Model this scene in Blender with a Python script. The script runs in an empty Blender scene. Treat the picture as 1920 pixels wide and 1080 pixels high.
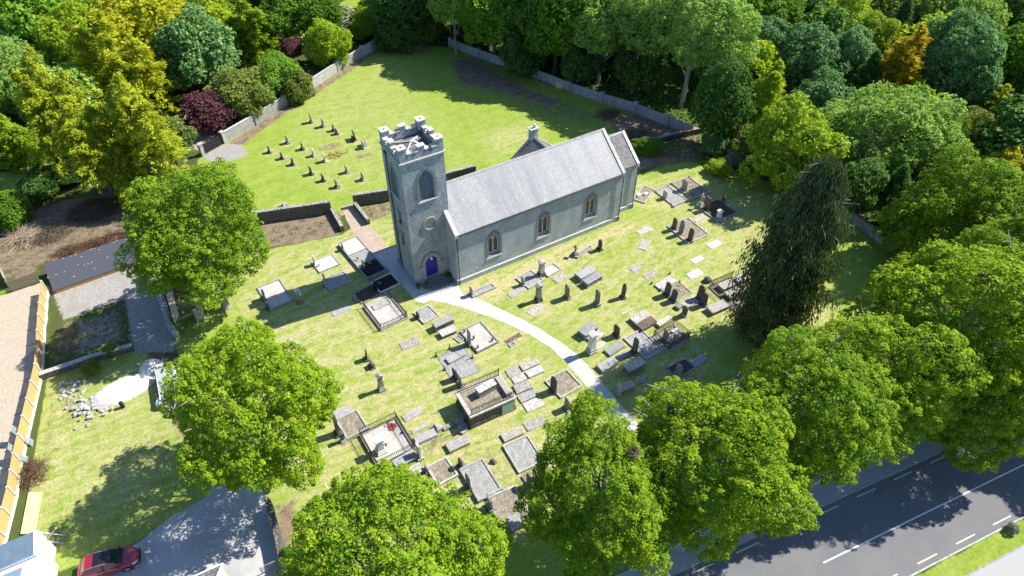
import bpy, math, random
import numpy as np
from mathutils import Vector, Matrix

# ------------------------------------------------------------------ camera, sky, sun, exposure
scn = bpy.context.scene
COL = scn.collection
CAM = np.array([-20.86, -56.32, 56.32])
PITCH, YAW, F = math.radians(43.84), math.radians(31.28), 1281.0      # F in pixels of a 1920 px wide picture
cd = bpy.data.cameras.new("camera"); cam = bpy.data.objects.new("camera", cd); COL.objects.link(cam)
cd.sensor_width = 36.0; cd.lens = F / 1920 * 36; cd.clip_start = 0.5; cd.clip_end = 6000
cam.location = CAM; cam.rotation_euler = (math.pi / 2 - PITCH, 0, -YAW)
scn.camera = cam
SUN_AZ, SUN_EL = math.radians(-7), math.radians(46)                 # azimuth measured from +X (east) towards +Y (north)
w = bpy.data.worlds.new("World"); scn.world = w; w.use_nodes = True
nt = w.node_tree; nt.nodes.clear()
sky = nt.nodes.new("ShaderNodeTexSky"); sky.sky_type = 'NISHITA'; sky.sun_disc = False; sky.ozone_density = 6.0; sky.air_density = 1.0; sky.dust_density = 0.3
sky.sun_elevation = SUN_EL; sky.sun_rotation = math.pi / 2 - SUN_AZ
bg = nt.nodes.new("ShaderNodeBackground"); bg.inputs[1].default_value = 0.118
wo = nt.nodes.new("ShaderNodeOutputWorld")
nt.links.new(sky.outputs[0], bg.inputs[0]); nt.links.new(bg.outputs[0], wo.inputs[0])
sl = bpy.data.lights.new("sun", 'SUN'); sl.energy = 5.0; sl.angle = math.radians(0.5); sl.color = (1, 0.955, 0.87)
so = bpy.data.objects.new("sun", sl); COL.objects.link(so)
sd = Vector((math.cos(SUN_AZ) * math.cos(SUN_EL), math.sin(SUN_AZ) * math.cos(SUN_EL), math.sin(SUN_EL)))
so.rotation_euler = sd.to_track_quat('Z', 'Y').to_euler(); so.location = (60, 0, 90)
scn.view_settings.view_transform = 'Standard'; scn.view_settings.look = 'None'
scn.view_settings.exposure = 1.0; scn.view_settings.gamma = 1.0
scn.cycles.max_bounces = 6; scn.cycles.diffuse_bounces = 3; scn.cycles.transmission_bounces = 3
scn.cycles.glossy_bounces = 2; scn.cycles.transparent_max_bounces = 4

# ------------------------------------------------------------------ survey: photo points -> places on the ground
fw = np.array([math.sin(YAW) * math.cos(PITCH), math.cos(YAW) * math.cos(PITCH), -math.sin(PITCH)])
rt = np.array([math.cos(YAW), -math.sin(YAW), 0.0]); up = np.cross(rt, fw)
def g(px, py, z=0.0):
    d = (px - 960) / F * rt + (540 - py) / F * up + fw
    return CAM + (z - CAM[2]) / d[2] * d
def proj(p):
    d = np.array(p, float) - CAM; k = d @ fw
    return 960 + F * (d @ rt) / k, 540 - F * (d @ up) / k, k
def hgt(b, ty):                                # height of an upright thing standing at b whose top is at picture row ty
    lo, hi = 0.0, 60.0
    for _ in range(40):
        m = (lo + hi) / 2
        if proj((b[0], b[1], b[2] + m))[1] > ty: lo = m
        else: hi = m
    return lo
FULL = (0, 0, 1.0)
def P(z, p, h=0.0): return g(z[0] + p[0] * z[2], z[1] + p[1] * z[2], h)

# ------------------------------------------------------------------ mesh helpers
RNG = random.Random(7)
class MB:
    def __init__(s): s.v = []; s.f = []; s.m = []
    def add(s, vs, fs, mi=0):
        o = len(s.v); s.v += [tuple(map(float, p)) for p in vs]
        s.f += [tuple(i + o for i in f) for f in fs]; s.m += [mi] * len(fs); return s
    def box(s, x0, y0, z0, x1, y1, z1, mi=0, j=0.0):
        vs = [(x, y, z) for z in (z0, z1) for (x, y) in ((x0, y0), (x1, y0), (x1, y1), (x0, y1))]
        if j: vs = [(x + RNG.uniform(-j, j), y + RNG.uniform(-j, j), z + RNG.uniform(-j, j)) for x, y, z in vs]
        return s.add(vs, [(3, 2, 1, 0), (4, 5, 6, 7), (0, 1, 5, 4), (1, 2, 6, 5), (2, 3, 7, 6), (3, 0, 4, 7)], mi)
    def prism(s, poly, z0, z1, mi=0, ax='z'):
        # poly: 2d outline (ccw); extruded along ax
        n = len(poly)
        def pt(a, b, c): return {'z': (a, b, c), 'y': (a, c, b), 'x': (c, a, b)}[ax]
        vs = [pt(a, b, z0) for a, b in poly] + [pt(a, b, z1) for a, b in poly]
        fs = [tuple(range(n - 1, -1, -1)), tuple(range(n, 2 * n))] + [(i, (i + 1) % n, n + (i + 1) % n, n + i) for i in range(n)]
        if ax == 'y': fs = [f[::-1] for f in fs]
        return s.add(vs, fs, mi)
    def tube(s, pts, rs, n=6, mi=0, cap=True):
        pts = [Vector(p) for p in pts]; o = len(s.v); vs = []; fs = []
        for i, p in enumerate(pts):
            d = (pts[min(i + 1, len(pts) - 1)] - pts[max(i - 1, 0)]).normalized()
            a = d.orthogonal().normalized(); b = d.cross(a)
            r = rs[i] if hasattr(rs, '__len__') else rs
            for k in range(n):
                t = 2 * math.pi * k / n; vs.append(p + a * (r * math.cos(t)) + b * (r * math.sin(t)))
        for i in range(len(pts) - 1):
            for k in range(n):
                fs.append((i * n + k, i * n + (k + 1) % n, (i + 1) * n + (k + 1) % n, (i + 1) * n + k))
        if cap: fs += [tuple(range(n - 1, -1, -1)), tuple((len(pts) - 1) * n + k for k in range(n))]
        return s.add(vs, fs, mi)
    def bar(s, a, b, t, mi=0):
        # square bar between two points
        a, b = Vector(a), Vector(b); d = (b - a).normalized()
        u = (Vector((0, 0, 1)) if abs(d.z) < .9 else Vector((1, 0, 0))).cross(d).normalized() * (t / 2); v = d.cross(u).normalized() * (t / 2)
        vs = [q + i * u + j * v for q in (a, b) for i, j in ((-1, -1), (1, -1), (1, 1), (-1, 1))]
        return s.add(vs, [(3, 2, 1, 0), (4, 5, 6, 7), (0, 1, 5, 4), (1, 2, 6, 5), (2, 3, 7, 6), (3, 0, 4, 7)], mi)
    def lathe(s, prof, n=12, mi=0, c=(0, 0)):
        vs = []; fs = []
        for r, z in prof:
            for k in range(n):
                t = 2 * math.pi * k / n; vs.append((c[0] + r * math.cos(t), c[1] + r * math.sin(t), z))
        m = len(prof)
        for i in range(m - 1):
            for k in range(n): fs.append((i * n + k, i * n + (k + 1) % n, (i + 1) * n + (k + 1) % n, (i + 1) * n + k))
        fs += [tuple(range(n - 1, -1, -1)), tuple((m - 1) * n + k for k in range(n))]
        return s.add(vs, fs, mi)
    def build(s, name, mats, parent=None, loc=None, rz=0.0, smooth=False, bevel=0.0):
        me = bpy.data.meshes.new(name); me.from_pydata(s.v, [], s.f)
        for m in (mats if isinstance(mats, (list, tuple)) else [mats]): me.materials.append(m)
        if any(s.m): me.polygons.foreach_set("material_index", s.m)
        if smooth: me.polygons.foreach_set("use_smooth", [True] * len(s.f))
        me.update()
        o = bpy.data.objects.new(name, me); COL.objects.link(o)
        if loc is not None: o.location = loc
        o.rotation_euler = (0, 0, rz)
        if parent is not None: o.parent = parent
        if bevel:
            b = o.modifiers.new("b", 'BEVEL'); b.width = bevel; b.segments = 1; b.limit_method = 'ANGLE'
        return o
def tag(o, label, cat, group=None, kind=None):
    if label: o["label"] = label
    if cat: o["category"] = cat
    if group: o["group"] = group
    if kind: o["kind"] = kind
    return o
def thing(name, label, cat, loc=(0, 0, 0), rz=0.0, group=None):
    o = bpy.data.objects.new(name, None); COL.objects.link(o); o.empty_display_size = .3
    o.location = loc; o.rotation_euler = (0, 0, rz); return tag(o, label, cat, group)
def copy_tree(o, parent=None):
    c = o.copy(); COL.objects.link(c)
    if parent is not None: c.parent = parent
    for ch in list(o.children): copy_tree(ch, c)
    return c

# ------------------------------------------------------------------ materials
def mat(name, build, rough=0.85, spec=0.3, metal=0.0, bump=None):
    m = bpy.data.materials.new(name); m.use_nodes = True; t = m.node_tree
    b = t.nodes["Principled BSDF"]; b.inputs["Roughness"].default_value = rough
    b.inputs["Specular IOR Level"].default_value = spec; b.inputs["Metallic"].default_value = metal
    N = NG(t)
    c = build(N)
    if isinstance(c, tuple) and not hasattr(c, 'node') and len(c) in (3, 4): b.inputs["Base Color"].default_value = (*c[:3], 1)
    else:
        if isinstance(c, list): c, h, st = c; bn = t.nodes.new("ShaderNodeBump"); bn.inputs["Strength"].default_value = st; bn.inputs["Distance"].default_value = .05; t.links.new(h, bn.inputs["Height"]); t.links.new(bn.outputs[0], b.inputs["Normal"])
        t.links.new(c, b.inputs["Base Color"])
    return m
class NG:
    def __init__(s, t): s.t = t; s.n = t.nodes; s.l = t.links; s._c = None
    def co(s, which="Object"):
        if s._c is None: s._c = s.n.new("ShaderNodeTexCoord")
        return s._c.outputs[which]
    def pos(s): return s.n.new("ShaderNodeNewGeometry").outputs["Position"]
    def scale(s, v, sc):
        m = s.n.new("ShaderNodeMapping"); m.inputs["Scale"].default_value = sc; s.l.new(v, m.inputs[0]); return m.outputs[0]
    def rot(s, v, r, sc=(1, 1, 1)):
        m = s.n.new("ShaderNodeMapping"); m.inputs["Rotation"].default_value = r; m.inputs["Scale"].default_value = sc; s.l.new(v, m.inputs[0]); return m.outputs[0]
    def noise(s, sc, det=4, v=None, rough=.55, dist=0.0):
        m = s.n.new("ShaderNodeTexNoise"); m.inputs["Scale"].default_value = sc; m.inputs["Detail"].default_value = det
        m.inputs["Roughness"].default_value = rough; m.inputs["Distortion"].default_value = dist
        s.l.new(v if v is not None else s.co(), m.inputs["Vector"]); return m.outputs["Fac"]
    def vor(s, sc, v=None, feat='F1', out="Color", rnd=1.0):
        m = s.n.new("ShaderNodeTexVoronoi"); m.feature = feat; m.inputs["Scale"].default_value = sc; m.inputs["Randomness"].default_value = rnd
        s.l.new(v if v is not None else s.co(), m.inputs["Vector"]); return m.outputs[out]
    def bw(s, c):
        m = s.n.new("ShaderNodeRGBToBW"); s.l.new(c, m.inputs[0]); return m.outputs[0]
    def ramp(s, f, stops):
        m = s.n.new("ShaderNodeValToRGB"); r = m.color_ramp
        while len(r.elements) < len(stops): r.elements.new(.5)
        for e, (p, c) in zip(r.elements, stops):
            e.position = p; e.color = (c, c, c, 1) if not hasattr(c, '__len__') else (*c, 1)
        s.l.new(f, m.inputs[0]); return m.outputs[0]
    def mix(s, f, a, b, mode='MIX'):
        m = s.n.new("ShaderNodeMix"); m.data_type = 'RGBA'; m.blend_type = mode
        for i, x in ((0, f), (6, a), (7, b)):
            if hasattr(x, 'node'): s.l.new(x, m.inputs[i])
            else: m.inputs[i].default_value = x if i == 0 else (*x, 1) if hasattr(x, '__len__') else (x, x, x, 1)
        return m.outputs[2]
    def math(s, op, a, b=0.0, c=None):
        m = s.n.new("ShaderNodeMath"); m.operation = op
        for i, x in ((0, a), (1, b), (2, c)):
            if x is None: continue
            if hasattr(x, 'node'): s.l.new(x, m.inputs[i])
            else: m.inputs[i].default_value = x
        return m.outputs[0]
    def attr(s, name, out="Color"):
        m = s.n.new("ShaderNodeAttribute"); m.attribute_name = name; return m.outputs[out]
    def sep(s, c):
        m = s.n.new("ShaderNodeSeparateXYZ"); s.l.new(c, m.inputs[0]); return m.outputs
    def comb(s, x, y, z=0.0):
        m = s.n.new("ShaderNodeCombineXYZ")
        for i, a in enumerate((x, y, z)):
            if hasattr(a, 'node'): s.l.new(a, m.inputs[i])
            else: m.inputs[i].default_value = a
        return m.outputs[0]
    def objrand(s): return s.n.new("ShaderNodeObjectInfo").outputs["Random"]
    def brick(s, v, sc, bw, rh, c1, c2, cm, ms=.02):
        m = s.n.new("ShaderNodeTexBrick"); m.inputs["Scale"].default_value = sc; m.inputs["Brick Width"].default_value = bw; m.inputs["Row Height"].default_value = rh
        m.inputs["Color1"].default_value = (*c1, 1); m.inputs["Color2"].default_value = (*c2, 1); m.inputs["Mortar"].default_value = (*cm, 1)
        m.inputs["Mortar Size"].default_value = ms; s.l.new(v, m.inputs["Vector"]); return m.outputs

def m_flat(name, c, rough=.7, spec=.3, metal=0.0, var=.15, sc=3.0):
    def f(N):
        n = N.noise(sc, 4)
        return N.mix(N.ramp(n, [(.3, 0.0), (.7, 1.0)]), tuple(x * (1 - var) for x in c), tuple(min(1, x * (1 + var)) for x in c))
    return mat(name, f, rough, spec, metal)
def m_stone(name, base, light, dark, amt=.5):
    def f(N):
        r = N.objrand(); v = N.n.new("ShaderNodeVectorMath"); v.operation = 'ADD'
        N.l.new(N.co(), v.inputs[0]); N.l.new(N.comb(N.math('MULTIPLY', r, 37.0), N.math('MULTIPLY', r, 11.0)), v.inputs[1]); v = v.outputs[0]
        a = N.noise(2.2, 6, v, .65); b = N.noise(7.0, 4, v, .6); c = N.noise(22.0, 3, v)
        col = N.mix(N.ramp(a, [(.35, 0.0), (.62, 1.0)]), base, dark)
        col = N.mix(N.ramp(b, [(.62 - amt * .14, 0.0), (.66, 1.0)]), col, light)
        col = N.mix(N.math('MULTIPLY', N.ramp(c, [(.5, 0.0), (.8, 1.0)]), .45), col, tuple(x * .55 for x in base))
        col = N.mix(1.0, col, N.ramp(r, [(0, .78), (1, 1.15)]), 'MULTIPLY')
        return [col, b, .3]
    return mat(name, f, .9, .2)
def m_gravel(name, a, b, c, sc=9.0):
    def f(N):
        vv = N.pos(); k = N.bw(N.vor(sc, vv)); n = N.noise(.9, 5, vv, .65)
        col = N.mix(k, a, b); col = N.mix(N.ramp(n, [(.45, 0.0), (.68, .75)]), col, c)
        d = N.vor(sc, vv, 'DISTANCE_TO_EDGE', "Distance")
        col = N.mix(N.ramp(d, [(.0, .55), (.08, 1.0)]), (0.02, 0.02, 0.02), col)
        return [col, k, .5]
    return mat(name, f, .95, .15)
def m_rubble(name, c1, c2, cm, sc=2.2, st=.7):
    def f(N):
        p = N.scale(N.co(), (1, 1, 1.7)); k = N.vor(sc, p); d = N.vor(sc, p, 'DISTANCE_TO_EDGE', "Distance"); n = N.noise(14, 4)
        col = N.mix(N.bw(k), c1, c2); col = N.mix(N.math('MULTIPLY', n, .5), col, tuple(x * .5 for x in c1))
        col = N.mix(N.ramp(d, [(.02, 0.0), (.09, 1.0)]), cm, col)
        return [col, N.ramp(d, [(0, 0.0), (.15, 1.0)]), st]
    return mat(name, f, .95, .15)

def leafmat(name, c, alt, trans, tw=.38, rough=.55):
    m = bpy.data.materials.new(name); m.use_nodes = True; t = m.node_tree; t.nodes.clear(); N = NG(t)
    ti = N.attr("tint", "Fac"); r = N.objrand()
    col = N.mix(N.ramp(ti, [(0.1, 0.0), (.95, 1.0)]), c, alt)
    col = N.mix(1.0, col, N.ramp(r, [(0, (.80, .86, .85)), (1, (1.12, 1.1, 1.0))]), 'MULTIPLY')
    pb = t.nodes.new("ShaderNodeBsdfPrincipled"); pb.inputs["Roughness"].default_value = rough; pb.inputs["Specular IOR Level"].default_value = .1
    tr = t.nodes.new("ShaderNodeBsdfTranslucent"); ms = t.nodes.new("ShaderNodeMixShader"); ms.inputs[0].default_value = tw
    t.links.new(col, pb.inputs["Base Color"]); t.links.new(N.mix(1.0, col, trans, 'MULTIPLY'), tr.inputs[0])
    ou = t.nodes.new("ShaderNodeOutputMaterial"); t.links.new(pb.outputs[0], ms.inputs[1]); t.links.new(tr.outputs[0], ms.inputs[2]); t.links.new(ms.outputs[0], ou.inputs[0])
    return m

M = {}
def ground_f(N):
    p = N.pos(); a = N.sep(N.attr("mask")); dry_, earth_ = a[1], a[2]; lawn_ = a[0]; grav_ = N.attr("mask", "Alpha")
    big = N.noise(.12, 4, p); mid = N.noise(.55, 5, p, .6); fine = N.noise(5.5, 4, p, .7); vf = N.noise(24.0, 3, p, .7)
    xy = N.sep(p)
    # mown swaths: long thin streaks, gently curved
    sw = N.noise(1.0, 3, N.comb(N.math('MULTIPLY', N.math('ADD', xy[0], N.math('MULTIPLY', N.noise(.02, 1, p), 9.0)), .05), N.math('MULTIPLY', N.math('ADD', xy[1], N.math('MULTIPLY', N.noise(.012, 1, p), 34.0)), 1.7)), .6)
    lush = N.mix(N.ramp(mid, [(.3, 0.0), (.7, 1.0)]), (.165, .245, .026), (.255, .32, .055))
    lush = N.mix(N.math('MULTIPLY', N.ramp(sw, [(.42, 0.0), (.62, 1.0)]), .38), lush, (.27, .31, .075))
    dry = N.mix(N.ramp(fine, [(.3, 0.0), (.7, 1.0)]), (.32, .295, .12), (.46, .40, .23))
    pat = N.noise(.85, 9, N.rot(p, (0, 0, .5), (1.0, 1.5, 1)), .72, .4); dmask = N.math('MULTIPLY', dry_, N.ramp(N.mix(.3, pat, sw), [(.42, 0.0), (.56, .95)]))
    gcol = N.mix(dmask, lush, dry)
    gcol = N.mix(1.0, gcol, N.ramp(fine, [(.25, .72), (.75, 1.22)]), 'MULTIPLY')
    gcol = N.mix(1.0, gcol, N.ramp(vf, [(.3, .66), (.7, 1.3)]), 'MULTIPLY'); gcol = N.mix(1.0, gcol, N.ramp(N.noise(2.4, 7, p, .75), [(.35, .8), (.65, 1.16)]), 'MULTIPLY')
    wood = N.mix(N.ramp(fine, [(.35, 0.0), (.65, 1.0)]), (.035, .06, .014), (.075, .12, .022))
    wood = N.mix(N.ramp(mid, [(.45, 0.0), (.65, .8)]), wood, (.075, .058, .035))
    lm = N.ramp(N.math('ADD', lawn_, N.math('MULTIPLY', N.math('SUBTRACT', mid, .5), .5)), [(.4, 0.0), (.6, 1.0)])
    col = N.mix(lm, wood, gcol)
    ea = N.mix(N.ramp(fine, [(.3, 0.0), (.72, 1.0)]), (.115, .08, .052), (.27, .20, .14))
    ea = N.mix(N.ramp(vf, [(.52, 0.0), (.72, .8)]), ea, (.38, .32, .26)); ea = N.mix(N.ramp(N.noise(.9, 5, p, .7), [(.48, 0.0), (.62, .75)]), ea, (.075, .07, .035))
    em = N.ramp(N.math('ADD', earth_, N.math('MULTIPLY', N.math('SUBTRACT', N.noise(1.3, 6, p, .75), .5), 1.3)), [(.42, 0.0), (.62, 1.0)])
    col = N.mix(em, col, ea)
    gv = N.mix(N.bw(N.vor(7.0, p)), (.2, .19, .175), (.36, .345, .32)); gv = N.mix(N.ramp(mid, [(.4, 0.0), (.7, .6)]), gv, (.25, .215, .17))
    gm = N.ramp(N.math('ADD', grav_, N.math('MULTIPLY', N.math('SUBTRACT', N.noise(2.1, 6, p, .75), .5), 1.0)), [(.42, 0.0), (.6, 1.0)])
    col = N.mix(gm, col, gv)
    return [col, N.mix(.5, fine, vf), .55]
M['ground'] = mat("ground_mat", ground_f, .95, .1)
def render_f(N):
    c = N.co(); a = N.noise(.55, 6, c, .65); b = N.noise(6.0, 5, c, .7); st = N.noise(1.0, 4, N.scale(c, (1.1, 1.1, .2)), .6)
    col = N.mix(N.ramp(a, [(.36, 0.0), (.62, 1.0)]), (.35, .39, .42), (.5, .535, .55))
    col = N.mix(N.math('MULTIPLY', N.ramp(st, [(.48, 0.0), (.68, 1.0)]), .35), col, (.22, .245, .26))
    col = N.mix(N.math('MULTIPLY', N.ramp(b, [(.47, 0.0), (.58, 1.0)]), .7), col, (.19, .22, .24))
    col = N.mix(N.ramp(N.noise(13, 5, c, .7), [(.6, 0.0), (.7, .6)]), col, (.64, .65, .63)); col = N.mix(N.ramp(N.noise(17, 4, c, .75), [(.55, 0.0), (.68, .7)]), col, (.15, .175, .19))
    return [col, N.noise(9, 5, c, .7), .8]
M['render'] = mat("church_render", render_f, .95, .15)
def tower_f(N):
    c = N.co(); a = N.noise(.6, 6, c, .65); b = N.noise(5.0, 5, c, .72); st = N.noise(1.0, 4, N.scale(c, (1.3, 1.3, .2)), .6)
    z = N.sep(c)[2]
    col = N.mix(N.ramp(a, [(.36, 0.0), (.62, 1.0)]), (.27, .305, .335), (.44, .47, .485))
    col = N.mix(N.math('MULTIPLY', N.ramp(st, [(.46, 0.0), (.66, 1.0)]), .45), col, (.13, .15, .165))
    col = N.mix(N.math('MULTIPLY', N.ramp(b, [(.47, 0.0), (.58, 1.0)]), .75), col, (.135, .155, .165))
    lich = N.math('MULTIPLY', N.ramp(N.noise(7.5, 6, c, .75), [(.57, 0.0), (.64, 1.0)]), N.ramp(N.noise(.45, 3, c), [(.36, .2), (.55, 1.0)]))
    col = N.mix(N.math('MULTIPLY', lich, .8), col, (.6, .585, .48))
    col = N.mix(N.math('MULTIPLY', N.ramp(N.noise(3.3, 6, c, .7), [(.62, 0.0), (.7, 1.0)]), .45), col, (.3, .23, .11))
    return [col, N.noise(8, 5, c, .7), .8]
M['tower'] = mat("tower_render", tower_f, .95, .15)
def slate_f(N):
    p = N.sep(N.co()); v = N.comb(p[0], N.math('MULTIPLY', p[2], 1.67))
    b = N.brick(v, 1.0, .42, .26, (.255, .255, .25), (.335, .333, .328), (.12, .12, .12), .022)
    n = N.noise(1.2, 5, v, .65); st = N.noise(.8, 4, N.scale(v, (1.0, .12, 1)), .6)
    col = N.mix(N.math('MULTIPLY', N.ramp(n, [(.4, 0.0), (.65, 1.0)]), .6), b[0], (.235, .235, .235))
    col = N.mix(N.ramp(N.noise(4.2, 6, v, .8), [(.56, 0.0), (.68, .55)]), col, (.56, .56, .55))
    col = N.mix(N.math('MULTIPLY', N.ramp(st, [(.46, 0.0), (.66, 1.0)]), .65), col, (.15, .155, .165)); col = N.mix(N.ramp(N.noise(9, 5, v, .75), [(.56, 0.0), (.68, .6)]), col, (.5, .51, .52))
    return [col, b[1], -.5]
M['slate'] = mat("weathered_slate", slate_f, .6, .45)
def slate2_f(N):
    p = N.sep(N.co()); v = N.comb(p[0], N.math('MULTIPLY', p[2], 1.67))
    b = N.brick(v, 1.0, .42, .28, (.14, .13, .125), (.23, .215, .2), (.05, .05, .05), .03)
    return [N.mix(N.ramp(N.noise(2.5, 5, v, .7), [(.55, 0.0), (.7, .6)]), b[0], (.4, .38, .33)), b[1], -.8]
M['slate_dark'] = mat("dark_slate", slate2_f, .75, .3)
M['lime'] = m_stone("limestone_trim", (.46, .45, .42), (.62, .6, .55), (.34, .335, .32), .3)
M['capstone'] = m_stone("cap_stone", (.56, .55, .52), (.7, .68, .62), (.42, .41, .39), .4)
M['smooth'] = m_stone("smooth_render", (.25, .26, .27), (.34, .345, .34), (.19, .2, .21), .2)
M['door'] = m_flat("violet_door_paint", (.035, .018, .34), .45, .4, 0, .12, 6)
M['glass'] = mat("dark_window_glass", lambda N: (.012, .014, .018), .12, .6)
def leaded(N):
    p = N.sep(N.co()); b = N.brick(N.comb(p[0], p[2]), 1.0, .16, .16, (.014, .016, .02), (.04, .035, .03), (.16, .15, .13), .012); return b[0]
M['leaded'] = mat("leaded_glass", leaded, .2, .5)
M['louvre'] = m_flat("grey_louvre_wood", (.17, .19, .21), .8, .2, 0, .25, 4)
M['iron'] = m_flat("dark_iron", (.025, .025, .028), .5, .4, .3, .3, 8)
M['rust'] = m_flat("rusted_iron", (.075, .055, .042), .75, .3, .2, .4, 12)
M['lichen'] = m_stone("lichened_slab", (.37, .35, .31), (.6, .58, .5), (.24, .225, .2), .7)
M['oldgrey'] = m_stone("old_grey_stone", (.27, .265, .25), (.5, .49, .44), (.15, .15, .14), .45)
M['darkstone'] = m_stone("dark_headstone", (.11, .108, .1), (.26, .25, .22), (.06, .06, .056), .35)
M['brownstone'] = m_stone("brown_headstone", (.15, .11, .08), (.28, .24, .19), (.09, .065, .05), .35)
M['palestone'] = m_stone("pale_headstone", (.42, .405, .37), (.6, .58, .52), (.27, .26, .24), .5)
M['white'] = m_stone("white_marble", (.66, .65, .62), (.76, .75, .72), (.52, .51, .48), .3)
M['black'] = m_flat("polished_black_granite", (.012, .012, .014), .15, .6, 0, .3, 20)
M['granite'] = m_stone("grey_granite", (.33, .325, .32), (.47, .46, .44), (.23, .225, .22), .5)
M['kerb'] = m_stone("kerb_limestone", (.38, .37, .34), (.58, .56, .5), (.24, .235, .22), .5)
M['g_grey'] = m_gravel("grey_chippings", (.2, .2, .2), (.4, .395, .38), (.26, .25, .225))
M['g_pale'] = m_gravel("pale_chippings", (.36, .35, .32), (.56, .54, .5), (.36, .32, .27))
M['g_white'] = m_gravel("white_chippings", (.62, .61, .58), (.8, .79, .76), (.62, .6, .55))
M['g_black'] = m_gravel("black_chippings", (.012, .012, .016), (.04, .04, .046), (.025, .025, .028))
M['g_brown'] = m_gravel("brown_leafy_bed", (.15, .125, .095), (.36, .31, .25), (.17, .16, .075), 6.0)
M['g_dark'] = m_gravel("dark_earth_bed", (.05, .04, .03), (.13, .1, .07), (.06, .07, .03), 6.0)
def conc(N):
    p = N.pos(); n = N.noise(.8, 5, p, .6); f = N.noise(12, 4, p, .7)
    col = N.mix(N.ramp(n, [(.35, 0.0), (.7, 1.0)]), (.42, .405, .385), (.52, .505, .48)); return [N.mix(N.math('MULTIPLY', f, .22), col, (.24, .23, .21)), f, .25]
M['path'] = mat("concrete_path", conc, .9, .2)
def pathb(N):
    p = N.pos(); n = N.noise(1.1, 6, p, .7); f = N.noise(14, 4, p, .7)
    col = N.mix(N.ramp(n, [(.35, 0.0), (.68, 1.0)]), (.34, .26, .2), (.45, .37, .3)); return [N.mix(N.math('MULTIPLY', f, .4), col, (.2, .15, .11)), f, .4]
M['path_brown'] = mat("brown_gravel_path", pathb, .95, .1)
def lane(N):
    p = N.pos(); k = N.bw(N.vor(8, p)); n = N.noise(.5, 6, p, .7)
    return [N.mix(N.ramp(n, [(.35, 0.0), (.7, .7)]), N.mix(k, (.3, .235, .17), (.48, .40, .31)), (.4, .34, .27)), k, .5]
M['lane'] = mat("pinkish_gravel", lane, .95, .1)
def asph(N):
    p = N.pos(); f = N.noise(30, 3, p, .7); n = N.noise(.35, 5, p, .6); tr = N.noise(1.0, 2, N.rot(p, (0, 0, math.radians(8.1)), (.01, 1.1, 1)))
    col = N.mix(f, (.095, .096, .1), (.175, .175, .178)); col = N.mix(N.ramp(tr, [(.42, 0.0), (.62, .5)]), col, (.13, .13, .135))
    col = N.mix(N.ramp(n, [(.4, 0.0), (.7, .35)]), col, (.2, .195, .185)); return [col, f, .3]
M['asphalt'] = mat("asphalt", asph, .85, .3)
def drive(N):
    p = N.pos(); f = N.noise(16, 4, p, .75); n = N.noise(.3, 6, p, .65)
    col = N.mix(f, (.3, .3, .295), (.48, .475, .46)); return [N.mix(N.ramp(n, [(.42, 0.0), (.68, .6)]), col, (.24, .23, .215)), f, .4]
M['drive'] = mat("grey_gravel_drive", drive, .95, .15)
M['pave'] = mat("footpath_surface", lambda N: [N.mix(N.noise(20, 3, N.pos(), .7), (.26, .26, .26), (.4, .395, .385)), N.noise(9, 3, N.pos()), .2], .9, .2)
M['paint_w'] = m_flat("white_road_paint", (.68, .68, .66), .7, .3, 0, .12, 9)
M['paint_y'] = m_flat("yellow_road_paint", (.58, .54, .36), .7, .3, 0, .15, 9)
M['rubble'] = m_rubble("rubble_wall", (.1, .093, .08), (.23, .215, .185), (.05, .047, .042))
M['rubble_pale'] = m_rubble("pale_rubble_wall", (.33, .32, .29), (.52, .5, .46), (.22, .21, .19))
M['cope'] = m_rubble("cope_stones", (.3, .285, .24), (.5, .48, .4), (.1, .1, .08), 3.5)
def blockw(N):
    p = N.sep(N.co()); b = N.brick(N.comb(p[0], p[2]), 1.0, .46, .24, (.27, .275, .29), (.34, .345, .355), (.16, .16, .165), .015)
    st = N.noise(1.0, 4, N.scale(N.co(), (1.5, 1.5, .3)), .6); return [N.mix(N.ramp(st, [(.45, 0.0), (.7, .6)]), b[0], (.15, .15, .145)), b[1], -.3]
M['block'] = mat("concrete_block_wall", blockw, .9, .2)
M['rendered'] = m_stone("weathered_render", (.42, .405, .375), (.54, .52, .48), (.27, .26, .235), .5)
M['bark'] = mat("bark", lambda N: [N.mix(N.noise(3, 5, N.scale(N.co(), (3, 3, .6))), (.07, .055, .042), (.19, .165, .135)), N.noise(6, 4), .6], .9, .1)
M['bark_pale'] = mat("pale_bark", lambda N: [N.mix(N.noise(3, 5, N.scale(N.co(), (3, 3, .6))), (.17, .16, .135), (.36, .34, .3)), N.noise(6, 4), .5], .9, .1)
M['timber'] = mat("orange_timber", lambda N: N.mix(N.noise(5, 4, N.scale(N.co(), (.4, .4, 8))), (.46, .26, .085), (.68, .43, .18)), .7, .3)
M['timber_pale'] = m_flat("pale_timber", (.55, .44, .26), .75, .3, 0, .2, 5)
M['timber_old'] = mat("old_timber", lambda N: N.mix(N.noise(5, 4, N.scale(N.co(), (.5, .5, 9))), (.17, .13, .09), (.32, .26, .19)), .85, .2)
M['timber_grey'] = m_flat("grey_timber", (.32, .3, .27), .85, .2, 0, .25, 5)
M['conpost'] = m_flat("pale_concrete", (.62, .59, .53), .85, .2, 0, .1, 4)
M['felt'] = mat("roofing_felt", lambda N: N.mix(N.noise(25, 3, N.pos()), (.042, .046, .062), (.085, .088, .102)), .9, .2)
M['tin'] = m_flat("blue_grey_tin", (.2, .27, .33), .45, .5, .2, .1, 2)
M['whitewash'] = m_flat("white_render", (.78, .77, .74), .85, .2, 0, .06, 3)
M['metal'] = m_flat("aluminium", (.6, .6, .62), .35, .5, .8, .1, 4)
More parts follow.
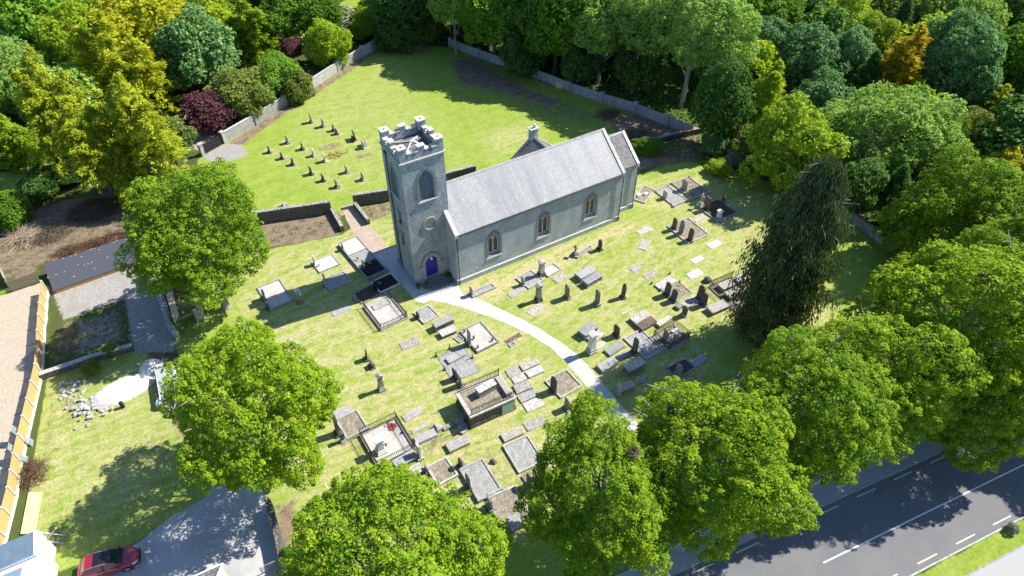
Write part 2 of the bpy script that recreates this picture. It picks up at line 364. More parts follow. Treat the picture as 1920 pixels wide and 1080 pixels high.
M['sand'] = m_gravel("white_gravel_heap", (.5, .48, .44), (.7, .68, .63), (.52, .49, .44), 11.0)
M['rock'] = m_stone("pale_rock", (.46, .44, .41), (.62, .6, .56), (.3, .29, .27), .4)
M['twig'] = m_flat("dry_twigs", (.13, .1, .07), .9, .1, 0, .4, 2)
M['twig_pale'] = m_flat("pale_dry_twigs", (.42, .33, .23), .9, .1, 0, .3, 2)
M['twig_red'] = m_flat("red_brown_brash", (.125, .07, .045), .9, .1, 0, .4, 2)
M['plastic'] = m_flat("white_plastic", (.75, .76, .78), .5, .4, 0, .06, 3)
M['tarp'] = m_flat("grey_green_cover", (.3, .345, .34), .6, .3, 0, .08, 2)
M['rubber'] = m_flat("tyre_rubber", (.018, .018, .019), .8, .3, 0, .2, 9)
M['carpaint'] = mat("dark_red_paint", lambda N: (.27, .01, .025), .22, .6)
M['carpaint'].node_tree.nodes["Principled BSDF"].inputs["Coat Weight"].default_value = .8
M['carglass'] = mat("car_glass", lambda N: (.02, .03, .04), .06, .8)
M['lamp'] = mat("headlamp_lens", lambda N: (.6, .62, .65), .1, .7)
M['green_panel'] = m_flat("pale_green_panel", (.3, .4, .33), .6, .3, 0, .08, 3)
M['pot'] = m_flat("terracotta_pot", (.2, .12, .08), .8, .2)
M['flower_y'] = m_flat("yellow_flowers", (.45, .36, .12), .8, .2)
M['flower_r'] = m_flat("red_flowers", (.34, .07, .07), .8, .2)
M['clearpanel'] = mat("clear_sheet", lambda N: (.62, .7, .72), .15, .5)
M['clearpanel'].node_tree.nodes["Principled BSDF"].inputs["Transmission Weight"].default_value = .75
YG = (1.5, 1.35, .55)
M['lf_lime'] = leafmat("lime_leaf", (.11, .23, .012), (.31, .415, .024), YG, .36)
M['lf_golden'] = leafmat("golden_cypress_leaf", (.235, .29, .014), (.57, .60, .05), (1.2, 1.2, .6), .34)
M['lf_orange'] = leafmat("orange_yew_leaf", (.36, .285, .012), (.66, .53, .025), (1.3, 1.1, .5), .4)
M['lf_yellow'] = leafmat("yellow_leaf", (.36, .39, .02), (.58, .55, .04), (1.3, 1.2, .5), .42)
M['lf_ylime'] = leafmat("yellow_green_leaf", (.22, .35, .025), (.38, .48, .04), YG, .42)
M['lf_oak'] = leafmat("mid_green_leaf", (.10, .225, .022), (.22, .375, .042), YG, .42)
M['lf_ash'] = leafmat("pale_ash_leaf", (.18, .31, .06), (.36, .50, .125), (1.35, 1.3, .7), .45)
M['lf_blue'] = leafmat("blue_green_leaf", (.10, .205, .065), (.25, .41, .155), (1.2, 1.3, .7), .34, .45)
M['lf_dark'] = leafmat("dark_green_leaf", (.055, .135, .026), (.145, .26, .052), (1.3, 1.3, .6), .36)
M['lf_droop'] = leafmat("drooping_cypress_leaf", (.04, .072, .028), (.115, .15, .065), (1.2, 1.2, .7), .22)
M['lf_copper'] = leafmat("copper_leaf", (.09, .03, .042), (.2, .085, .09), (1.5, .8, .8), .3)
M['lf_silver'] = leafmat("silver_leaf", (.17, .22, .15), (.4, .44, .34), (1.1, 1.2, .8), .25)
M['lf_olive'] = leafmat("olive_leaf", (.125, .19, .035), (.26, .315, .075), YG, .4)
M['fern'] = M['lf_oak']
# ------------------------------------------------------------------ ground with worn, dry, earthy and gravelly places
def px(poly, z=0.0): return np.array([g(a, b, z)[:2] for a, b in poly])
def softpoly(X, Y, poly, feather):
    n = len(poly); ins = np.zeros(X.shape, bool); dist = np.full(X.shape, 1e9)
    for i in range(n):
        x0, y0 = poly[i]; x1, y1 = poly[(i + 1) % n]
        c = ((y0 > Y) != (y1 > Y)); xi = x0 + (Y - y0) * (x1 - x0) / (y1 - y0 + 1e-12); ins ^= c & (X < xi)
        dx, dy = x1 - x0, y1 - y0; t = np.clip(((X - x0) * dx + (Y - y0) * dy) / (dx * dx + dy * dy + 1e-9), 0, 1)
        dist = np.minimum(dist, np.hypot(X - x0 - t * dx, Y - y0 - t * dy))
    s = np.where(ins, dist, -dist)
    return np.clip(s / (2 * feather) + .5, 0, 1)
SPOTS = []
def grid_ground():
    st = .5
    xs = np.concatenate([[-2500, -900, -350, -160], np.arange(-82, 160, st), [220, 420, 1000, 2500]])
    ys = np.concatenate([[-2500, -900, -350, -150], np.arange(-76, 150, st), [220, 420, 1000, 2500]])
    X, Y = np.meshgrid(xs, ys); m = np.zeros(X.shape + (4,))
    def put(ch, poly, f, v=1.0): m[..., ch] = np.maximum(m[..., ch], v * softpoly(X, Y, px(poly), f))
    L = 0
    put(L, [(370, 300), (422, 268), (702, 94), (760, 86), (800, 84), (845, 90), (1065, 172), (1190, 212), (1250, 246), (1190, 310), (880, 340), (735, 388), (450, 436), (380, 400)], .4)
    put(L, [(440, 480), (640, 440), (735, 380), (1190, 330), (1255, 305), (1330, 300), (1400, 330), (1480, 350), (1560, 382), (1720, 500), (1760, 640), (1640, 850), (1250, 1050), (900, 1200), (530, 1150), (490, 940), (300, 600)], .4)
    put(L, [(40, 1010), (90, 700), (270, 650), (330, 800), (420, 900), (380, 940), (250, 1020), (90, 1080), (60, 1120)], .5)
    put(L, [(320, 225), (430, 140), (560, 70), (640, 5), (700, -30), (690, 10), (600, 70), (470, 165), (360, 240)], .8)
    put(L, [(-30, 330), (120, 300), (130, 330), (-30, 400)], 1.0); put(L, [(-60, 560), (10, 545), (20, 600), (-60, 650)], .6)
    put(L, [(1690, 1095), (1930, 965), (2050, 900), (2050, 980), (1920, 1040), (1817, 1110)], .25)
    D = 1
    put(D, [(440, 480), (640, 440), (860, 570), (1100, 690), (1180, 780), (1000, 900), (860, 1000), (560, 1000), (480, 700)], 3, .92)
    put(D, [(860, 540), (1160, 420), (1420, 350), (1480, 500), (1380, 620), (1150, 690), (1000, 600)], 3, .82)
    put(D, [(860, 545), (1160, 420), (1195, 420), (1150, 455), (885, 580)], .9, 2.2)
    put(D, [(1490, 560), (1560, 540), (1580, 640), (1480, 660)], 1.5, 1.0)
    put(D, [(40, 960), (90, 720), (180, 700), (150, 900), (60, 1020)], 2, 1.0); put(D, [(80, 720), (280, 650), (330, 800), (300, 960), (150, 1000), (60, 1000)], 4, .8)
    put(D, [(320, 225), (430, 140), (560, 70), (640, 5), (620, 40), (470, 150), (360, 240)], 1.2, 1.0)
    put(D, [(560, 200), (720, 110), (860, 300), (760, 350), (600, 330)], 4, .45)
    put(D, [(900, 250), (1000, 230), (1010, 262), (930, 300)], 2, .75)
    E_ = 2
    put(E_, [(452, 455), (450, 422), (640, 395), (640, 440), (560, 455), (470, 470)], .8, 1.0)
    put(E_, [(668, 388), (738, 372), (742, 402), (695, 420)], .7, .62)
    put(E_, [(-40, 430), (110, 372), (250, 350), (262, 440), (240, 470), (80, 500), (70, 540), (-20, 520), (-40, 470)], 1.2, .62)
    put(E_, [(830, 112), (900, 104), (1000, 150), (1110, 196), (1190, 225), (1150, 250), (1010, 230), (930, 190), (850, 170)], 3.0, .5); put(E_, [(838, 112), (890, 106), (960, 150), (1060, 190), (1040, 205), (930, 170), (860, 160)], 1.5, .75)
    put(E_, [(1130, 215), (1200, 212), (1310, 235), (1320, 300), (1240, 310), (1190, 325), (1160, 260)], 1.2, .92)
    put(E_, [(425, 268), (480, 232), (585, 166), (705, 92), (710, 100), (620, 160), (500, 240), (440, 285)], .5, .68)
    put(E_, [(745, 72), (800, 78), (800, 90), (750, 92)], .8, .7)
    put(E_, [(300, 590), (340, 640), (420, 900), (360, 930), (250, 700), (230, 660)], 2.5, .6)
    put(E_, [(505, 945), (560, 930), (570, 990), (540, 1060), (520, 1020)], 1.0, .72)
    put(E_, [(70, 640), (130, 580), (240, 600), (250, 640), (85, 700)], 2.0, .55)
    put(E_, [(60, 880), (80, 740), (110, 720), (120, 850), (80, 930)], 1.5, .55)
    for q, r in (((618, 275), 1.6), ((684, 292), 1.3), ((440, 350), 1.6), ((470, 415), .8), ((612, 155), 1.2)):
        c = g(*q); put(E_, [proj((c[0] + 1.6 * r * math.cos(t), c[1] + r * math.sin(t), 0))[:2] for t in np.arange(0, 6.2, .7)], .9, .55)
    put(E_, [(1130, 765), (1200, 700), (1330, 640), (1380, 650), (1250, 740), (1170, 790)], 2.5, .45)
    put(E_, [(1640, 30), (1690, 20), (1700, 60), (1640, 70)], 2, .8)
    put(E_, [(1850, 235), (1900, 250), (1930, 300), (1880, 290)], 1.5, .8)
    put(E_, [(650, 880), (850, 800), (1000, 780), (1060, 900), (960, 1010), (800, 900)], 3.5, .42); put(E_, [(85, 730), (130, 700), (200, 770), (130, 820), (85, 800)], 2, .5); put(E_, [(230, 780), (330, 760), (380, 900), (300, 940), (200, 900)], 3, .46)
    put(E_, [(640, 780), (860, 790), (880, 860), (700, 880)], 2.0, .52)
    G = 3
    put(G, [(382, 292), (422, 268), (455, 272), (466, 290), (430, 302), (390, 302)], .5)
    put(G, [(330, 240), (380, 215), (420, 262), (384, 284), (355, 280)], .6, .9)
    put(G, [(95, 540), (270, 480), (310, 560), (330, 660), (250, 660), (235, 560), (120, 600)], .8)
    put(G, [(130, 600), (240, 560), (250, 640), (120, 690)], 1.5, .5)
    for (cx, cy, rx, e, d) in SPOTS:
        q = np.hypot(X - cx, Y - cy); m[..., 2] = np.maximum(m[..., 2], e * np.clip(1.25 - q / rx, 0, 1)); m[..., 1] = np.maximum(m[..., 1], d * np.clip(1.6 - q / rx / 1.2, 0, 1.4))
    v = np.zeros(X.shape + (3,)); v[..., 0] = X; v[..., 1] = Y
    ny, nx = X.shape; idx = np.arange(nx * ny).reshape(ny, nx)
    q = np.stack([idx[:-1, :-1], idx[:-1, 1:], idx[1:, 1:], idx[1:, :-1]], -1).reshape(-1, 4)
    me = np_mesh("ground", v.reshape(-1, 3), q)
    a = me.color_attributes.new("mask", 'FLOAT_COLOR', 'POINT'); a.data.foreach_set("color", m.reshape(-1).astype(np.float32))
    me.materials.append(M['ground']); o = bpy.data.objects.new("ground", me); COL.objects.link(o); o["kind"] = "structure"
def np_mesh(name, v, q):
    me = bpy.data.meshes.new(name); me.vertices.add(len(v)); me.vertices.foreach_set("co", np.asarray(v, np.float32).reshape(-1))
    k = q.shape[1]; me.loops.add(q.size); me.loops.foreach_set("vertex_index", q.reshape(-1).astype(np.int32))
    me.polygons.add(len(q)); me.polygons.foreach_set("loop_start", (np.arange(len(q)) * k).astype(np.int32))
    me.polygons.foreach_set("loop_total", np.full(len(q), k, np.int32)); me.update(calc_edges=True); return me
def sheet(name, poly, z, m, wig=0.0, seg=0.6):
    pts = [Vector((*p, 0)) for p in px(poly)]; out = []; r = random.Random(len(poly))
    for i, p in enumerate(pts):
        q = pts[(i + 1) % len(pts)]; n = max(1, int((q - p).length / seg)) if wig else 1
        for k in range(n):
            t = p.lerp(q, k / n); out.append((t.x + r.uniform(-wig, wig), t.y + r.uniform(-wig, wig), z))
    b = MB(); b.add(out, [tuple(range(len(out)))]); o = b.build(name, m); tag(o, None, None, None, "structure")
    if o.data.polygons[0].normal.z < 0: o.data.flip_normals()
    return o
sheet("path_brown", [(640, 388), (664, 382), (686, 415), (706, 436), (735, 470), (712, 486), (694, 478), (672, 452), (655, 424)], .008, M['path_brown'], .07)
sheet("path", [(684, 482), (744, 462), (800, 440), (858, 500), (858.5, 534), (868, 552), (888, 557), (912, 567), (935, 578), (984, 601), (1024, 624), (1056, 645), (1081, 664), (1102, 685), (1120, 707), (1150, 742), (1200, 800),
               (1170, 815), (1113, 740), (1098, 722), (1081, 702), (1065, 684), (1050, 669), (1035, 654), (996, 629), (949, 606), (912, 592), (861, 575), (830, 567), (806, 563), (795, 569), (782, 566), (748, 528), (726, 502)], .012, M['path'], .05, .35)
sheet("lane", [(0, 556), (30, 546), (76, 531), (95, 540), (84, 640), (62, 760), (30, 900), (-10, 1040), (-260, 1040), (-200, 700), (-100, 590)], .008, M['lane'], .12)
sheet("driveway", [(502, 938), (520, 1010), (537, 1100), (520, 1300), (100, 1300), (80, 1130), (140, 1090), (250, 1022), (310, 980), (362, 945), (392, 925), (410, 880), (440, 860)], .008, M['drive'], .15)
# road, kerbs and markings: they run 8 degrees south of east
RD = math.radians(-8.1); RO = Vector((16.2, -48.43, 0)); RX = Vector((math.cos(RD), math.sin(RD), 0)); RY = Vector((-math.sin(RD), math.cos(RD), 0))
def rstrip(name, u0, u1, v0, v1, z, m, kind="structure", h=None):
    b = MB(); b.box(u0, v0, 0.0, u1, v1, h) if h else b.add([(u0, v0, z), (u1, v0, z), (u1, v1, z), (u0, v1, z)], [(0, 1, 2, 3)])
    o = b.build(name, m, loc=RO, rz=RD); o["kind"] = kind; return o
rstrip("road", -300, 300, -3.66, 4.05, .012, M['asphalt'])
cm = MB()
for u in ((-1.6, 24.0), (-12, -6), (-24, -18)): cm.add([(u[0], -.06, .02), (u[1], -.06, .02), (u[1], .06, .02), (u[0], .06, .02)], [(0, 1, 2, 3)])
for k in range(1, 14): cm.add([(24 + k * 9, -.06, .02), (28 + k * 9, -.06, .02), (28 + k * 9, .06, .02), (24 + k * 9, .06, .02)], [(0, 1, 2, 3)])
o = cm.build("centre_line", M['paint_w'], loc=RO, rz=RD); o["kind"] = "structure"
ym = MB()
for v in (3.58, -3.17):
    for k in range(-20, 30):
        u = k * 4.4 + (1.0 if v > 0 else 1.2); ym.add([(u, v - .06, .02), (u + 2.2, v - .05, .02), (u + 2.2, v + .05, .02), (u, v + .06, .02)], [(0, 1, 2, 3)])
o = ym.build("edge_line", M['paint_y'], loc=RO, rz=RD); o["kind"] = "structure"
rstrip("kerb", -300, 300, 4.05, 4.2, 0, M['kerb'], h=.13)
rstrip("footpath", -300, 300, 4.2, 5.9, 0, M['pave'], h=.12)
rstrip("kerb", -300, 300, -3.8, -3.66, 0, M['kerb'], h=.12)
rstrip("pavement", -300, 300, -12, -5.6, 0, M['pave'], h=.1)
rstrip("kerb", -300, 300, -5.6, -5.46, 0, M['kerb'], h=.14)

# ------------------------------------------------------------------ boolean openings
def solid(mb): return mb.build("tmp", [])
def cut(o, cutters):
    for c in cutters:
        m = o.modifiers.new("c", 'BOOLEAN'); m.operation = 'DIFFERENCE'; m.solver = 'EXACT'; m.object = c
    dg = bpy.context.evaluated_depsgraph_get(); dg.update()
    me = bpy.data.meshes.new_from_object(o.evaluated_get(dg)); o.modifiers.clear(); old = o.data; o.data = me; me.name = old.name
    for c in cutters: d = c.data; bpy.data.objects.remove(c); bpy.data.meshes.remove(d)
def arch(cx, w, z0, zs, za, n=7):
    # pointed arch outline (x, z), counter-clockwise from the lower left
    h = w / 2; H = za - zs; R = (h * h + H * H) / (2 * h); out = [(cx - h, z0), (cx + h, z0)]
    a1 = math.atan2(H, R - h)
    for k in range(n + 1): t = a1 * k / n; out.append((cx + h - R + R * math.cos(t), zs + R * math.sin(t)))
    for k in range(n - 1, -1, -1): t = a1 * k / n; out.append((cx - h + R - R * math.cos(t), zs + R * math.sin(t)))
    return out
def ringprism(mb, outer, inner, d0, d1, mi=0, ax='y'):
    n = len(outer)
    def pt(a, b, c): return {'y': (a, c, b), 'x': (c, a, b), 'z': (a, b, c)}[ax]
    vs = [pt(a, b, d) for d in (d0, d1) for ol in (outer, inner) for a, b in ol]; fs = []
    for i in range(n):
        j = (i + 1) % n
        fs += [(i, j, n + j, n + i), (2 * n + i, 3 * n + i, 3 * n + j, 2 * n + j), (i, 2 * n + i, 2 * n + j, j), (n + i, n + j, 3 * n + j, 3 * n + i)]
    mb.add(vs, fs, mi)
def halfarch(cx, w, z0, zs, za, off):
    return arch(cx, w - 2 * off, z0 + off, zs, za - off * 1.25)

# ------------------------------------------------------------------ church
church = thing("church", "grey stone parish church with battlemented west tower, slate roof and violet door", "church")
T, TN = 5.0, 5.0; NX0, NX1, NY0, NY1, NE_, NR = 4.46, 28.38, -2.34, 7.34, 7.51, 11.11
CX1, CY0, CY1, CE, CR = 31.74, -1.10, 6.10, 7.03, 9.75
def lancet(par, cx, y, w, z0, zs, za, ny=-1, side='S'):
    """two-light window with Y tracery set in the opening; ny = outward direction along y"""
    f = MB(); yo = y - ny * .22; yi = y - ny * .34
    a, b = min(yo, yi), max(yo, yi)
    ringprism(f, arch(cx, w, z0, zs, za), halfarch(cx, w, z0, zs, za, .13), a, b)
    f.box(cx - .07, a + .01, z0 + .1, cx + .07, b - .01, zs + .35)
    for s in (-1, 1):
        pts = [(cx + s * .02, zs + .12), (cx + s * .18, zs + .42), (cx + s * .38, zs + .62), (cx + s * .55, zs + .7)]
        for p, q in zip(pts, pts[1:]): f.bar((p[0], (a + b) / 2, p[1]), (q[0], (a + b) / 2, q[1]), .1)
        pts = [(cx + s * .02, zs + .15), (cx + s * .06, zs + .55), (cx + s * .16, zs + .9)]
        for p, q in zip(pts, pts[1:]): f.bar((p[0], (a + b) / 2, p[1]), (q[0], (a + b) / 2, q[1]), .09)
    wn = f.build("window", M['capstone'], par)
    gm = MB(); gm.prism(halfarch(cx, w, z0, zs, za, .05), yi - ny * .02 - .01, yi - ny * .02 + .01, 0, 'y'); gm.build("pane", M['leaded'], wn)
    s_ = MB(); lo, hi = (y + ny * .1, y - ny * .3) if ny < 0 else (y - ny * .3, y + ny * .1)
    s_.box(cx - 1.08, lo, z0 - .62, cx + 1.08, hi, z0 - .47); s_.build("sill", M['capstone'], wn)
    s2 = MB(); s2.add([(cx - .95, y, z0 - .46), (cx + .95, y, z0 - .46), (cx + w / 2, yi, z0 + .02), (cx - w / 2, yi, z0 + .02)], [(0, 1, 2, 3)]); s2.build("sloping_sill", M['smooth'], wn)
    return wn
def smooth_band(par, cx, y, w0, w1, z0, zs, za, dz, ny=-1):
    b = MB(); lo, hi = min(y, y + ny * .035), max(y, y + ny * .035)
    ringprism(b, arch(cx, w1, z0 - .02, zs, za + dz), arch(cx, w0, z0 + .02, zs, za), lo, hi); return b.build("window_surround", M['smooth'], par)
# nave
nv = MB(); nv.prism([(NY0, 0), (NY1, 0), (NY1, NE_), ((NY0 + NY1) / 2, NR - .1), (NY0, NE_)], NX0, NX1, 0, 'x'); nave = nv.build("nave_wall", M['render'], church)
WX = (9.42, 16.45, 23.55); cutters = []
for x in WX:
    for y, ny in ((NY0, -1), (NY1, 1)):
        c = MB(); c.prism(arch(x, 1.72, 2.3, 4.6, 5.95), y - .45, y + .45, 0, 'y'); cutters.append(solid(c))
cut(nave, cutters)
for x in WX:
    for y, ny in ((NY0, -1), (NY1, 1)):
        smooth_band(church, x, y, 1.72, 2.2, 2.3, 4.6, 5.95, .32, ny)
        lancet(church, x, y, 1.5, 2.76, 4.55, 5.72, ny)
pl = MB()
for x0, x1, y0, y1 in ((NX0 - .12, NX1 + .12, NY0 - .12, NY0), (NX0 - .12, NX0, NY0, NY1), (NX1, NX1 + .12, NY0, CY0 - .12)): pl.box(x0, y0, 0, x1, y1, .62)
pl.build("nave_plinth", M['render'], church)
pc = MB(); pc.add([(NX0 - .13, NY0 - .13, .62), (NX1 + .13, NY0 - .13, .62), (NX1 + .13, NY0 + .0, .74), (NX0 - .13, NY0 + .0, .74)], [(0, 1, 2, 3)])
pc.add([(NX0 - .13, NY0 - .13, .62), (NX0 - .13, NY0 - .13, .57), (NX1 + .13, NY0 - .13, .57), (NX1 + .13, NY0 - .13, .62)], [(0, 1, 2, 3)])
pc.add([(NX0 - .13, NY0 - .13, .62), (NX0, NY0 - .01, .74), (NX0, 0, .74), (NX0 - .13, 0, .62)], [(0, 1, 2, 3)])
pc.build("plinth_cope", M['capstone'], church)
def gable_roof(name, x0, x1, y0, y1, ze, zr, m, par, oh=.14, th=.12):
    b = MB(); ym = (y0 + y1) / 2; k = (zr - ze) / (ym - y0)
    for s, ye in ((-1, y0 - oh), (1, y1 + oh)):
        zz = ze - k * oh
        vs = [(x0, ye, zz), (x1, ye, zz), (x1, ym, zr), (x0, ym, zr)]; vs += [(x, y, z + th) for x, y, z in vs]
        fs = [(3, 2, 1, 0), (4, 5, 6, 7), (0, 1, 5, 4), (1, 2, 6, 5), (2, 3, 7, 6), (3, 0, 4, 7)]
        b.add(vs, fs if s < 0 else [f[::-1] for f in fs])
    return b.build(name, m, par)
roof = gable_roof("nave_roof", NX0 + .3, NX1 - .3, NY0, NY1, NE_, NR, M['slate'], church)
rg = MB(); ym = (NY0 + NY1) / 2
for k in range(52): rg.prism([(ym - .17, NR + .02), (ym + .17, NR + .02), (ym + .05, NR + .2), (ym - .05, NR + .2)], NX0 + .32 + k * .447, NX0 + .32 + k * .447 + .435, 0, 'x')
rg.build("ridge_tiles", M['lime'], roof)
def coping(par, x0, x1, y0, y1, ze, zr, m, name="gable_coping", lift=.26):
    b = MB(); ym = (y0 + y1) / 2; k = (zr - ze) / (ym - y0)
    for s, ye in ((-1, y0 - .2), (1, y1 + .2)):
        zz = ze - k * .2
        vs = [(x0, ye, zz - .25), (x1, ye, zz - .25), (x1, ym, zr - .25), (x0, ym, zr - .25)]; vs = vs + [(x, y, z + .25 + lift) for x, y, z in vs]
        fs = [(3, 2, 1, 0), (4, 5, 6, 7), (0, 1, 5, 4), (1, 2, 6, 5), (2, 3, 7, 6), (3, 0, 4, 7)]
        b.add(vs, fs if s < 0 else [f[::-1] for f in fs])
    return b.build(name, m, par)
coping(church, NX0 - .08, NX0 + .34, NY0, NY1, NE_, NR, M['capstone']); coping(church, NX1 - .34, NX1 + .08, NY0, NY1, NE_, NR, M['capstone'])
gu = MB(); gu.tube([(NX0 + .34, NY0 - .2, NE_ - .14), (NX1 - .34, NY0 - .2, NE_ - .14)], .075, 8); gu.build("gutter", M['iron'], roof)
for x, y in ((NX0 + .12, NY0 - .1), (NX1 - .1, NY0 - .1), (CX1 - .1, CY0 - .1)):
    d = MB(); z = NE_ - .2 if x < 30 else CE - .1; d.tube([(x, y - .06, .05), (x, y - .06, z)], .055, 6)
    for q in (.4, 2.4, 4.4, 6.2): d.tube([(x, y - .06, q), (x, y - .06, q + .1)], .075, 6)
    d.build("downpipe", M['iron'], church)
# chancel
ch = MB(); ch.prism([(CY0, 0), (CY1, 0), (CY1, CE), ((CY0 + CY1) / 2, CR - .1), (CY0, CE)], NX1, CX1, 0, 'x'); ch.build("chancel_wall", M['render'], church)
cr = gable_roof("chancel_roof", NX1 + .05, CX1 - .3, CY0, CY1, CE, CR, M['slate_dark'], church)
coping(church, CX1 - .34, CX1 + .06, CY0, CY1, CE, CR, M['capstone'])
cp = MB(); cp.box(NX1, CY0 - .12, 0, CX1 + .12, CY0, .62); cp.box(CX1, CY0, 0, CX1 + .12, CY1, .62); cp.build("chancel_plinth", M['render'], church)
cq = MB(); cq.add([(NX1 + .12, CY0 - .13, .62), (CX1 + .13, CY0 - .13, .62), (CX1 + .13, CY0, .74), (NX1 + .12, CY0, .74)], [(0, 1, 2, 3)]); cq.build("plinth_cope", M['capstone'], church)
rg = MB()
for k in range(7): rg.prism([(2.34, CR + .02), (2.66, CR + .02), (2.55, CR + .18), (2.45, CR + .18)], NX1 + .1 + k * .44, NX1 + .1 + k * .44 + .43, 0, 'x')
rg.build("ridge_tiles", M['lime'], cr)
# vestry on the north side: gable with chimney, ridge running north-south
VX0, VX1, VY0, VY1, VE, VR = 19.9, 27.3, 7.34, 11.6, 4.0, 6.9
vs_ = MB(); xm = (VX0 + VX1) / 2; vs_.prism([(VX0, 0), (VX1, 0), (VX1, VE), (xm, VR - .1), (VX0, VE)], VY0, VY1, 0, 'y'); vs_.build("vestry_wall", M['render'], church)
vr = gable_roof("vestry_roof", 0, VY1 - VY0 - .35, -(VX1 - VX0) / 2, (VX1 - VX0) / 2, VE, VR, M['slate_dark'], church); vr.location = (xm, VY0, 0); vr.rotation_euler = (0, 0, math.pi / 2)
vc = coping(church, VY1 - VY0 - .4, VY1 - VY0 + .05, -(VX1 - VX0) / 2, (VX1 - VX0) / 2, VE, VR, M['lime']); vc.location = (xm, VY0, 0); vc.rotation_euler = (0, 0, math.pi / 2)
rr = MB(); rr.prism([(-.14, VR + .1), (.14, VR + .1), (0, VR + .24)], 0, VY1 - VY0 - .4, 0, 'x'); o = rr.build("ridge_tiles", M['capstone'], vr)
cb = MB(); cb.box(xm - .55, VY1 - .62, VR - .7, xm + .55, VY1 + .07, VR + 1.35); chim = cb.build("chimney", M['render'], church)
cc = MB(); cc.box(xm - .66, VY1 - .73, VR + 1.35, xm + .66, VY1 + .18, VR + 1.52); cc.build("chimney_cap", M['capstone'], chim)
ct = MB(); ct.lathe([(.2, VR + 1.52), (.17, VR + 1.95), (.21, VR + 2.0), (.15, VR + 2.02)], 10, 0, (xm + .15, VY1 - .3)); ct.build("chimney_pot", M['capstone'], chim)
# tower
tw = MB(); tw.box(0, 0, 0, T, TN, 17.0); tower = tw.build("tower_wall", M['tower'], church)
BZ = (11.75, 14.1, 15.55); cu = []
for cx, fx in ((2.62, 'S'), (2.5, 'N')):
    y = 0 if fx == 'S' else TN; c = MB(); c.prism(arch(cx, 1.75, *BZ), y - .28, y + .28, 0, 'y'); cu.append(solid(c))
for cy, x in ((2.55, 0), (2.5, T)):
    c = MB(); c.prism(arch(cy, 1.75, *BZ), x - .28, x + .28, 0, 'x'); cu.append(solid(c))
c = MB(); c.prism([(2.6 + .72 * math.cos(t), 8.45 + .74 * math.sin(t)) for t in np.arange(24) * math.pi / 12], -.25, .25, 0, 'y'); cu.append(solid(c))
c = MB(); c.prism(arch(2.25, 1.62, .55, 2.75, 3.75), -.55, .55, 0, 'y'); cu.append(solid(c))
for z0 in (8.0, 4.95):
    c = MB(); c.prism(arch(2.3, .7, z0, z0 + 1.1, z0 + 1.6), -.25, .25, 0, 'x'); cu.append(solid(c))
cut(tower, cu)
def louvres(cx, y, ny, ax):
    f = MB()
    def bx(u0, u1, d0, d1, z0, z1):
        a, b = sorted((y - ny * d0, y - ny * d1))
        f.box(u0, a, z0, u1, b, z1) if ax == 'y' else f.box(a, u0, z0, b, u1, z1)
    o1 = arch(cx, 1.75, *BZ); i1 = arch(cx, 1.5, BZ[0] + .1, BZ[1], BZ[2] - .18); a, b = sorted((y - ny * .1, y - ny * .24)); ringprism(f, o1, i1, a, b, 0, ax)
    bx(cx - .06, cx + .06, .1, .22, BZ[0] + .1, BZ[2] - .15)
    k = BZ[0] + .16
    while k < BZ[2] - .35:
        hw = .75 if k < BZ[1] else max(.12, .75 * (1 - ((k - BZ[1]) / (BZ[2] - BZ[1])) ** 1.6))
        z0, z1 = k, k + .13; u0, u1 = cx - hw, cx + hw; d0, d1 = y - ny * .14, y - ny * .26
        vs = [(u0, d0, z0), (u1, d0, z0), (u1, d1, z1), (u0, d1, z1)]; vs += [(p, q, r + .025) for p, q, r in vs]
        if ax == 'x': vs = [(q, p, r) for p, q, r in vs]
        f.add(vs, [(3, 2, 1, 0), (4, 5, 6, 7), (0, 1, 5, 4), (1, 2, 6, 5), (2, 3, 7, 6), (3, 0, 4, 7)]); k += .15
    lv = f.build("louvre_window", M['louvre'], church)
    s = MB(); a, b = sorted((y + ny * .05, y - ny * .0)); ringprism(s, arch(cx, 2.35, BZ[0] - .02, BZ[1], BZ[2] + .42), arch(cx, 1.76, BZ[0], BZ[1], BZ[2]), a, b, 0, ax); s.build("surround", M['smooth'], lv)
    q = MB(); a, b = sorted((y + ny * .14, y - ny * .2))
    q.box(cx - 1.2, a, BZ[0] - .16, cx + 1.2, b, BZ[0] - .02) if ax == 'y' else q.box(a, cx - 1.2, BZ[0] - .16, b, cx + 1.2, BZ[0] - .02)
    q.build("sill", M['capstone'], lv)
louvres(2.62, 0, -1, 'y'); louvres(2.5, TN, 1, 'y'); louvres(2.55, 0, -1, 'x'); louvres(2.5, T, 1, 'x')
rw = MB(); circ = lambda r: [(2.6 + r * math.cos(t), 8.45 + r * 1.03 * math.sin(t)) for t in np.arange(24) * math.pi / 12]
ringprism(rw, circ(.88), circ(.7), -.09, .1); rwo = rw.build("round_window", M['lime'], church)
b = MB(); b.prism(circ(.7), .1, .12, 0, 'y'); b.build("blank_panel", M['palestone'], rwo)
for z0 in (8.0, 4.95):
    q = MB(); q.box(.18, 1.95, z0 + .03, .22, 2.65, z0 + 1.5); wn = q.build("slit_window", M['glass'], church)
    q = MB(); q.box(-.12, 1.8, z0 - .14, .16, 2.8, z0); q.build("sill", M['lime'], wn)
    q = MB(); q.box(-.1, 1.75, z0 + 1.62, .0, 2.85, z0 + 1.74); q.build("hood_mould", M['smooth'], wn)
